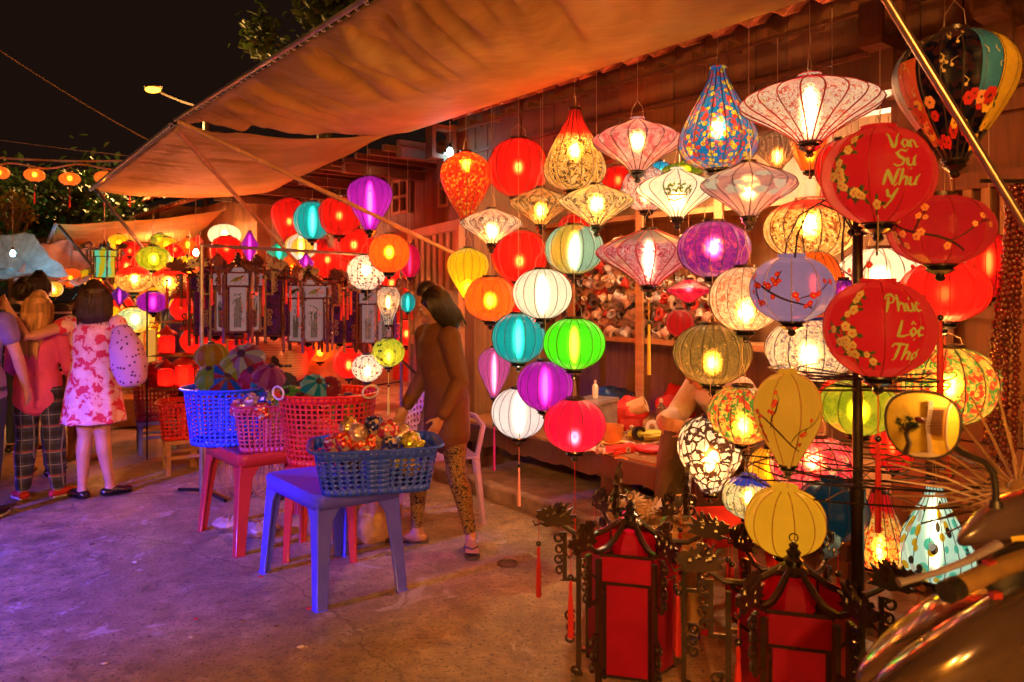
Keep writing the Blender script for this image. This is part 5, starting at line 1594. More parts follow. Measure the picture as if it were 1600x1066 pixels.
PL_rr = plastic('bright_red_plastic', (.62, .02, .015), .3); PL_mag = plastic('magenta_plastic', (.42, .04, .11), .35); PL_lav = plastic('lavender_plastic', (.42, .28, .55))
f1 = [G(495, 958), G(637, 922), G(540, 868), G(405, 893)]
f1[2] = f1[1] + f1[3] - f1[0]
tA = table('plastic_table', 'blue violet plastic table in front, carrying the cobalt basket', f1, .53, PL_blue)
f2 = [G(368, 875), G(540, 832), G(430, 790), G(308, 828)]
f2 = [G(368, 872), G(368, 872) + Vector((.52, .36, 0)), G(308, 828) + Vector((.52, .36, 0)), G(308, 828)]
tB = table('plastic_table', 'dark red plastic table behind the blue violet one, carrying three baskets', f2, .56, PL_red)

def basket(name, label, c, rz, L_, W_, H_, m, taper=.8, hole='rect', nh=(30, 8), band=(.16, .10), rimr=.012, handles=None, rad=.3, flare=.03, group=None, cat='basket', skipcorner=False):
    root = empty(name, label, cat, c, (0, 0, rz), group)
    # perimeter function of rounded rectangle (superellipse)
    def per(a, f):
        th = 2 * PI * a
        s_ = taper + (1 - taper) * f
        e = rad
        cx = math.copysign(abs(math.cos(th)) ** e, math.cos(th)); cy = math.copysign(abs(math.sin(th)) ** e, math.sin(th))
        return Vector((cx * L_ / 2 * s_, cy * W_ / 2 * s_, f * H_))
    # equal-arclength table
    M_ = 720
    acc = [0]
    for i in range(M_): acc.append(acc[-1] + (per((i + 1) / M_, 1) - per(i / M_, 1)).length)
    def am(x):
        t_ = x % 1.0 * acc[-1]; lo, hi = 0, M_
        while hi - lo > 1:
            md_ = (lo + hi) // 2
            if acc[md_] <= t_: lo = md_
            else: hi = md_
        return (lo + (t_ - acc[lo]) / max(1e-9, acc[hi] - acc[lo])) / M_
    nu, nv = nh
    b = MB()
    zlo, zhi = band[0], 1 - band[1]
    def q(x, z): return per(am(x), z)
    for i in range(nu):
        x0, x1 = i / nu, (i + 1) / nu
        for (za, zb) in ((0, zlo), (zhi, 1)):
            b.add([q(x0, za), q(x1, za), q(x1, zb), q(x0, zb)], [(0, 1, 2, 3)])
        for j in range(nv):
            z0, z1 = zlo + (zhi - zlo) * j / nv, zlo + (zhi - zlo) * (j + 1) / nv
            out = [(x0, z0), ((x0 + x1) / 2, z0), (x1, z0), (x1, (z0 + z1) / 2), (x1, z1), ((x0 + x1) / 2, z1), (x0, z1), (x0, (z0 + z1) / 2)]
            if skipcorner and (i % (nu // 4)) in (0, nu // 4 - 1) :
                b.add([q(*out[0]), q(*out[2]), q(*out[4]), q(*out[6])], [(0, 1, 2, 3)]); continue
            cx, cz = (x0 + x1) / 2, (z0 + z1) / 2
            inn = []
            for k_, (x, z) in enumerate(out):
                if hole == 'rect': f_ = .68 if k_ % 2 == 0 else .68
                else: f_ = .45 if k_ % 2 == 0 else .90
                inn.append((cx + (x - cx) * f_, cz + (z - cz) * f_))
            vs = [q(*p) for p in out] + [q(*p) for p in inn]
            b.add(vs, [(k_, (k_ + 1) % 8, 8 + (k_ + 1) % 8, 8 + k_) for k_ in range(8)])
    n0 = len(b.v)
    ring = [q(i / nu, 0) for i in range(nu)]
    b.add(ring + [Vector((0, 0, 0))], [((i + 1) % nu, i, nu) for i in range(nu)])
    o = b.build('basket_body', m, root, auto=0); solid(o, .003)
    b = MB()
    rim = [per(am(i / 64), 1) * 1.0 + Vector((per(am(i / 64), 1).x, per(am(i / 64), 1).y, 0)).normalized() * flare * .5 for i in range(65)]
    b.tube(rim, rimr, 8, cap=False, flat=.6)
    b.build('rim', m, root)
    if handles:
        for a in handles:
            p = per(am(a), 1); out_ = Vector((p.x, p.y, 0)).normalized(); tan = Vector((-out_.y, out_.x, 0))
            b = MB()
            pts = [p + out_ * .02 + tan * (.07 * math.cos(th)) + Vector((0, 0, .02 + .035 * math.sin(th))) + out_ * .01 for th in [2 * PI * i / 16 for i in range(17)]]
            b.tube(pts, .006, 6, cap=False); b.build('handle', M_dirtywhite, root)
    return root
bc = sum(f1, Vector()) / 4
B1 = basket('plastic_basket', 'cobalt blue basket with diamond holes full of foil balls on the blue violet table', (P(575, 775, 3.66).x, 3.66, .533), R(14), .60, .40, .215, PL_bb, .86, 'diamond', (48, 6), (.14, .20), .013, rad=.32, flare=.035, skipcorner=True)
B1.location = (-.68, 3.68, .533)
tbc = sum(f2, Vector()) / 4
B2 = basket('plastic_basket', 'deep blue round laundry basket holding folded silk lanterns at the back', (P(362, 700, 4.95).x, 4.95, .563), 0, .50, .44, .34, PL_bb, .84, 'rect', (40, 12), (.06, .06), .012, rad=.9)
B3 = basket('plastic_basket', 'tall bright red laundry basket with white handle loops', (P(514, 735, 4.18).x + .02, 4.22, .45), 0, .55, .47, .40, PL_rr, .80, 'rect', (48, 11), (.10, .10), .013, handles=(.62, .92), rad=.85)
B3.location = (-1.06, 4.26, .52)
B4 = basket('plastic_basket', 'magenta rectangular basket with wrapped goods beside the tall red one', (P(402, 725, 4.35).x, 4.42, .563), R(12), .36, .30, .27, PL_mag, .84, 'rect', (36, 9), (.10, .12), .010, rad=.4)
B4.location = (-1.46, 4.42, .563)
B2.location = (-1.78, 4.62, .563)

# crate under the tall red basket so that it rests on something
st_ = table('plastic_table', 'low dark red plastic stool under the tall red basket', [Vector((-1.27, 4.08, 0)), Vector((-.86, 4.08, 0)), Vector((-.86, 4.44, 0)), Vector((-1.27, 4.44, 0))], .52, PL_red, lw=.05)

# foil wrapped balls
def foil_mat(i, c1, c2):
    n_ = 'foil_%d' % i
    if n_ in _mc: return _mc[n_]
    m, t, b = nodes(n_)
    tc = N(t, 'ShaderNodeTexCoord'); v = N(t, 'ShaderNodeTexVoronoi'); v.inputs['Scale'].default_value = 55
    t.links.new(tc.outputs['Object'], v.inputs['Vector'])
    sp = N(t, 'ShaderNodeSeparateColor'); t.links.new(v.outputs['Color'], sp.inputs[0])
    r = ramp(t, sp.outputs[0], [(0, c1), (.4, c2), (.7, (.7, .55, .35)), (.85, c1)]); r.color_ramp.interpolation = 'CONSTANT'
    t.links.new(r.outputs[0], b.inputs['Base Color']); b.inputs['Metallic'].default_value = .55; b.inputs['Roughness'].default_value = .25
    b.inputs['Coat Weight'].default_value = 1; b.inputs['Coat Roughness'].default_value = .05
    bump(t, v.outputs['Distance'], b, .8, .006)
    _mc[n_] = m
    return m
def crumple_ball(name, label, cat, c, r, m, group=None, seed=0, sc3=(1, 1, 1), amp=.16, n=20):
    b = MB(); b.ball((0, 0, 0), r, n, n // 2 + 2)
    vs = []
    for p in b.v:
        d = Vector(p); q = noise.noise(d * (3.2 / r * .35) + Vector((seed * 3.1, 0, 0))) + .5 * noise.noise(d * (9 / r * .35) + Vector((0, seed, 0)))
        d = d * (1 + amp * q); vs.append((d.x * sc3[0], d.y * sc3[1], d.z * sc3[2]))
    b.v = vs
    o = b.build(name, m, loc=c, auto=25)
    return setp(o, label, cat, group)
rb = random.Random(3)
fm = [foil_mat(0, (.6, .03, .02), (.75, .15, .03)), foil_mat(1, (.02, .03, .25), (.05, .08, .4)), foil_mat(2, (.55, .38, .1), (.3, .2, .08)), foil_mat(3, (.55, .5, .05), (.25, .3, .03)), foil_mat(4, (.55, .04, .10), (.8, .45, .4)), foil_mat(5, (.5, .3, .25), (.7, .6, .5))]
spots = [(540, 690, 0, 'red foil ball at the left end of the cobalt basket'), (566, 693, 0, 'red foil ball with a silver star beside the leftmost one'), (560, 676, 5, 'silver foil ball on top at the left'), (588, 690, 0, 'bright red foil ball in the middle front'), (586, 664, 1, 'dark blue foil ball topmost'), (606, 672, 4, 'pink foil ball near the top'),
         (612, 693, 1, 'black blue foil ball at the front right'), (626, 676, 5, 'gold silver foil ball at the right'), (642, 690, 3, 'yellow green foil ball at the right rim'), (655, 694, 3, 'smallest yellow foil ball in the right corner'), (521, 694, 4, 'pink and silver foil ball in the left corner'), (600, 685, 2, 'gold foil ball between the red and the black ones'), (545, 668, 2, 'gold foil ball behind the silver one'), (572, 705, 0, 'red foil ball low behind the lattice'), (620, 720, 3, 'yellow foil ball low behind the lattice'), (550, 725, 1, 'blue foil ball low behind the lattice'), (590, 735, 0, 'red foil ball at the basket bottom'), (640, 730, 2, 'gold foil ball at the basket bottom')]
for i, (u, v, k, lab) in enumerate(spots):
    Y = 3.62 + rb.uniform(-.03, .10)
    c = P(u, v, Y)
    r = .05 if 'smallest' not in lab else .03
    crumple_ball('foil_ball', lab, 'ball', c, r, fm[k], 'foil wrapped balls in the cobalt basket', i, amp=.22, n=22)
# crumpled cellophane on the balls
# folded silk lanterns in the blue laundry basket and goods in the others
def wedge_ball(label, c, r, cols, rx=0, rz=0, sq=.75, group=None, name='folded_lantern', n=12):
    root = empty(name, label, 'folded lantern', c, (rx, 0, rz), group)
    ks = len(cols)
    for k, cc in enumerate(cols):
        b = MB()
        for j in range(n):
            if j % ks != k: continue
            a0, a1 = 2 * PI * j / n, 2 * PI * (j + 1) / n
            def fn(x, y, a0=a0, a1=a1):
                a = a0 + (a1 - a0) * x; ph = PI * (.06 + .88 * y)
                rr = r * math.sin(ph) * (1 - .08 * math.sin(PI * x))
                return Vector((rr * math.cos(a), rr * math.sin(a), r * sq * math.cos(ph)))
            b.grid(fn, 4, 10)
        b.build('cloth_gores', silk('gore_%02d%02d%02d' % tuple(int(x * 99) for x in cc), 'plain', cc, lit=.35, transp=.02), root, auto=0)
    b = MB(); b.lathe([(r * .2, r * sq - .002), (r * .2, r * sq + .01), (r * .1, r * sq + .012)], 10); b.build('top_ring', M_blackwood, root)
    return root
GF = 'folded silk lanterns in the laundry baskets'
for (u, v, Y, r, cols, rx, rz, lab) in (
 (352, 596, 4.66, .125, [(.02, .12, .65), (.7, .03, .03)], 1.2, .5, 'folded lantern with broad blue and red gores in the deep blue basket'),
 (398, 588, 4.66, .115, [(.75, .02, .06)], 1.0, 0, 'folded crimson lantern in the deep blue basket'),
 (420, 590, 4.60, .105, [(.6, .03, .15), (.85, .1, .2)], .4, .8, 'folded pink red lantern at the right rim of the deep blue basket'),
 (330, 592, 4.64, .10, [(.35, .38, .04), (.5, .35, .03)], .5, 0, 'folded olive lantern at the left rim of the deep blue basket'),
 (384, 566, 4.7, .13, [(.75, .45, .3), (.55, .05, .05), (.6, .2, .3)], .9, 0, 'folded lantern with pale and red gores topmost in the deep blue basket'),
 (408, 604, 4.6, .075, [(.7, .03, .03), (.02, .25, .55)], 1.3, 1.2, 'small red and cyan folded lantern above the magenta basket'),
 (331, 556, 4.75, .11, [(.85, .2, .01), (.8, .3, .02)], .1, 0, 'folded orange lantern standing behind the deep blue basket rim'),
 (365, 578, 4.68, .10, [(.6, .35, .03), (.75, .5, .08)], .9, 2, 'folded yellow lantern in the middle of the deep blue basket'),
 (452, 622, 4.3, .085, [(.15, .35, .03), (.3, .4, .05)], .8, 0, 'folded green lantern between the magenta and red baskets'),
 (492, 606, 4.35, .09, [(.02, .32, .22), (.5, .6, .3)], .9, .7, 'folded teal and pale green lantern in the tall red basket'),
 (516, 605, 4.38, .07, [(.75, .03, .02)], 1.2, 0, 'folded red lantern lid in the tall red basket'),
 (470, 640, 4.25, .12, [(.7, .05, .03), (.4, .03, .03)], .2, 0, 'folded dark red lantern low in the tall red basket'),
 (545, 640, 4.3, .12, [(.5, .05, .05), (.7, .3, .03)], .2, 0, 'folded red and amber lantern low in the tall red basket')):
    c = P(u, v, Y)
    wedge_ball(lab, c, r, cols, rx, rz, group=GF)
for i, (u, v, Y, r, k, lab) in enumerate(((395, 632, 4.4, .06, 5, 'silver wrapped toy in the magenta basket'), (375, 640, 4.4, .055, 4, 'pink wrapped toy in the magenta basket'), (418, 628, 4.4, .06, 1, 'blue wrapped toy in the magenta basket'), (428, 618, 4.35, .035, 3, 'round yellow rosette on the magenta basket'), (410, 642, 4.3, .05, 0, 'red wrapped toy at the front of the magenta basket'))):
    crumple_ball('wrapped_toy', lab, 'toy', P(u, v, Y), r, fm[k], 'wrapped toys in the magenta basket', i + 30, amp=.4)

# plastic carrier bags, litter
M_bagw = mat('thin_white_film', (.65, .45, .38), .2, transl=.45, var=.3, vs=20)
M_bago = mat('orange_film', (.85, .48, .20), .22, transl=.6, var=.45, vs=7, bs=14, bstr=.8)
def bag(label, c, r, hgt, m, seed, squash=1, knot=True):
    b = MB(); n, k = 40, 22
    vs = []
    for i in range(k + 1):
        f = i / k
        rr = r * (math.sin(PI * min(1, f * .62 + .2)) ** .8) * (1 - .86 * max(0, f - .55) / .45) if knot else r * math.sin(PI * (.08 + .8 * f))
        for j in range(n):
            th = 2 * PI * j / n
            q = 1 + .10 * math.sin(th * 13 + seed + f * 3) * (.3 + f) + .22 * noise.noise(Vector((math.cos(th) * 2.2, math.sin(th) * 2.2, f * 3 + seed))) + .08 * noise.noise(Vector((math.cos(th) * 7, math.sin(th) * 7, f * 9 + seed)))
            vs.append((rr * q * math.cos(th), rr * q * math.sin(th) * squash, hgt * f + .02 * noise.noise(Vector((th * 3, f * 5, seed))) * (1 if f > 0 else 0)))
    fs = [(i * n + j, i * n + (j + 1) % n, (i + 1) * n + (j + 1) % n, (i + 1) * n + j) for i in range(k) for j in range(n)]
    fs.append(tuple(range(n - 1, -1, -1)))
    b.add(vs, fs)
    if knot:
        for sg in (-1, 1):
            b.grid(lambda x, y, sg=sg: Vector((sg * (.01 + x * .09) + .01 * math.sin(y * 9), (y - .5) * .06, hgt * .97 + x * .07 - x * x * .10 + .01 * math.sin(x * 12 + y * 7))), 8, 6)
    o = b.build('plastic_bag', m, loc=c, auto=0)
    return setp(o, label, 'plastic bag')
bag('bulging plastic bag of orange and white goods behind the blue violet table', G(575, 842), .19, .34, M_bago, 2, .8)
bag('empty crumpled white plastic bag lying under the red table, right piece', G(400, 840), .13, .10, M_bagw, 5, .6, False)
bag('empty crumpled white plastic bag lying left of the red table leg', G(358, 828), .10, .08, M_bagw, 7, .6, False)
rl = random.Random(8)
for i in range(26):
    p = G(rl.uniform(100, 1080), rl.uniform(820, 1050))
    b = MB(); r = rl.uniform(.006, .016)
    b.ball((0, 0, r * .25), r, 7, 4, 0, (1.3, .8, .35)); b.v = [tuple(Vector(q_) * (1 + .4 * noise.noise(Vector(q_) * 90 + Vector((i, 0, 0))))) for q_ in b.v]
    cc = rl.choice([('pale', (.5, .4, .3)), ('red', (.4, .03, .03)), ('brown', (.16, .09, .05))])
    setp(b.build('litter_scrap', mat('scrap_' + cc[0], cc[1], .7), loc=p, auto=0), 'tiny %s scrap of litter on the concrete street' % cc[0], 'litter', 'litter scraps on the street')
b = MB(); b.lathe([(.058, 0), (.06, .006), (.05, .008), (.048, .004)], 24)
o = b.build('drain_cap', mat('drain_metal', (.12, .06, .03), .4, .6), loc=G(793, 881)); setp(o, 'small round brown drain cap set in the street beside the sandalled foot', 'drain cap')

# bamboo hoop frames stacked under the red table
for i, (u, v, r_, lab) in enumerate(((360, 790, .27, 'bamboo hoop frame leaning behind the red table, left'), (420, 795, .24, 'bamboo hoop frame leaning behind the red table, right'), (712, 740, .17, 'bamboo hoop frame leaning by the lavender chair'), (560, 760, .2, 'bamboo hoop frame behind the tall basket'))):
    p = G(u, v)
    root = empty('hoop_frame', lab, 'lantern frame', p + Vector((0, .25, 0)), (0, 0, i))
    b = MB()
    for j in range(14):
        a = 2 * PI * j / 14
        pts = [(math.cos(a) * r_ * math.sin(PI * (.08 + .84 * t / 12)), math.sin(a) * r_ * math.sin(PI * (.08 + .84 * t / 12)) * .8, r_ * (1 - math.cos(PI * (.03 + .94 * t / 12))) * .85) for t in range(13)]
        b.tube(pts, .004, 4)
    b.build('bamboo_strips', M_bamboo, root)
    b = MB(); b.lathe([(r_ * .25, .005), (r_ * .25, .02), (r_ * .15, .02), (r_ * .15, .005)], 14); b.lathe([(r_ * .25, r_ * 1.68), (r_ * .25, r_ * 1.72), (r_ * .15, r_ * 1.72), (r_ * .15, r_ * 1.68)], 14); b.build('end_ring', M_blackwood, root)

# lavender plastic chair behind
p = G(665, 822)
ch = empty('plastic_chair', 'lavender plastic chair half hidden behind the cobalt basket', 'chair', Vector((p.x + .08, p.y + .15, 0)), (0, 0, R(200)))
b = MB(); b.grid(lambda x, y: Vector(((x - .5) * .42, (y - .5) * .40, .43 - .02 * math.sin(PI * x) * math.sin(PI * y))), 10, 10)
solid(b.build('seat', PL_lav, ch), .012)
b = MB()
nb = 9
def bk(x, y): 
    a = (x - .5) * 2.0
    return Vector((.235 * math.sin(a), -.20 - .06 * math.cos(a) - .05 * y, .44 + .36 * y * (1 - .25 * abs(a) ** 2)))
for i in range(18):
    for j in range(nb):
        x0, x1, y0, y1 = i / 18, (i + 1) / 18, j / nb, (j + 1) / nb
        out = [(x0, y0), ((x0 + x1) / 2, y0), (x1, y0), (x1, (y0 + y1) / 2), (x1, y1), ((x0 + x1) / 2, y1), (x0, y1), (x0, (y0 + y1) / 2)]
        f_ = 1.0 if (i in (0, 17) or j in (nb - 1,)) else None
        cx, cy = (x0 + x1) / 2, (y0 + y1) / 2
        if f_: b.add([bk(*out[0]), bk(*out[2]), bk(*out[4]), bk(*out[6])], [(0, 1, 2, 3)]); continue
        vs = [bk(*q_) for q_ in out] + [bk(cx + (x - cx) * .55, cy + (y - cy) * .55) for x, y in out]
        b.add(vs, [(k_, (k_ + 1) % 8, 8 + (k_ + 1) % 8, 8 + k_) for k_ in range(8)])
solid(b.build('backrest', PL_lav, ch), .008)
for sx in (-1, 1):
    for sy in (-1, 1):
        b = MB(); b.tube([(sx * .19, sy * .17, .43), (sx * .23, sy * .22, 0)], [.028, .018], 6); b.build('leg', PL_lav, ch)
    b = MB(); b.tube([(sx * .21, -.22, .66), (sx * .26, -.05, .65), (sx * .25, .14, .62), (sx * .2, .17, .43)], .018, 6); b.build('armrest', PL_lav, ch)

# red stool and the covered stool behind the left palace lantern
pR = G(1120, 935)
rs = empty('plastic_stool', 'bright red plastic stool behind the two palace lanterns', 'stool', (P(1135, 900, 3.42).x, 3.42, 0), (0, 0, R(8)))
b = MB(); b.box((0, 0, .45), (.32, .32, .02)); b.box((0, -.152, .405), (.30, .014, .07)); b.box((0, .152, .405), (.30, .014, .07)); b.box((-.152, 0, .405), (.014, .29, .07)); b.box((.152, 0, .405), (.014, .29, .07))
bev(b.build('seat', PL_rr, rs, smooth=False), .006)
for sx in (-1, 1):
    for sy in (-1, 1):
        b = MB(); b.tube([(sx * .135, sy * .135, .438), (sx * .175, sy * .175, 0)], [.034, .022], 4); bev(b.build('leg', PL_rr, rs, smooth=False), .005)
cs = Vector((P(1015, 850, 3.35).x, 3.35, 0))
ks = empty('plastic_stool', 'stool hidden under a draped orange and white plastic bag', 'stool', cs)
b = MB(); b.box((0, 0, .44), (.34, .34, .03)); b.build('seat', PL_blue, ks, smooth=False)
for sx in (-1, 1):
    for sy in (-1, 1):
        b = MB(); b.tube([(sx * .14, sy * .14, .425), (sx * .165, sy * .165, 0)], [.03, .02], 4); b.build('leg', PL_blue, ks, smooth=False)
b = MB()
def drape(x, y):
    th = 2 * PI * x
    e = .45
    cx = math.copysign(abs(math.cos(th)) ** e, math.cos(th)); cy = math.copysign(abs(math.sin(th)) ** e, math.sin(th))
    if y < .4:
        f = y / .4; r = .20 * f; return Vector((cx * r, cy * r, .468 + .012 * noise.noise(Vector((cx * 3, cy * 3, f * 4))) + .008 * f))
    f = (y - .4) / .6
    w_ = .205 + .035 * f + .02 * math.sin(th * 11 + f * 2) * f + .012 * math.sin(th * 23) * f
    return Vector((cx * w_, cy * w_, .468 - f * (.38 + .06 * math.sin(th * 3))))
b.grid(drape, 96, 30)
o = b.build('bag_cover', M_bago, loc=cs, auto=0); solid(o, .001); setp(o, 'orange and white plastic bag draped over the stool behind the left palace lantern', 'plastic bag')
# carved frets heaped on it
G7 = 'carved wooden pieces heaped on the covered stool'
rf_ = random.Random(5)
M_shav = wood('pale_carved_wood', (.50, .30, .17), .5, rough=.5)
for i in range(16):
    b = MB(); M_ = Matrix.Rotation(rf_.uniform(0, 6), 4, 'Z') @ Matrix.Rotation(rf_.choice([1.45, 1.7, 1.2]), 4, 'X')
    if i % 3: fret(b, M_, 3, .04, .010)
    else: dragon(b, M_, .8, .012, i)
    o = b.build('carved_piece', M_shav if i % 4 else M_blackwood, loc=cs + Vector((rf_.uniform(-.13, .13), rf_.uniform(-.12, .12), .492 + .012 * (i // 4) + .004 * i * .5)), smooth=False)
    setp(o, 'pale carved wooden fret lying in the heap on the covered stool' if i % 4 else 'dark carved dragon piece lying in the heap on the covered stool', 'carved piece', G7)
for sx, lab in ((-.15, 'left'), (.16, 'right')):
    b = MB(); dragon(b, Matrix.Rotation(R(70), 4, 'Z') @ Matrix.Rotation(R(-80), 4, 'Y'), 1.0, .02, 3)
    fret(b, Matrix.Translation((0, 0, .02)), 2, .05, .02)
    setp(b.build('carved_piece', M_blackwood, loc=cs + Vector((sx, -.05, .57)), smooth=False), 'dark carved dragon arm standing upright on the %s of the covered stool' % lab, 'carved piece')

# ================================================================== wire display stand
SX = P(1340, 500, 2.78).x
ds = empty('display_stand', 'iron display stand with wire hoops carrying the lettered red lanterns', 'stand', (SX, 2.78, 0))
b = MB(); b.tube([(0, 0, .02), (0, 0, .75)], .024, 10); b.tube([(0, 0, .70), (0, 0, 1.78)], .019, 10); b.tube([(0, 0, .69), (0, 0, .76)], .029, 10); b.build('pole', M_rust, ds)
for a in range(3):
    b = MB(); th = 2 * PI * a / 3 + .4; b.tube([(0, 0, .12), (math.cos(th) * .2, math.sin(th) * .2, .06), (math.cos(th) * .38, math.sin(th) * .38, .008)], .012, 6); b.build('leg', M_rust, ds)
def hoop(mb, r, z, rr=.0035, n=36): mb.tube([(r * math.cos(2 * PI * i / n), r * math.sin(2 * PI * i / n), z + .006 * math.sin(i * .8)) for i in range(n + 1)], rr, 4, cap=False)
for z_, rs_ in ((1.20, (.32, .24)), (.86, (.42, .32, .18)), (.80, (.40,)), (1.16, (.30,))):
    b = MB()
    for r_ in rs_: hoop(b, r_, z_)
    for i in range(8):
        th = 2 * PI * i / 8 + z_ * 7
        b.tube([(.02 * math.cos(th), .02 * math.sin(th), z_ - .02), (rs_[0] * math.cos(th), rs_[0] * math.sin(th), z_)], .003, 4)
    b.build('wire_hoops', M_rust, ds)
b = MB()
for i in range(6):
    th = 2 * PI * i / 6 + .3
    pts = [(math.cos(th) * r_, math.sin(th) * r_, z_) for r_, z_ in ((.0, 1.70), (.06, 1.80), (.14, 1.84), (.22, 1.80), (.27, 1.70), (.28, 1.62))]
    b.tube(pts, .004, 5)
b.build('arched_arms', M_rust, ds)
b = MB()
for i in range(6):
    th = 2 * PI * i / 6 + .1
    for q in range(2): b.ball((math.cos(th) * .028, math.sin(th) * .028, 1.72 + .07 * q), .013, 8, 6)
b.build('ball_beads', M_black, ds)

# bead strings and the bamboo umbrella frame at the right edge
M_bead = mat('dark_red_bead', (.10, .012, .010), .15, coat=.6, var=.3)
rbd = random.Random(6)
for i in range(14):
    u0 = 1556 + (i % 7) * 10 + rbd.uniform(-2, 2); Y = 2.70 + .05 * (i // 7) + rbd.uniform(-.015, .015)
    v0 = 285 + rbd.uniform(0, 18); v1 = 700 + rbd.uniform(-30, 60)
    b = MB(); p0 = P(u0 + 8, v0, Y); n = 46
    for k in range(n):
        f = k / n
        uu = u0 + 18 - 30 * f * (1 if i % 7 < 4 else .4) + 5 * math.sin(f * 5 + i); vv = v0 + (v1 - v0) * f
        q_ = P(uu, vv, Y) - p0; q_.y += .006 * math.sin(k * 2.1 + i)
        b.ball(q_, .0118, 9, 6)
    o = b.build('bead_string', M_bead, loc=p0, auto=0); setp(o, '%s bead string from the left in the %s row, dark red wood' % (['first', 'second', 'third', 'fourth', 'fifth', 'sixth', 'seventh'][i % 7], 'front' if i < 7 else 'back'), 'beads', 'dark red bead strings hanging at the right edge')
b = MB(); b.tube([P(1530, 283, 2.72) - P(1570, 283, 2.72), P(1640, 283, 2.72) - P(1570, 283, 2.72)], .008, 6)
setp(b.build('hanging_rail', M_rust, loc=P(1570, 283, 2.72)), 'short iron rail from which the bead strings hang', 'rail')
b = MB(); b.tube([P(1626, 283, 2.72), P(1626, 283, 2.72) + NX * (3.62 - P(1626, 283, 2.72).dot(NX))], .006, 6)
setp(b.build('rail_bracket', M_rust), 'iron bracket holding the bead rail to the shutter wall', 'bracket')
uc = P(1612, 808, 2.25)
uf = empty('bare_umbrella', 'bare bamboo umbrella frame with radiating ribs behind the scooter', 'umbrella frame', uc, (R(8), R(-34), R(10)))
b = MB()
for i in range(26):
    th = 2 * PI * i / 26
    e = Vector((math.cos(th) * .33, math.sin(th) * .33, .24))
    mid = e * .55 + Vector((0, 0, .035))
    b.tube([(.02 * math.cos(th), .02 * math.sin(th), 0.02), mid, e], [.005, .005, .003], 5, flat=.6)
b.build('long_ribs', M_bamboo, uf)
b = MB()
for i in range(26):
    th = 2 * PI * i / 26
    b.tube([(.02 * math.cos(th), .02 * math.sin(th), .12), Vector((math.cos(th) * .22, math.sin(th) * .22, .15))], .0035, 4)
b.build('short_ribs', M_bamboo, uf)
b = MB(); b.lathe([(.012, -.05), (.028, -.04), (.028, .03), (.012, .04), (.012, .10), (.024, .105), (.024, .13), (.01, .14)], 12); b.build('hub', M_bamboo, uf)
# something to carry it: a slim post
b = MB(); b.tube([Vector((uc.x, uc.y, 0)), uc + Vector((0, 0, .0))], .014, 8)
setp(b.build('umbrella_post', M_rust, loc=(0, 0, 0)), 'dark slim post holding up the bamboo umbrella frame', 'post')

# ================================================================== scooter at the right edge
M_scoot = mat('bronze_metallic_paint', (.12, .07, .055), .2, .3, var=.08, coat=1)
M_blackpl = mat('black_rubbery_plastic', (.012, .012, .014), .4)
M_chrome = mat('chrome', (.75, .75, .75), .06, 1, var=0)
sb = P(1500, 900, 1.62); 
scr = empty('scooter', 'bronze brown motor scooter cut by the right edge, its round mirror reflecting yellow', 'scooter', (P(1600, 900, 1.6).x + .05, 1.6, 0))
so = Vector(scr.location)
def sp_(u, v, Y): return P(u, v, Y) - so
# front shield / fender shell: lofted body
def loft(mb, secs, closed=True, cap=True):
    n = len(secs[0]); vs = sum(secs, []); fs = []
    for k in range(len(secs) - 1):
        for j in range(n if closed else n - 1): fs.append((k * n + j, k * n + (j + 1) % n, (k + 1) * n + (j + 1) % n, (k + 1) * n + j))
    if cap: fs.append(tuple(range(n - 1, -1, -1))); fs.append(tuple((len(secs) - 1) * n + j for j in range(n)))
    mb.add(vs, fs)
def esec(c, rx, rz, ry_, ax, n=24, e=1.0, a0=0):
    """ellipse section around c: first axis vector ax (horizontal) radius rx, vertical radius rz"""
    up = Vector((0, 0, 1)); out = []
    for j in range(n):
        th = 2 * PI * j / n + a0
        cx = math.copysign(abs(math.cos(th)) ** e, math.cos(th)); cz = math.copysign(abs(math.sin(th)) ** e, math.sin(th))
        out.append(Vector(c) + ax * (rx * cx) + up * (rz * cz))
    return out
axv = Vector((.35, .94, 0)).normalized()
b = MB()
secs = []
for (u, v, Y, rx, rz) in ((1335, 1060, 1.52, .01, .012), (1362, 1044, 1.53, .06, .036), (1400, 1030, 1.54, .09, .060), (1450, 1012, 1.56, .12, .090), (1500, 1004, 1.58, .13, .100), (1560, 1002, 1.60, .14, .106), (1630, 1000, 1.63, .14, .106), (1700, 1000, 1.66, .14, .11)):
    secs.append(esec(sp_(u, v, Y), rx, rz, 0, axv, 26, .85))
loft(b, secs); subd(b.build('front_fairing', M_scoot, scr, auto=0), 1)
b = MB()
secs = []
for (u, v, Y, rx, rz) in ((1330, 1110, 1.50, .02, .02), (1380, 1080, 1.47, .05, .05), (1450, 1055, 1.44, .07, .075), (1520, 1030, 1.44, .075, .10), (1590, 1010, 1.46, .08, .12), (1690, 990, 1.5, .08, .14)):
    secs.append(esec(sp_(u, v, Y), rx, rz, 0, axv, 24, .9))
loft(b, secs); subd(b.build('front_fender', mat('bronze_dark_paint', (.07, .045, .04), .2, .3, var=.08, coat=1), scr, auto=0), 1)
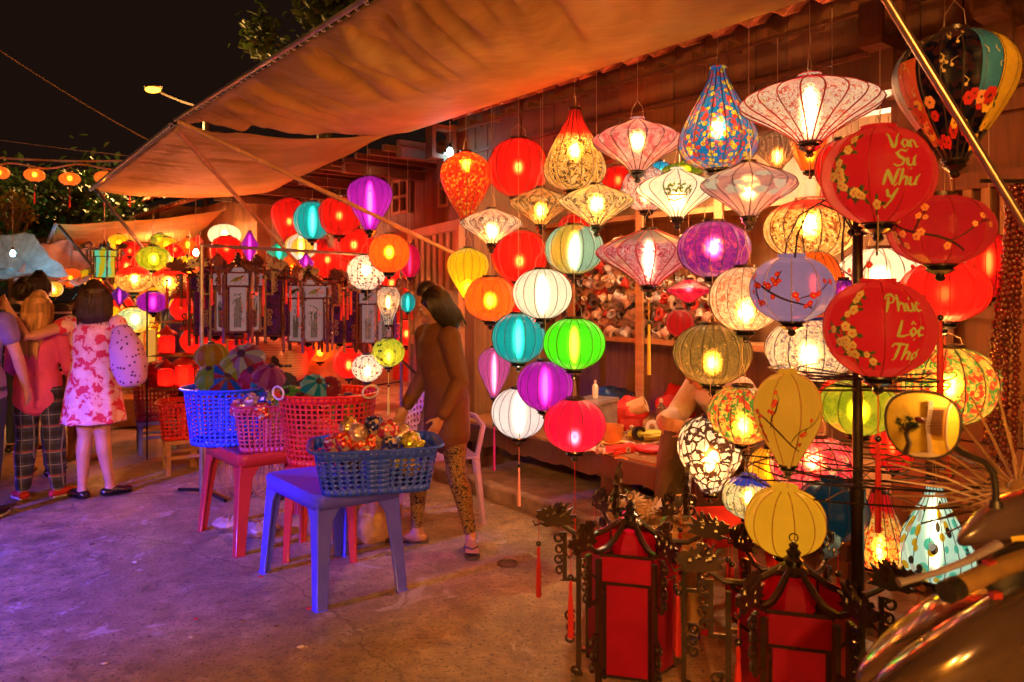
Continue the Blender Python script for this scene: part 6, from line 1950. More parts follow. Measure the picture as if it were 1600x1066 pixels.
# body to the ground off frame: leg shield, wheel, seat
b = MB(); b.lathe([(.20, -.05), (.25, -.045), (.255, 0), (.25, .045), (.20, .05), (.20, -.05)], 32, cap=False)
w_ = b.build('wheel', M_blackpl, scr); w_.rotation_euler = (PI / 2, 0, R(-25)); w_.location = sp_(1690, 990, 1.55); w_.location.z = .255
b = MB(); b.lathe([(.03, -.04), (.19, -.03), (.19, .03), (.03, .04)], 24); r2 = b.build('rim', M_chrome, w_)
b = MB(); loft(b, [esec(sp_(1700, v, 1.70), rx, .03, 0, axv, 20) for v, rx in ((1000, .16), (900, .17), (800, .12))]); b.build('leg_shield', M_scoot, scr)
b = MB(); secs = [esec(Vector((.35 + .12 * i, .35 + .10 * i, z_)), .15, h_, 0, axv, 20) for i, (z_, h_) in enumerate(((.42, .12), (.50, .16), (.56, .18), (.60, .17), (.62, .12)))]
loft(b, secs); b.build('rear_body', M_scoot, scr)
b = MB(); loft(b, [esec(Vector((.38 + .11 * i, .38 + .09 * i, .77 + .01 * i)), .14, .05, 0, axv, 20, .7) for i in range(5)]); b.build('seat', M_blackpl, scr)
# handlebar cover
b = MB(); secs = []
for (u, v, Y, rx, rz) in ((1494, 846, 1.57, .010, .010), (1512, 834, 1.58, .035, .024), (1545, 816, 1.60, .05, .042), (1590, 806, 1.63, .06, .056), (1640, 800, 1.66, .06, .060), (1700, 795, 1.70, .06, .06)):
    secs.append(esec(sp_(u, v, Y), rx, rz, 0, axv, 22, .8))
loft(b, secs); subd(b.build('handlebar_cover', mat('mauve_grey_plastic', (.07, .045, .05), .3, coat=.5), scr, auto=0), 1)
b = MB(); secs = []
for (u, v, Y, rx, rz) in ((1538, 900, 1.50, .015, .02), (1556, 905, 1.50, .03, .055), (1590, 912, 1.51, .04, .085), (1640, 915, 1.53, .05, .09), (1690, 915, 1.55, .05, .09)):
    secs.append(esec(sp_(u, v, Y), rx, rz, 0, axv, 20, .8))
loft(b, secs); b.build('switch_housing', M_blackpl, scr)
b = MB(); b.tube([sp_(1484, 924, 1.40), sp_(1500, 916, 1.41), sp_(1560, 888, 1.45), sp_(1620, 866, 1.5)], [.016, .019, .019, .019], 12); b.build('grip', mat('worn_grip', (.20, .12, .04), .35), scr)
b = MB(); b.tube([sp_(1478, 926, 1.395), sp_(1496, 918, 1.41)], [.021, .022], 14); b.build('bar_end', M_blackpl, scr)
b = MB(); b.tube([sp_(1404, 910, 1.42), sp_(1416, 908, 1.42), sp_(1460, 896, 1.43), sp_(1510, 877, 1.44), sp_(1560, 850, 1.46)], [.012, .0085, .008, .009, .012], 10, flat=.7); b.build('brake_lever', mat('lever_alloy', (.30, .27, .32), .3, .3), scr)
# seams, sticker, screws and a cable
b = MB()
b.tube([sp_(1398, 1006, 1.47), sp_(1450, 984, 1.47), sp_(1510, 975, 1.48), sp_(1590, 978, 1.50), sp_(1660, 985, 1.52)], .0022, 5)
b.build('panel_seam', M_blackpl, scr)
b = MB(); b.add([sp_(1578, 832, 1.57), sp_(1640, 790, 1.60), sp_(1640, 815, 1.60), sp_(1584, 858, 1.57)], [(0, 1, 2, 3)]); solid(b.build('yellow_sticker', mat('sticker_yellow', (.75, .5, .05), .3), scr, smooth=False), .002)
b = MB(); b.box(sp_(1546, 882, 1.44), (.022, .014, .014), .3); b.box(sp_(1556, 930, 1.43), (.02, .012, .012), .2); b.build('switches', mat('switch_red', (.35, .03, .02), .3), scr, smooth=False)
b = MB(); b.tube([sp_(1550, 850, 1.49), sp_(1530, 868, 1.47), sp_(1532, 905, 1.46), sp_(1560, 940, 1.48), sp_(1610, 950, 1.5)], .004, 6); b.build('brake_cable', M_blackpl, scr)
b = MB()
for u_, v_ in ((1440, 1000), (1520, 960), (1580, 1010)): b.ball(sp_(u_, v_, 1.452), .006, 8, 5, 0, (1, .5, 1))
b.build('screws', M_chrome, scr)
# mirror
mc = sp_(1441, 664, 1.55)
nrm = (Vector((0, 0, EYE)) - (mc + so)); nrm.normalize()
# aim the glass so it reflects the yellow wall across the street
yel = FA(-1.4, -3.4, 1.35) - (mc + so); yel.normalize()
mn = (nrm + yel).normalized()
q4 = mn.to_track_quat('Z', 'Y').to_matrix().to_4x4()
def mpoly(sx, sy, n=40):
    out = []
    for j in range(n):
        th = 2 * PI * j / n; e = .82
        cx = math.copysign(abs(math.cos(th)) ** e, math.cos(th)); cy = math.copysign(abs(math.sin(th)) ** e, math.sin(th))
        out.append(Vector((cx * sx * (1 + .06 * cy), cy * sy, 0)))
    return out
b = MB(); Mm = Matrix.Translation(mc) @ q4
base = mpoly(.066, .066)
rings = [(1.0, .006), (1.07, .004), (1.09, -.008), (1.0, -.026), (.7, -.042), (.3, -.048)]
vs = []; n = 40
for f_, z_ in rings: vs += [Mm @ Vector((p.x * f_, p.y * f_, z_)) for p in base]
fs = [(k * n + j, k * n + (j + 1) % n, (k + 1) * n + (j + 1) % n, (k + 1) * n + j) for k in range(len(rings) - 1) for j in range(n)]
fs.append(tuple((len(rings) - 1) * n + j for j in range(n)))
b.add(vs, fs); mh = b.build('mirror', M_blackpl, scr)
b = MB(); vs = [Mm @ Vector((0, 0, .0055 + .004))]
for k in range(1, 7): vs += [Mm @ Vector((p.x * k / 6, p.y * k / 6, .0055 + .004 * (1 - (k / 6) ** 2))) for p in base]
fs = [(0, 1 + j, 1 + (j + 1) % n) for j in range(n)]
for k in range(5): fs += [(1 + k * n + j, 1 + (k + 1) * n + j, 1 + (k + 1) * n + (j + 1) % n, 1 + k * n + (j + 1) % n) for j in range(n)]
b.add(vs, fs); b.build('mirror_glass', mat('mirror_silver', (.9, .9, .9), .03, 1, var=0), mh, auto=0)
b = MB(); b.tube([sp_(1478, 690, 1.58), sp_(1500, 706, 1.585), sp_(1538, 722, 1.59), sp_(1552, 738, 1.59), sp_(1556, 770, 1.59), sp_(1556, 800, 1.59)], [.006, .0065, .0065, .007, .007, .010], 10); b.build('mirror_stem', M_blackpl, mh)
b = MB(); b.lathe([(.022, -.03), (.018, .0), (.012, .025)], 14); b.build('stem_boot', M_blackpl, mh, loc=sp_(1556, 800, 1.59))

# ================================================================== things on the shelf and the platform
M_hub = wood('pale_lantern_hub', (.50, .36, .24), .5, (1, 1, 1), 40, .5, 0)
def hub_mesh(n_):
    b = MB()
    b.lathe([(.028, -.03), (.036, -.03), (.036, -.018), (.030, -.01), (.030, .01), (.036, .018), (.036, .03), (.028, .03), (.018, .028), (.018, -.028), (.028, -.03)], 14, cap=False)
    return b
h0 = hub_mesh(0).build('lantern_hub', M_hub)
setp(h0, 'small round wooden lantern hub with a hole, piled on the orange shelf', 'lantern hub', 'wooden lantern hubs piled on the shelf')
M_hub2 = mat('dark_hub', (.08, .06, .05), .35); M_hub3 = mat('red_hub', (.40, .03, .02), .4); M_hub4 = wood('silver_grey_hub', (.40, .36, .34), .5, (1, 1, 1), 40, .4, 0)
rh = random.Random(12)
variants = [h0]
for m_, nm in ((M_hub2, 'dark'), (M_hub3, 'red'), (M_hub4, 'grey')):
    o = hub_mesh(0).build('lantern_hub', m_)
    setp(o, 'small round %s painted lantern hub with a hole, piled on the orange shelf' % nm, 'lantern hub', 'wooden lantern hubs piled on the shelf'); variants.append(o)
cnt = 0
for row in range(12):
    for c_ in range(25):
        t_ = 3.24 + c_ * .077 + (row % 2) * .035 + rh.uniform(-.034, .034)
        zz = 1.16 + row * .068 + rh.uniform(-.022, .022)
        if t_ > 5.1 or min(abs(t_ - 4.74), abs(t_ - 3.95)) < .045 or zz > 1.16 + .068 * (10 + 2 * math.sin(c_ * .6)): continue
        k = rh.choices([0, 1, 2, 3], [5, 1.2, 1.5, 4])[0]
        src = variants[k]
        o = src if src.location.length == 0 else src.copy()
        if o is not src: col.objects.link(o)
        o.location = FA(t_, 4.62 + rh.uniform(-.012, .02) + .05 * (row % 2), zz)
        o.rotation_euler = (PI / 2 + rh.uniform(-1.0, 1.0), 0, FROT - PI / 2 + rh.uniform(-1.3, 1.3))
        o.scale = (rh.uniform(.85, 1.5),) * 3
        o['label'] = 'small round %s lantern hub in the %s pile of the %s shelf bay' % (('pale wooden', 'black', 'red', 'grey')[k], 'lower' if row < 4 else 'middle' if row < 8 else 'upper', 'left' if t_ > 4.74 else 'middle' if t_ > 3.95 else 'right')
        cnt += 1
print('hubs', cnt)
# goods on the platform; (u, v) where the base shows
def onp(u, v): 
    """point of the platform top (z .47) seen at (u, v)"""
    return G(u, v, .472)
M_white = mat('white_goods', (.7, .62, .55), .4)
def bottle(label, p, h, r, m, capm):
    o = empty('bottle', label, 'bottle', p)
    b = MB(); b.lathe([(r * .9, 0), (r, .01), (r, h * .62), (r * .8, h * .72), (r * .35, h * .8), (r * .35, h * .86)], 14); b.build('bottle_body', m, o)
    b = MB(); b.lathe([(r * .42, h * .862), (r * .42, h * .96), (r * .2, h), (.002, h)], 10); b.build('cap', capm, o)
    return o
tbx = onp(930, 676)
o = empty('tool_box', 'grey metal box behind the crimson lantern on the platform', 'box', tbx, (0, 0, FROT + .2))
b = MB(); b.box((0, 0, .11), (.26, .22, .22)); bev(b.build('box_body', mat('grey_sheet_metal', (.32, .28, .30), .35, .5), o, smooth=False), .006)
b = MB(); b.box((0, 0, .236), (.28, .24, .03)); bev(b.build('box_lid', mat('grey_sheet_metal', (.32, .28, .30), .35, .5), o, smooth=False), .006)
bottle('white glue bottle standing on the grey metal box', tbx + Vector((0, 0, .252)), .13, .022, M_white, M_white)
bottle('clear plastic bottle with white cap on the platform', onp(1033, 668), .22, .036, mat('clear_bottle', (.6, .6, .6), .1, trans=.8, var=0), M_white)
def roundpot(label, p, r, h, m, name='bowl', cat='bowl'):
    b = MB(); b.lathe([(r * .6, 0), (r * .95, h * .3), (r, h), (r * .93, h), (r * .88, h * .35), (r * .5, .01)], 22); return setp(b.build(name, m, loc=p), label, cat)
def wheel(label, p, r, m, rot, spokes=16):
    o = empty('bamboo_hub_wheel', label, 'lantern part', p, rot)
    b = MB()
    for i in range(spokes):
        th = 2 * PI * i / spokes; b.tube([(.2 * r * math.cos(th), .2 * r * math.sin(th), 0), (.8 * r * math.cos(th + .1), .8 * r * math.sin(th + .1), .25 * r), (r * math.cos(th), r * math.sin(th), 0)], .003, 4)
    b.build('spokes', M_bamboo, o)
    b = MB(); b.lathe([(.1 * r, -.02), (.25 * r, -.02), (.25 * r, .02), (.1 * r, .02), (.1 * r, -.02)], 14, cap=False); b.build('hub_ring', m, o)
    return o
def roll(label, p, r, h, m, rot, name='tape_roll'):
    b = MB(); b.lathe([(r * .5, -h / 2), (r, -h / 2), (r, h / 2), (r * .5, h / 2), (r * .5, -h / 2)], 22, cap=False)
    o = b.build(name, m, loc=p); o.rotation_euler = rot; return setp(o, label, 'roll')
M_redcl = mat('red_cloth_heap', (.55, .02, .02), .6, transl=.2)
crumple_ball('cloth_heap', 'heap of bright red cloth behind the metal box', 'cloth', onp(972, 676) + Vector((.05, .15, .10)), .13, M_redcl, seed=50, sc3=(1.2, .8, 1), amp=.5, n=30)
crumple_ball('cloth_heap', 'dark red cloth heap under the olive lantern', 'cloth', onp(1058, 664) + Vector((.05, .2, .10)), .13, M_redcl, seed=52, sc3=(1.2, .8, 1.2), amp=.5, n=30)
crumple_ball('cloth_heap', 'crumpled dark blue plastic on the platform under the shelf', 'plastic sheet', onp(950, 640) + Vector((0, .0, .08)), .15, mat('blue_film', (.02, .06, .25), .2, coat=.5), seed=53, sc3=(1.4, .8, .7), amp=.6, n=36)
crumple_ball('cloth_heap', 'yellow green net bag lying on the platform', 'bag', onp(1015, 690) + Vector((0, .05, .035)), .085, mat('lime_net', (.5, .5, .05), .5), seed=54, sc3=(1.5, .8, .5), amp=.4, n=30)
crumple_ball('cloth_heap', 'pink red folded cloth on the platform edge', 'cloth', onp(1022, 708) + Vector((0, 0, .025)), .085, mat('pink_red_cloth', (.65, .04, .08), .5), seed=55, sc3=(1.3, .8, .3), amp=.3, n=30)
roundpot('orange pumpkin shaped pot on the platform', onp(957, 692), .075, .12, mat('orange_clay', (.6, .22, .05), .5), 'pot', 'pot')
wheel('spoked bamboo lantern skeleton leaning beside the clear bottle', onp(1058, 690) + Vector((0, .08, .12)), .12, M_blackwood, (1.2, .2, .3), 20)
wheel('small bamboo lantern skeleton behind the tape rolls', onp(1000, 668) + Vector((0, .12, .16)), .08, M_hub, (1.3, -.3, -.5), 14)
roll('pale cylinder of rolled paper tipped on the platform', onp(1000, 676) + Vector((0, .1, .17)), .06, .13, mat('kraft_paper', (.55, .33, .17), .6), (.5, 1.1, .2), 'paper_roll')
roll('dark roll of tape standing on edge', onp(1000, 692) + Vector((0, .04, .055)), .05, .03, M_black, (1.4, .2, .4))
roll('pale ring of tape beside the dark one', onp(1022, 682) + Vector((0, .06, .055)), .05, .02, M_white, (1.4, -.3, -.6))
roll('white tape ring on the metal cup', onp(985, 700) + Vector((0, 0, .02)), .035, .03, M_white, (.1, .2, 0))
roundpot('steel cup on the platform beside the trousers', onp(1062, 714), .05, .10, M_chrome, 'cup', 'cup')
b = MB(); b.box((0, 0, .02), (.20, .10, .04)); setp(bev(b.build('red_carton', mat('red_carton', (.6, .03, .02), .5), loc=onp(973, 706), smooth=False), .003), 'small flat red carton lying near the platform edge', 'carton').rotation_euler = (0, 0, .5)
b = MB(); b.grid(lambda x, y: Vector(((x - .5) * .26, (y - .5) * .17, .012 + .01 * math.sin(x * 9) + .008 * math.sin(y * 7 + x * 4))), 16, 12)
setp(solid(b.build('paper_sheet', M_white, loc=onp(940, 706), auto=0), .001), 'crumpled white paper sheet on the platform edge beside the crimson lantern', 'paper')
b = MB(); b.grid(lambda x, y: Vector(((x - .5) * .2, (y - .5) * .12, .012 + .01 * math.sin(x * 8 + 2) + .008 * math.sin(y * 9 + x * 4))), 16, 12)
setp(solid(b.build('paper_sheet', mat('yellow_paper', (.7, .42, .1), .5), loc=onp(960, 694), auto=0), .001), 'yellow paper sheet lying before the red carton', 'paper')
rp = random.Random(9)
for i in range(22):
    p = onp(rp.uniform(905, 1075), rp.uniform(690, 722)) + Vector((rp.uniform(-.05, .05), rp.uniform(0, .5), 0))
    o = h0.copy(); o.scale = (.55,) * 3; o.location = p + Vector((0, 0, .022)); o.rotation_euler = (rp.uniform(1.2, 1.6), 0, rp.uniform(0, 6)); col.objects.link(o)
    o['label'] = 'small loose wooden lantern hub lying on the work platform'; o['group'] = 'loose hubs on the platform'
for i in range(30):
    p = onp(rp.uniform(905, 1075), rp.uniform(680, 725)) + Vector((0, rp.uniform(0, .3), .004))
    cc = rp.choice([('orange', (.65, .25, .04)), ('pale', (.7, .5, .35)), ('red', (.5, .03, .03))])
    b = MB(); L1 = rp.uniform(.03, .09); b.tube([(0, 0, 0), (L1 * .5, .01, .006), (L1, 0, 0)], rp.uniform(.003, .006), 5)
    o = b.build('bamboo_offcut', mat('scrap2_' + cc[0], cc[1], .6), loc=p); o.rotation_euler = (0, 0, rp.uniform(0, 6)); setp(o, 'small %s offcut strip on the work platform' % cc[0], 'offcut', 'offcuts strewn on the platform')

# assumed work lamps (not the greenish one): bare bulbs added under awnings and inside
def bare_bulb(label, p, wt, c=(1, .6, .3), zt=None, cool=False):
    o = empty('bare_bulb', label, 'light bulb', p)
    b = MB(); b.lathe([(.006, -.035), (.022, -.025), (.028, 0), (.02, .02), (.012, .035)], 12); b.build('glass_bulb', emit('bare_bulb_glass' + ('c' if cool else ''), (1, .75, .45) if not cool else (.5, .9, 1), 25), o)
    b = MB(); b.tube([(0, 0, .035), (0, 0, .07)], .014, 8); b.build('socket', M_black, o)
    b = MB(); b.tube([(0, 0, .07), (0, 0, (zt or p.z + .4) - p.z)], .003, 4); b.build('cord', M_cord, o)
    ld = bpy.data.lights.new('bulb_light', 'POINT'); ld.energy = wt; ld.color = c; ld.shadow_soft_size = .04
    lo = bpy.data.objects.new('bulb_light', ld); col.objects.link(lo); lo.parent = o; lo.location = (0, 0, -.08)
bare_bulb('cyan tinted bulb beside the pale plastic sheet at the left', P(20, 396, 8.4), 9, (.1, .75, 1), zt=2.6, cool=True)
bare_bulb('bare warm bulb inside the main stall above the platform', FA(3.2, 4.2, 2.45), 60, zt=2.86)
bare_bulb('bare warm bulb inside the main stall near the right end', FA(1.9, 4.3, 2.3), 35, zt=2.86)
bare_bulb('bare warm bulb inside the second stall', FA(7.4, 4.9, 2.3), 130, (1, .28, .10), zt=2.87)
bare_bulb('bare reddish bulb hanging low over the red baskets', FA(8.0, 2.3, 1.9), 60, (1, .22, .08), zt=2.45)
bare_bulb('bare warm bulb in the third stall', FA(10.8, 2.6, 2.3), 130, (1, .36, .12), zt=2.4)
q = P(703, 238, 5.95); bare_bulb('tiny greenish bulb under the eave above the red balloon lantern', q, 1.0, (.4, 1, .9), zt=q.z + .25, cool=True)

# things by the yellow house that show in the scooter mirror
w1_ = wedge_ball('red round lantern hanging before the yellow house across the street', FA(-1.15, -3.05, 1.55), .2, [(.8, .02, .02)], sq=.8, name='silk_lantern'); w1_['category'] = 'lantern'
tree('small potted shrub by the yellow house across the street', FA(-.65, -3.0, 0), 1.3, .4, 700, .1, leaf_mat('green_leaves', (.03, .06, .012)), 41, .9, 8)
b = MB(); fbox(b, -1.75, -1.55, -3.39, -3.34, 0, 2.6); fbox(b, -2.65, -2.58, -3.39, -3.34, 0, 2.6)
_d = empty('house_door', 'white posted doorway on the yellow house across the street', 'door', FA(-2.1, -3.38, 0)); _q = b.build('door_frame', M_white, smooth=False); rel(_q, _d)

# red baskets on wooden stools and glass lanterns of the third stall
def wstool(label, p, w_, h_, m):
    o = empty('wooden_stool', label, 'stool', p, (0, 0, R(30)))
    b = MB(); b.box((0, 0, h_ - .015), (w_, w_, .03)); b.build('seat', m, o, smooth=False)
    for sx in (-1, 1):
        for sy in (-1, 1):
            b = MB(); b.box((sx * (w_ / 2 - .03), sy * (w_ / 2 - .03), (h_ - .031) / 2), (.035, .035, h_ - .031)); b.build('leg', m, o, smooth=False)
    b = MB()
    for sx in (-1, 1): b.box((sx * (w_ / 2 - .03), 0, h_ * .35), (.02, w_ - .10, .025)); b.box((0, sx * (w_ / 2 - .03), h_ * .5), (w_ - .10, .02, .025))
    b.build('stretchers', m, o, smooth=False)
    return o
q1 = G(262, 738); q2 = G(232, 700)
q1 = Vector((P(285, 700, 6.15).x, 6.2, 0)); q2 = Vector((P(240, 700, 6.9).x, 6.95, 0))
wstool('bamboo coloured wooden stool under the front red basket', q1, .34, .28, W_shelf)
wstool('grey painted wooden stool under the rear dark red basket', q2, .34, .30, mat('grey_blue_paint', (.18, .2, .25), .5))
basket('plastic_basket', 'square bright red basket on the bamboo coloured stool', q1 + Vector((0, 0, .282)), R(20), .40, .38, .30, PL_rr, .85, 'rect', (36, 8), (.08, .1), .011, rad=.4)
basket('plastic_basket', 'round dark red basket on the grey stool', q2 + Vector((0, 0, .302)), R(20), .40, .38, .40, PL_red, .85, 'rect', (36, 8), (.08, .1), .011, rad=.7)
crumple_ball('cloth_heap', 'dark red cloth heaped in the round dark red basket', 'cloth', q2 + Vector((0, 0, .72)), .15, M_redcl, seed=60, sc3=(1.1, 1.1, .8), amp=.4, n=26)
M_glass = mat('red_glass', (.75, .02, .015), .08, coat=1, var=0, emis=.15, transl=.3)
tshelf = empty('wire_shelf', 'wire shelf with glowing red glass lanterns beside the left rack post', 'shelf', (P(292, 600, 6.75).x, 6.75, 0), (0, 0, 0))
for z_ in (.62, .92, 1.22):
    b = MB()
    for q in range(9): b.tube([(-.26, -.18 + q * .045, z_), (.26, -.18 + q * .045, z_)], .004, 4)
    b.build('wire_shelf_board', M_bamboo, tshelf)
for sx in (-1, 1):
    for sy in (-1, 1):
        b = MB(); b.tube([(sx * .27, sy * .19, 0), (sx * .27, sy * .19, 1.5)], .008, 6); b.build('post', M_rust, tshelf)
GG = 'red glass lanterns on the wire shelf'
def glass_lantern(label, x, z, k, hexa=False):
    o = empty('glass_lantern', label, 'lantern', (x, 6.7, z), (0, 0, .3), GG)
    n_ = 6 if hexa else 16
    b = MB()
    if hexa: b.lathe([(.05 * k, .015), (.062 * k, .02), (.062 * k, .14 * k), (.05 * k, .15 * k)], n_, cap=False)
    else: b.lathe([(.04 * k, .015), (.075 * k, .05 * k), (.085 * k, .09 * k), (.065 * k, .14 * k), (.04 * k, .17 * k)], n_, cap=False)
    b.build('glass_shade', M_glass, o, smooth=not hexa)
    b = MB(); b.lathe([(.065 * k, 0), (.065 * k, .012), (.05 * k, .015)], n_); b.build('base', M_redcl, o)
    b = MB(); b.lathe([(.085 * k, .15 * k + .012), (.07 * k, .172 * k + .012), (.03 * k, .195 * k + .012), (.012, .22 * k + .01), (.003, .24 * k + .01)], n_); b.build('roof_cap', M_redcl, o)
    b = MB(); b.tube([(0, 0, .02), (0, 0, .09 * k)], .016, 8); b.build('candle', emit('candle_flame', (1, .6, .2), 9), o)
    return o
x0 = tshelf.location.x
for (dx, z_, k, hx_, lab) in ((-.02, 1.228, 1.3, False, 'round red glass lantern on the top wire shelf'), (-.16, .93, 1.1, True, 'hexagonal red glass lantern with pale roof on the middle shelf'), (.08, .93, 1.4, False, 'large round red glass lantern on the middle shelf'), (-.17, .63, 1.1, True, 'left hexagonal glass lantern on the lowest shelf'), (.0, .63, 1.3, True, 'central hexagonal glass lantern on the lowest shelf'), (.17, .63, 1.1, True, 'right hexagonal glass lantern on the lowest shelf')):
    glass_lantern(lab, x0 + dx, z_, k, hx_)
x1 = P(335, 520, 6.6).x
for (u, v, lab) in ((333, 545, 'round red glass lantern behind the folded lanterns, left'), (372, 548, 'hexagonal red glass lantern behind the folded lanterns, right'), (365, 578, 'low red glass lantern behind the deep blue basket')):
    p_ = P(u, v, 6.5)
    o = glass_lantern(lab, p_.x, p_.z - .1, 1.3, 'hexa' in lab); o.location.y = 6.5
tt = empty('display_table', 'low table behind the baskets carrying red glass lanterns', 'table', (P(355, 600, 6.5).x, 6.5, 0))
b = MB(); b.box((0, 0, .66), (.5, .4, .03)); b.box((0, 0.06, .80), (.5, .25, .02)); b.build('table_top', W_shelf, tt, smooth=False)
for sx in (-1, 1):
    for sy in (-1, 1):
        b = MB(); b.box((sx * .22, sy * .17, .3225), (.04, .04, .645)); b.build('leg', W_shelf, tt, smooth=False)
# far low bench with boxes
fb = empty('low_bench', 'low dark display bench behind the floral dress woman', 'bench', FA(9.2, 3.0, 0))
b = MB(); fbox(b, 8.3, 10.0, 2.7, 3.15, .32, .36); rel(b.build('bench_top', W_dark, fb, smooth=False), fb)
for t_ in (8.4, 9.2, 9.9):
    b = MB(); fbox(b, t_ - .03, t_ + .03, 2.75, 2.81, 0, .318); rel(b.build('leg', W_dark, fb, smooth=False), fb)
for i, (t_, lab) in enumerate(((8.6, 'brown parcel nearest on the low bench'), (8.95, 'second brown parcel on the low bench'), (9.3, 'third brown parcel on the low bench'), (9.65, 'farthest brown parcel on the low bench'))):
    crumple_ball('parcel', lab, 'parcel', FA(t_, 2.95, .44), .13, mat('brown_parcel', (.22, .10, .05), .5), 'parcels on the low bench', 70 + i, (1.1, .9, .65), .25)
# tall framed amber light box at the far stall
q = P(213, 620, 8.2)
lb = empty('light_box', 'upright framed amber light box beside the backpack', 'light box', (q.x, 8.2, .36))
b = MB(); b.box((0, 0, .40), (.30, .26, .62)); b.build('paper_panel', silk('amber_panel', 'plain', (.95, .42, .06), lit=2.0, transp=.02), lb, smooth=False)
b = MB()
for sx in (-1, 1):
    for sy in (-1, 1): b.box((sx * .16, sy * .14, .4), (.02, .02, .80))
for z_ in (.07, .735):
    for s_ in (-1, 1): b.box((s_ * .16, 0, z_), (.018, .25, .02)); b.box((0, s_ * .14, z_), (.29, .018, .02))
b.build('wood_frame', W_shelf, lb, smooth=False)
bb_ = MB(); bb_.box((0, 0, .15), (.4, .36, .30)); setp(bev(bb_.build('wooden_crate', W_shelf, loc=(q.x, 8.2, .03), smooth=False), .01), 'small wooden crate under the amber light box', 'crate')

# ================================================================== people
REM = []      # (object, voxel) to remesh
def chain(mb, pts, n=14, side=(1, 0, 0), caps=True):
    """pts: (Vector, ra, rb): ra along side, rb across; rounded ends"""
    pts = [(Vector(p), a, b_) for p, a, b_ in pts]
    if caps:
        p0, a0, b0 = pts[0]; p1 = pts[1][0]; d = (p0 - p1).normalized()
        pre = [(p0 + d * min(a0, b0) * f, a0 * g, b0 * g) for f, g in ((.95, .25), (.7, .70), (.35, .93))]
        q0, c0, e0 = pts[-1]; q1 = pts[-2][0]; d2 = (q0 - q1).normalized()
        post = [(q0 + d2 * min(c0, e0) * f, c0 * g, e0 * g) for f, g in ((.35, .93), (.7, .70), (.95, .25))]
        pts = pre + pts + post
    k = len(pts); vs = []
    for i, (p, ra, rb_) in enumerate(pts):
        t = (pts[min(k - 1, i + 1)][0] - pts[max(0, i - 1)][0]).normalized()
        a = Vector(side) - t * Vector(side).dot(t)
        if a.length < .1: a = Vector((0, 1, 0)) - t * t.y
        a.normalize(); b_ = t.cross(a)
        for j in range(n):
            th = 2 * PI * j / n; vs.append(p + a * (ra * math.cos(th)) + b_ * (rb_ * math.sin(th)))
    fs = [(i * n + j, i * n + (j + 1) % n, (i + 1) * n + (j + 1) % n, (i + 1) * n + j) for i in range(k - 1) for j in range(n)]
    fs.append(tuple(range(n - 1, -1, -1))); fs.append(tuple((k - 1) * n + j for j in range(n)))
    mb.add(vs, fs)
def remesh(o, vox, smooth=6):
    m = o.modifiers.new('rm', 'REMESH'); m.mode = 'VOXEL'; m.voxel_size = vox; m.use_smooth_shade = True
    if smooth:
        s_ = o.modifiers.new('sm', 'SMOOTH'); s_.iterations = smooth; s_.factor = .5
    REM.append(o)
    return o
M_skin = mat('skin', (.55, .27, .16), .5, var=.12, vs=14, bs=120, bstr=.08)
M_skin2 = mat('skin_tan', (.36, .16, .085), .5, var=.12, vs=14, bs=120, bstr=.08)
M_hairb = mat('black_hair', (.012, .007, .006), .38, var=.4, vs=18, bs=70, bstr=.9, stretch=(1, 1, .06))
M_hairbr = mat('brown_hair', (.04, .016, .008), .38, var=.5, vs=25, bs=70, bstr=.9, stretch=(1, 1, .06))
M_hairbl = mat('blond_hair', (.50, .25, .09), .4, var=.6, vs=30, bs=60, bstr=.9, stretch=(1, 1, .06))
V = Vector
def hand(mb, w_, fd, palm, up, curl=.35, k=1.0, grip=False):
    """w_ wrist, fd finger direction, palm = palm normal"""
    fd = V(fd).normalized(); palm = V(palm); palm = (palm - fd * palm.dot(fd)).normalized(); sd = fd.cross(palm)
    c = w_ + fd * .05 * k
    chain(mb, [(w_, .024 * k, .017 * k), (w_ + fd * .03 * k, .036 * k, .016 * k), (w_ + fd * .075 * k, .040 * k, .014 * k)], 12, sd)
    for i, (off, ln) in enumerate(((-.031, .058), (-.010, .070), (.011, .075), (.031, .066))):
        b0 = w_ + fd * .078 * k + sd * off * k
        a1 = fd * math.cos(curl * .6) + palm * math.sin(curl * .6); a2 = fd * math.cos(curl * 1.6) + palm * math.sin(curl * 1.6); a3 = fd * math.cos(curl * 2.4) + palm * math.sin(curl * 2.4)
        p1 = b0 + a1 * ln * .5 * k; p2 = p1 + a2 * ln * .32 * k; p3 = p2 + a3 * ln * .22 * k
        chain(mb, [(b0 - fd * .01, .0092 * k, .009 * k), (p1, .0088 * k, .0085 * k), (p2, .008 * k, .0078 * k), (p3, .007 * k, .007 * k)], 8, sd)
    t0 = w_ + fd * .03 * k + sd * .034 * k * up
    t1 = t0 + (fd * .6 + sd * .65 * up + palm * .3).normalized() * .034 * k; t2 = t1 + (fd * .85 + sd * .2 * up + palm * .4).normalized() * .028 * k
    chain(mb, [(t0, .012 * k, .011 * k), (t1, .010 * k, .0095 * k), (t2, .0085 * k, .008 * k)], 8, sd)
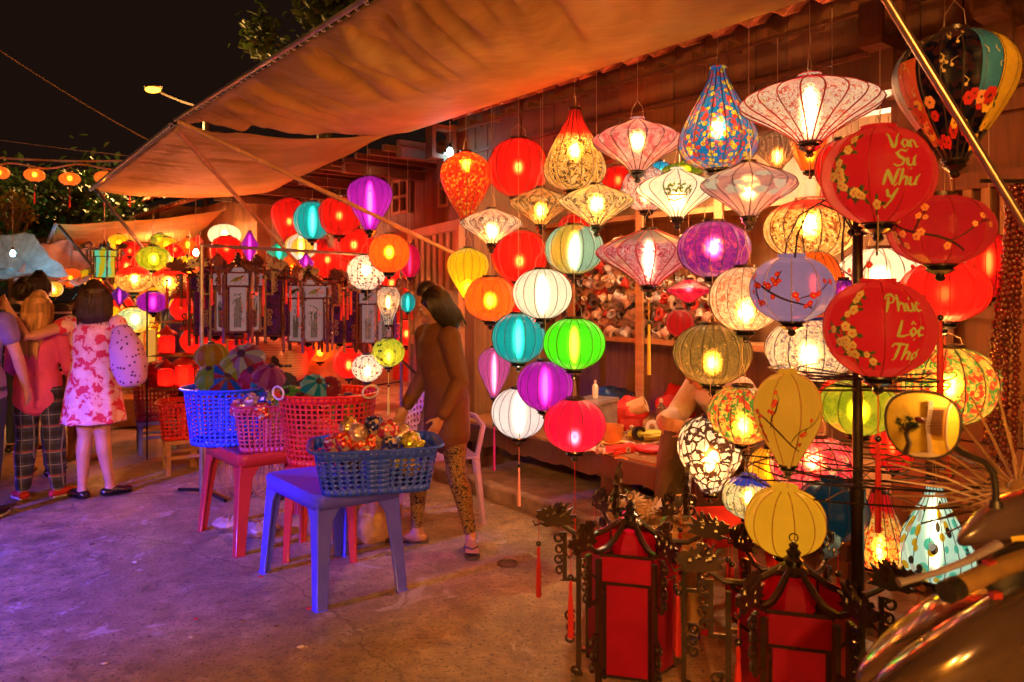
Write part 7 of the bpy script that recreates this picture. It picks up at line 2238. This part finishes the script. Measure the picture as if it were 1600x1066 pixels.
def head(mb, hc, yaw=0, pitch=0, k=1.0):
    """head around hc (between the ears), face toward local +y"""
    Rm = Matrix.Rotation(yaw, 3, 'Z') @ Matrix.Rotation(-pitch, 3, 'X')
    def q(x, y, z): return hc + Rm @ (V((x, y, z)) * k)
    ax = Rm @ V((1, 0, 0))
    chain(mb, [(q(0, .045, -.105), .030 * k, .030 * k), (q(0, .03, -.075), .050 * k, .052 * k), (q(0, .015, -.03), .066 * k, .078 * k), (q(0, 0, .02), .074 * k, .092 * k), (q(0, -.008, .06), .068 * k, .085 * k), (q(0, -.01, .085), .045 * k, .06 * k)], 20, ax)
    chain(mb, [(q(0, .086, .012), .009 * k, .008 * k), (q(0, .104, -.02), .012 * k, .010 * k), (q(0, .102, -.032), .014 * k, .009 * k)], 8, ax)   # nose
    for sx in (-1, 1):
        chain(mb, [(q(sx * .074, -.005, -.03), .006 * k, .012 * k), (q(sx * .080, -.012, .0), .006 * k, .018 * k), (q(sx * .078, -.012, .018), .006 * k, .014 * k)], 8, ax)
        chain(mb, [(q(sx * .012, .088, .030), .008 * k, .006 * k), (q(sx * .045, .080, .034), .007 * k, .006 * k)], 6, (0, 0, 1))   # brow
        chain(mb, [(q(sx * .035, .072, -.025), .018 * k, .014 * k), (q(sx * .04, .064, -.035), .016 * k, .014 * k)], 8, ax)
    chain(mb, [(q(-.020, .086, -.058), .005 * k, .006 * k), (q(0, .094, -.055), .007 * k, .008 * k), (q(.020, .086, -.058), .005 * k, .006 * k)], 8, (0, 0, 1))
    chain(mb, [(q(-.016, .085, -.068), .005 * k, .006 * k), (q(0, .092, -.068), .007 * k, .008 * k), (q(.016, .085, -.068), .005 * k, .006 * k)], 8, (0, 0, 1))
    return q, ax
def face(root, q, k, skin):
    for sx in (-1, 1):
        b = MB(); b.ball(q(sx * .031, .0765, .006), .0115 * k, 10, 8); e = b.build('eye', mat('eye_white', (.35, .30, .27), .2, var=0), root)
        b = MB(); b.ball(q(sx * .031, .0815, .005), .0075 * k, 8, 6); b.build('iris', mat('eye_dark', (.02, .01, .008), .1, var=0), e)
    b = MB(); b.tube([q(-.02, .0925, -.0625), q(0, .1005, -.061), q(.02, .0925, -.0625)], [.0015, .0035, .0015], 6); b.build('lips', mat('lips', (.35, .08, .06), .4), root)

def person(label, loc, face_deg, h, J, clothes, hairk, skin=None, yaw=0, pitch=0, lean=0, feet='shoe', vox=.009, girth=1.0, curl=(.4, .4), handdir=None, group=None, fing=True, faceon=True):
    """J overrides joints given for a 1.6 m person (x right, y forward, z up)"""
    skin = skin or M_skin
    s = h / 1.6
    D = dict(pel=(0, 0, .86), wai=(0, .0, 1.00), che=(0, .0, 1.17), nec=(0, -.01, 1.335), hd=(0, .015, 1.475),
             ls=(-.165, 0, 1.285), rs=(.165, 0, 1.285), le=(-.20, -.02, 1.03), re=(.20, -.02, 1.03), lw=(-.20, .05, .82), rw=(.20, .05, .82),
             lh=(-.085, 0, .82), rh=(.085, 0, .82), lk=(-.09, .02, .45), rk=(.09, .02, .45), la=(-.095, -.02, .085), ra=(.095, -.02, .085),
             lt=(-.11, .14, .025), rt=(.11, .14, .025))
    D.update(J)
    D = {k_: V(v_) * s for k_, v_ in D.items()}
    root = empty('person', label, 'person', loc, (0, 0, R(face_deg)), group)
    g_ = girth * s
    def torso(mb, inf=0, hips=1, top=True):
        pts = [(D['pel'] - V((0, 0, .06 * s)), .135 * g_ + inf, .10 * g_ + inf), (D['pel'] + V((0, 0, .02 * s)), .158 * g_ * hips + inf, .112 * g_ + inf), (D['wai'], .128 * g_ + inf, .095 * g_ + inf), (D['che'], .148 * g_ + inf, .105 * g_ + inf)]
        sh_ = (D['ls'] + D['rs']) / 2
        pts += [(sh_ - V((0, 0, .03 * s)), .150 * g_ + inf, .085 * g_ + inf), (sh_ + V((0, 0, .018 * s)), .10 * g_ + inf, .062 * g_ + inf)]
        if top: pts += [(D['nec'], .050 * s + inf, .050 * s + inf)]
        chain(mb, pts, 20, (D['rs'] - D['ls']).normalized())
    def arm(mb, c, inf=0, frac=1.0, fore=1.0):
        a, e, w_ = D[c + 's'], D[c + 'e'], D[c + 'w']
        pts = [(a, .052 * g_ + inf, .052 * g_ + inf), (a.lerp(e, .35), .043 * g_ + inf, .043 * g_ + inf)]
        if frac <= .5: chain(mb, [pts[0], (a.lerp(e, frac), .046 * g_ + inf, .046 * g_ + inf)], 14); return
        pts += [(a.lerp(e, .85), .036 * g_ + inf, .036 * g_ + inf), (e, .036 * g_ + inf, .036 * g_ + inf)]
        if frac > 1 - 1e-6:
            pts += [(e.lerp(w_, .3), .036 * g_ + inf, .034 * g_ + inf), (e.lerp(w_, .7), .028 * g_ + inf, .027 * g_ + inf), (e.lerp(w_, fore), .023 * g_ + inf, .021 * g_ + inf)]
        chain(mb, pts, 14)
    def leg(mb, c, inf=0, to=1.0, loose=0):
        hp, k_, a = D[c + 'h'], D[c + 'k'], D[c + 'a']
        ax = (D['rh'] - D['lh']).normalized()
        back = V((0, -1, 0)) * .012 * s
        pts = [(hp + V((0, 0, .03 * s)), .082 * g_ + inf, .092 * g_ + inf), (hp.lerp(k_, .3), .078 * g_ + inf, .084 * g_ + inf), (hp.lerp(k_, .75), .058 * g_ + inf + loose * .5, .060 * g_ + inf + loose * .5), (k_, .050 * g_ + inf + loose, .054 * g_ + inf + loose)]
        if to > 0:
            pts += [(k_.lerp(a, .28 * to) + back, .051 * g_ + inf + loose, .056 * g_ + inf + loose), (k_.lerp(a, .62 * to) + back * .5, .040 * g_ + inf + loose, .042 * g_ + inf + loose), (k_.lerp(a, 1.0 * to), .030 * g_ + inf + loose, .033 * g_ + inf + loose)]
        chain(mb, pts, 16, ax)
    b = MB()
    torso(b)
    chain(b, [(D['nec'] - V((0, 0, .03 * s)), .052 * s, .054 * s), (D['nec'].lerp(D['hd'], .5), .047 * s, .052 * s), (D['hd'] - V((0, 0, .02)), .05 * s, .055 * s)], 16)
    q, ax = head(b, D['hd'], yaw, pitch, s)
    for i, c in enumerate('lr'):
        arm(b, c); leg(b, c)
        fd = (D[c + 'w'] - D[c + 'e']).normalized()
        pn = V((1 if c == 'l' else -1, 0, 0)) + V((0, .2, 0))
        if handdir and c in handdir: fd, pn = V(handdir[c][0]).normalized(), V(handdir[c][1])
        hand(b, D[c + 'w'], fd, pn, 1 if (fd.cross(pn)).y > 0 else -1, curl[i], s * .95)
        a, t_ = D[c + 'a'], D[c + 't']
        fdir = V((t_.x - a.x, t_.y - a.y, 0)).normalized(); sd = V((-fdir.y, fdir.x, 0))
        heel = V((a.x, a.y, .03 * s)) - fdir * .035 * s
        chain(b, [(heel, .030 * s, .028 * s), (V((a.x, a.y, .040 * s)) + fdir * .03 * s, .033 * s, .036 * s), (heel.lerp(t_, .7) + V((0, 0, .004)), .042 * s, .024 * s), (t_ - fdir * .02 * s, .043 * s, .018 * s)], 14, sd)
        chain(b, [(a + V((0, 0, .02 * s)), .030 * s, .033 * s), (V((a.x, a.y, .045 * s)), .034 * s, .042 * s)], 12, sd)
        if feet in ('flip', 'bare'):
            for q_ in range(5):
                o_ = (q_ - 2) * .017 * s * (1 if c == 'r' else -1)
                ln = (.030, .026, .022, .018, .014)[q_ if c == 'l' else q_] * s
                p0 = t_ - fdir * .012 * s + sd * o_
                chain(b, [(p0, .009 * s, .009 * s), (p0 + fdir * ln, .0085 * s, .008 * s)], 8, sd)
    body = remesh(b.build('body', skin, root, auto=0), vox * .85)
    face(root, q, s, skin) if faceon else None
    for cl in clothes:
        kind, m = cl[0], cl[1]
        o = cl[2] if len(cl) > 2 else {}
        b = MB()
        if kind == 'shirt':
            inf = o.get('inf', .014)
            torso(b, inf, top=False)
            hem = o.get('hem', .06) * s
            chain(b, [(D['pel'] + V((0, 0, .06 * s)), .158 * g_ + inf, .116 * g_ + inf), (D['pel'] - V((0, 0, hem)), .165 * g_ + inf, .122 * g_ + inf)], 20)
            for c in 'lr': arm(b, c, inf, o.get('sleeve', 1.0), .92)
            remesh(b.build('shirt', m, root, auto=0), vox, 3)
        elif kind == 'pants':
            inf = o.get('inf', .010)
            chain(b, [(D['pel'] - V((0, 0, .05 * s)), .14 * g_ + inf, .106 * g_ + inf), (D['pel'] + V((0, 0, .02 * s)), .160 * g_ + inf, .114 * g_ + inf), (D['wai'] - V((0, 0, .03 * s)), .135 * g_ + inf, .10 * g_ + inf)], 20)
            for c in 'lr': leg(b, c, inf, o.get('to', .95), o.get('loose', 0))
            remesh(b.build('trousers', m, root, auto=0), vox, 3)
        elif kind == 'dress':
            inf = .016
            chain(b, [(D['wai'], .132 * g_ + inf, .10 * g_ + inf), (D['che'], .150 * g_ + inf, .107 * g_ + inf), ((D['ls'] + D['rs']) / 2 - V((0, 0, .03 * s)), .145 * g_ + inf, .088 * g_ + inf), ((D['ls'] + D['rs']) / 2 + V((0, 0, .012 * s)), .105 * g_ + inf, .06 * g_ + inf)], 20)
            for c in 'lr': arm(b, c, inf, o.get('sleeve', .22))
            z0 = D['wai'].z + .03; z1 = o.get('hem', .56) * s
            n_ = 44; vs = []; kk = 14
            for i in range(kk + 1):
                f = i / kk
                c = V((D['wai'].x * (1 - f) + D['pel'].x * f, D['wai'].y * (1 - f), z0 + (z1 - z0) * f))
                ra_ = (.142 + .075 * f ** .8) * g_; rb_ = (.112 + .085 * f ** .8) * g_
                for j in range(n_):
                    th = 2 * PI * j / n_; w_ = 1 + .055 * f * math.sin(th * 9 + 1) + .03 * f * math.sin(th * 5)
                    vs.append(c + V((ra_ * w_ * math.cos(th), rb_ * w_ * math.sin(th), 0)))
            fs = [(i * n_ + j, i * n_ + (j + 1) % n_, (i + 1) * n_ + (j + 1) % n_, (i + 1) * n_ + j) for i in range(kk) for j in range(n_)]
            fs += [tuple(range(n_ - 1, -1, -1)), tuple(kk * n_ + j for j in range(n_))]
            b.add(vs, fs)
            remesh(b.build('dress', m, root, auto=0), vox, 2)
        elif kind == 'shoes':
            for c in 'lr':
                b2 = MB(); a, t_ = D[c + 'a'], D[c + 't']
                fdir = V((t_.x - a.x, t_.y - a.y, 0)).normalized(); sd = V((-fdir.y, fdir.x, 0))
                heel = V((a.x, a.y, .032 * s)) - fdir * .038 * s
                hi = o.get('hi', .03)
                chain(b2, [(heel, .038 * s, .032 * s), (V((a.x, a.y, .04 * s)) + fdir * .03 * s, .040 * s, (.034 + hi * .3) * s), (heel.lerp(t_, .7), .049 * s, .030 * s), (t_, .044 * s, .024 * s)], 14, sd)
                if hi > .02: chain(b2, [(V((a.x, a.y, .05 * s)), .040 * s, .046 * s), (V((a.x, a.y, .078 * s)), .038 * s, .044 * s)], 12, sd, False)
                sh = remesh(b2.build('shoe', m, root, auto=0), .007, 3)
                b3 = MB(); chain(b3, [(heel + V((0, 0, -.022 * s)), .042 * s, .009), (heel.lerp(t_, .7) + V((0, 0, -.022 * s)), .053 * s, .009), (t_ + V((0, 0, -.016 * s)), .046 * s, .009)], 14, sd)
                b3.build('sole', o.get('sole', M_dirtywhite), sh)
        elif kind == 'flip':
            for c in 'lr':
                a, t_ = D[c + 'a'], D[c + 't']
                fdir = V((t_.x - a.x, t_.y - a.y, 0)).normalized(); sd = V((-fdir.y, fdir.x, 0))
                z_ = .008
                b3 = MB(); h0_ = V((a.x, a.y, z_)) - fdir * .065 * s; t1_ = V((t_.x, t_.y, z_)) + fdir * .035 * s
                chain(b3, [(h0_, .036 * s, .007), (h0_.lerp(t1_, .4), .036 * s, .007), (h0_.lerp(t1_, .78), .050 * s, .007), (t1_, .040 * s, .007)], 16, sd)
                fl_ = b3.build('flip_flop', m, root)
                b4 = MB(); tp = V((t_.x, t_.y, .048 * s)) - fdir * .005
                for sg in (-1, 1): b4.tube([tp, tp - fdir * .03 * s + sd * sg * .036 * s + V((0, 0, .006)), V((a.x, a.y, .014)) + fdir * .03 * s + sd * sg * .040 * s], .0045, 6)
                b4.build('strap', m, fl_)
    # hair
    b = MB(); hk = hairk[0]; hm = hairk[1]
    if hk == 'short':
        chain(b, [(q(0, -.022, -.03), .072 * s, .078 * s), (q(0, -.018, .03), .081 * s, .088 * s), (q(0, -.012, .065), .074 * s, .084 * s), (q(0, -.01, .085), .050 * s, .064 * s)], 20, ax)
    elif hk == 'bob':
        chain(b, [(q(0, -.045, -.15), .105 * s, .060 * s), (q(0, -.04, -.08), .112 * s, .075 * s), (q(0, -.025, .0), .106 * s, .088 * s), (q(0, -.012, .055), .095 * s, .094 * s), (q(0, -.008, .09), .06 * s, .066 * s)], 20, ax)
    elif hk == 'long':
        chain(b, [(q(0, -.10, -.34), .060 * s, .022 * s), (q(0, -.09, -.25), .092 * s, .035 * s), (q(0, -.07, -.14), .108 * s, .048 * s), (q(0, -.035, -.05), .108 * s, .075 * s), (q(0, -.018, .02), .104 * s, .092 * s), (q(0, -.012, .065), .092 * s, .088 * s), (q(0, -.008, .09), .060 * s, .062 * s)], 20, ax)
        for i in range(9):
            x = -.07 + .0175 * i
            chain(b, [(q(x * .9, -.10, -.05), .02 * s, .02 * s), (q(x, -.125, -.22), .017 * s, .014 * s), (q(x * .9, -.118, -.36 - .02 * (i % 3)), .008 * s, .006 * s)], 8, ax)
    elif hk == 'bun':
        chain(b, [(q(0, -.025, -.02), .078 * s, .08 * s), (q(0, -.018, .03), .080 * s, .088 * s), (q(0, -.012, .065), .074 * s, .084 * s), (q(0, -.01, .085), .050 * s, .064 * s)], 20, ax)
        chain(b, [(q(0, -.12, .02), .04 * s, .035 * s), (q(0, -.13, -.02), .04 * s, .035 * s)], 12, ax)
    ho = remesh(b.build('hair', hm, root, auto=0), .008, 2)
    rs_ = random.Random(int(h * 1000))
    b = MB()
    L0 = dict(bob=-.17, long=-.37, short=-.03, bun=-.03)[hk]
    for i in range(260 if hk in ('bob', 'long') else 130):
        a = rs_.uniform(-PI * .22, PI * 1.22) if hk != 'long' else rs_.uniform(-PI * .15, PI * 1.15)
        wx = dict(bob=.113, long=.106, short=.080, bun=.080)[hk]; wy = .097
        ca, sa = math.cos(a), -math.sin(a)
        e = L0 + rs_.uniform(-.035, .02)
        pts = [(.02 * ca, -.01 + .02 * sa, .135)]
        for f in (.2, .4, .6, .8, 1.0):
            z = .12 + (e - .12) * f
            dome = math.sin(min(1, (.135 - z) / .13) * PI / 2)
            tw = 1 if z > -.06 else max(.55, 1 + (z + .06) * (1.2 if hk == 'long' else .4))
            pts.append(((wx * dome * tw + .004) * ca + rs_.uniform(-.003, .003), -.02 + (wy * dome * tw) * sa * (1 if hk != 'long' or z > -.1 else .8) + (-.02 if z < -.1 else 0), z + rs_.uniform(-.004, .004)))
        b.tube([q(*p) for p in pts], [.002 * s, .0032 * s, .0034 * s, .0032 * s, .0026 * s, .0008 * s], 3)
    b.build('strands', hm, ho, auto=0)
    return root, D, q

def pattern_mat(name, kind, c1, c2, c3=None, scale=14, rough=.7):
    m, t, b = nodes(name)
    tc = N(t, 'ShaderNodeTexCoord')
    b.inputs['Roughness'].default_value = rough
    if kind == 'floral':
        n1 = noise_n(t, scale, 3, .6, dist=.6)
        o = ramp(t, n1.outputs[0], [(.42, c1), (.48, c2), (.56, c2), (.60, c3)])
        o.color_ramp.interpolation = 'EASE'
        out = o.outputs[0]
    elif kind == 'plaid':
        outs = None
        out = None
        base = None
        sx = N(t, 'ShaderNodeSeparateXYZ'); t.links.new(tc.outputs['Object'], sx.inputs[0])
        def lines(src, sc_, wd, off=0):
            mu = N(t, 'ShaderNodeMath'); mu.operation = 'MULTIPLY_ADD'; mu.inputs[1].default_value = sc_; mu.inputs[2].default_value = off; t.links.new(src, mu.inputs[0])
            fr = N(t, 'ShaderNodeMath'); fr.operation = 'FRACT'; t.links.new(mu.outputs[0], fr.inputs[0])
            lt = N(t, 'ShaderNodeMath'); lt.operation = 'LESS_THAN'; lt.inputs[1].default_value = wd; t.links.new(fr.outputs[0], lt.inputs[0])
            return lt.outputs[0]
        o = mix(t, lines(sx.outputs[2], 11, .4), c1, tuple(x * .45 for x in c1))
        o = mix(t, lines(sx.outputs[0], 16, .4), o, mix(t, .5, o, (.01, .01, .015)))
        o = mix(t, lines(sx.outputs[2], 11, .07, .3), o, c2)
        o = mix(t, lines(sx.outputs[0], 16, .08, .3), o, c2)
        out = mix(t, lines(sx.outputs[2], 5.5, .05, .1), o, c3)
    elif kind == 'stripes':
        sx = N(t, 'ShaderNodeSeparateXYZ'); t.links.new(tc.outputs['Object'], sx.inputs[0])
        mu = N(t, 'ShaderNodeMath'); mu.operation = 'MULTIPLY'; mu.inputs[1].default_value = scale; t.links.new(sx.outputs[2], mu.inputs[0])
        fr = N(t, 'ShaderNodeMath'); fr.operation = 'FRACT'; t.links.new(mu.outputs[0], fr.inputs[0])
        r = ramp(t, fr.outputs[0], [(0, c1), (.6, c2), (.75, c1), (.85, c3 or c2)]); r.color_ramp.interpolation = 'CONSTANT'
        out = r.outputs[0]
    elif kind == 'leopard':
        v = N(t, 'ShaderNodeTexVoronoi'); v.inputs['Scale'].default_value = scale; v.feature = 'F1'
        nn = noise_n(t, scale * .5, 2); mx_ = N(t, 'ShaderNodeMix'); mx_.data_type = 'RGBA'; mx_.inputs['Factor'].default_value = .03
        t.links.new(tc.outputs['Object'], mx_.inputs[6]); t.links.new(nn.outputs['Color'], mx_.inputs[7]); t.links.new(mx_.outputs[2], v.inputs['Vector'])
        out = ramp(t, v.outputs['Distance'], [(.28, c3 or c1), (.36, c2), (.60, c2), (.66, c1)]).outputs[0]
    elif kind == 'spots':
        v = N(t, 'ShaderNodeTexVoronoi'); v.inputs['Scale'].default_value = scale; t.links.new(tc.outputs['Object'], v.inputs['Vector'])
        out = ramp(t, v.outputs['Distance'], [(.22, c2), (.27, c1)]).outputs[0]
    t.links.new(out, b.inputs['Base Color'])
    n3 = noise_n(t, 9, 4); bump(t, n3.outputs[0], b, .35, .02)
    return m
def place(u, v, Y=None):
    return G(u, v) if Y is None else V((P(u, v, Y).x, Y, 0))
def cloth(name, c, rough=.75):
    m, t, b = nodes(name); n = noise_n(t, 7, 4); n2 = noise_n(t, 9, 4)
    t.links.new(ramp(t, n.outputs[0], [(.3, tuple(x * .75 for x in c)), (.7, c)]).outputs[0], b.inputs['Base Color']); b.inputs['Roughness'].default_value = rough
    bump(t, n2.outputs[0], b, .4, .03)
    return m
# woman in the floral dress, seen from behind, left arm reaching to the girl's hair
pw = place(146, 778, 5.38)
w1, D1, q1_ = person('dark haired woman in a pink floral dress reaching to the blond girl beside her', (pw.x, pw.y, 0), 8, 1.57,
    dict(le=(-.34, -.26, 1.20), lw=(-.50, -.16, 1.40), re=(.24, .04, 1.03), rw=(.15, .22, 1.10), lh=(-.07, 0, .82), rh=(.07, 0, .82), lk=(-.06, .01, .45), rk=(.055, .02, .45), la=(-.07, -.02, .085), ra=(.10, .04, .085), lt=(-.19, .10, .025), rt=(.20, .14, .025)),
    [('dress', pattern_mat('pink_floral_dress', 'floral', (.62, .02, .06), (.80, .42, .40), (.85, .55, .52), 17), dict(hem=.56, sleeve=.2)), ('shoes', M_black, dict(hi=.0, sole=M_black))], ('bob', M_hairbr), yaw=R(25), pitch=R(4), handdir=dict(l=((-.5, .2, .6), (.3, 1, 0))))
# backpack
bp = empty('backpack', 'lavender backpack with dark spots hanging from the dark haired woman\'s shoulder', 'backpack', (pw.x + .27, pw.y - .04, 1.03), (R(-6), R(-10), R(35)))
b = MB(); chain(b, [(V((0, 0, -.17)), .10, .06), (V((0, 0, -.06)), .125, .085), (V((0, 0, .08)), .11, .075), (V((0, .02, .19)), .07, .045)], 20)
o = b.build('bag', pattern_mat('spotted_lavender', 'spots', (.50, .26, .42), (.10, .02, .06), scale=28), bp, auto=0); remesh(o, .01, 3)
b = MB(); b.tube([(-.02, .04, .20), (-.06, .05, .26), (-.10, .10, .22), (-.10, .12, .05), (-.05, .08, -.12)], .012, 6, flat=.4); b.build('strap', cloth('pink_strap', (.5, .2, .35)), bp)
# girl in pink with plaid trousers
pg = place(66, 786, 5.36)
g_, Dg, qg = person('girl with long blond hair in a pink sweater and dark plaid trousers, seen from behind', (pg.x - .03, pg.y, 0), 5, 1.49,
    dict(le=(-.21, .02, 1.02), lw=(-.18, .18, .92), re=(.22, .02, 1.02), rw=(.18, .18, .90), la=(-.10, -.02, .085), ra=(.135, .03, .085), lk=(-.085, .01, .45), rk=(.115, .02, .45), lt=(-.20, .08, .025), rt=(.24, .14, .025)),
    [('shirt', cloth('pink_sweater', (.90, .10, .30)), dict(inf=.016, hem=.09)), ('pants', pattern_mat('blue_plaid', 'plaid', (.05, .055, .12), (.28, .26, .34), (.35, .05, .08)), dict(inf=.012, loose=.012)), ('shoes', cloth('red_canvas_shoe', (.50, .02, .03)), dict(hi=.01))],
    ('long', M_hairbl), pitch=R(6), girth=.98)
# man in the striped shirt
pm = place(80, 748, 6.0)
m_, Dm, qm = person('black haired man in a dark shirt with pale shoulder stripes standing behind the blond girl', (pm.x - .10, pm.y, 0), 10, 1.66, {},
    [('shirt', pattern_mat('dark_striped_shirt', 'stripes', (.02, .02, .035), (.02, .02, .035), (.5, .42, .4), 9), {}), ('pants', cloth('dark_jeans', (.03, .045, .10)), dict(loose=.01)), ('shoes', M_black, {})], ('short', M_hairb), girth=1.08)
# others behind
pr = place(100, 735, 6.3)
person('person in a bright red dress standing between the man and the dark haired woman', (pr.x, pr.y + .25, 0), -15, 1.48, dict(re=(.22, .12, 1.05), rw=(.1, .25, 1.15)),
    [('dress', cloth('bright_red_dress', (.75, .03, .02)), dict(hem=.5))], ('bun', M_hairbr), skin=M_skin2)
px = place(36, 735, 6.9)
person('black haired person in dark clothes farthest left in the group', (px.x, px.y, 0), 0, 1.62, {}, [('shirt', cloth('navy_shirt', (.03, .04, .12)), {}), ('pants', cloth('navy_trousers', (.02, .03, .08)), {}), ('shoes', M_black, {})], ('short', M_hairb))
py = place(-34, 790, 4.85)
person('person in a violet top cut by the left edge of the photo', (py.x - .02, py.y, 0), 15, 1.62, dict(re=(.23, .03, 1.05), rw=(.25, .12, .83)), [('shirt', cloth('violet_top', (.22, .14, .42)), dict(sleeve=.45)), ('pants', cloth('navy_trousers', (.02, .03, .08)), {}), ('shoes', M_black, {})], ('short', M_hairbr))
# blond man in grey blue
pbm = place(287, 720, 7.35)
person('fair haired man in a grey blue shirt standing at the third stall', (pbm.x - .02, pbm.y, 0), -20, 1.60, dict(le=(-.26, .05, 1.05), lw=(-.18, .26, 1.02)), [('shirt', cloth('grey_blue_shirt', (.12, .13, .25)), {}), ('pants', cloth('dark_trousers', (.04, .03, .04)), {}), ('shoes', M_black, {})], ('short', M_hairbl), girth=1.15, yaw=R(-15))
pbk = place(320, 720, 7.9)
person('dark haired customer behind the left rack post', (pbk.x - .03, pbk.y, 0), 200, 1.58, {}, [('shirt', cloth('brown_shirt', (.16, .06, .03)), {}), ('pants', cloth('dark_trousers', (.04, .03, .04)), {}), ('shoes', M_black, {})], ('short', M_hairb), skin=M_skin2)
# person bending under the rack lanterns
pc = place(455, 690, 7.3)
person('person in a pale striped shirt and jeans bending over behind the baskets', (pc.x + .02, pc.y, 0), 75, 1.58,
    dict(pel=(0, 0, .80), wai=(0, .12, .90), che=(0, .28, .96), nec=(0, .44, 1.0), hd=(0, .57, .96), ls=(-.165, .38, .98), rs=(.165, .38, .98), le=(-.2, .45, .72), re=(.2, .45, .72), lw=(-.12, .6, .62), rw=(.12, .6, .62), lh=(-.085, 0, .76), rh=(.085, 0, .76)),
    [('shirt', pattern_mat('cream_striped_shirt', 'stripes', (.65, .42, .28), (.65, .42, .28), (.35, .12, .08), 40), dict(sleeve=.45)), ('pants', cloth('dark_jeans', (.03, .045, .10)), {}), ('shoes', M_black, {})], ('short', M_hairb), pitch=R(60), skin=M_skin2)
# seated worker in the main stall
pz = onp(1100, 735)
pz = FA(2.50, 3.74, .12)
person('seated worker in a white shirt and olive trousers behind the leaf print lantern', (pz.x, pz.y, 0.12), 116, 1.66,
    dict(pel=(0, -.10, .46), wai=(0, -.05, .56), che=(0, .06, .70), nec=(0, .19, .84), hd=(0, .28, .93), ls=(-.165, .14, .80), rs=(.165, .14, .80), le=(-.24, .26, .60), re=(.24, .26, .60), lw=(-.1, .44, .62), rw=(.1, .44, .62),
         lh=(-.09, -.06, .42), rh=(.09, -.06, .42), lk=(-.15, .34, .56), rk=(.15, .32, .50), la=(-.13, .30, .10), ra=(.15, .38, .10), lt=(-.14, .44, .03), rt=(.16, .52, .03)),
    [('shirt', cloth('white_work_shirt', (.62, .45, .38)), dict(inf=.03, hem=.03)), ('pants', cloth('olive_trousers', (.085, .06, .035)), dict(inf=.02, loose=.03)), ('shoes', M_black, {})], ('short', M_hairb), skin=M_skin2, pitch=R(25))
# woman passing by in the middle
c0 = G(737, 858)
leop = pattern_mat('leopard_leggings', 'leopard', (.02, .012, .008), (.24, .14, .05), (.07, .03, .012), 75, .6)
blou = cloth('dark_brown_blouse', (.11, .034, .006))
person('woman in a dark brown blouse and leopard leggings walking past the lanterns in flip flops', (c0.x - .17, c0.y + .03, 0), 120, 1.56,
    dict(pel=(-.01, -.02, .85), wai=(-.01, .0, .99), che=(0, .03, 1.15), nec=(.0, .03, 1.33), hd=(.0, .07, 1.46), ls=(-.155, .03, 1.27), rs=(.155, .05, 1.27), le=(-.20, -.02, 1.02), re=(.20, .03, 1.03), lw=(-.20, .10, .82), rw=(.19, .16, .83),
         lh=(-.09, -.02, .80), rh=(.07, .0, .80), lk=(-.10, -.04, .45), rk=(.12, .12, .46), la=(-.11, -.13, .09), ra=(.16, .10, .09), lt=(-.25, -.07, .035), rt=(.24, .23, .035)),
    [('shirt', blou, dict(inf=.02, hem=.16)), ('pants', leop, dict(inf=.008, to=.93)), ('flip', mat('brown_rubber', (.05, .025, .015), .5))], ('bob', M_hairb), skin=M_skin2, pitch=R(26), yaw=R(-15), feet='flip', girth=.93, vox=.008)

# bake the remeshed figures so their meshes are plain geometry
bpy.context.view_layer.update()
dg = bpy.context.evaluated_depsgraph_get()
for o in REM:
    me = bpy.data.meshes.new_from_object(o.evaluated_get(dg), depsgraph=dg)
    me.name = o.name
    o.modifiers.clear()
    o.data = me
    me.polygons.foreach_set('use_smooth', [True] * len(me.polygons))
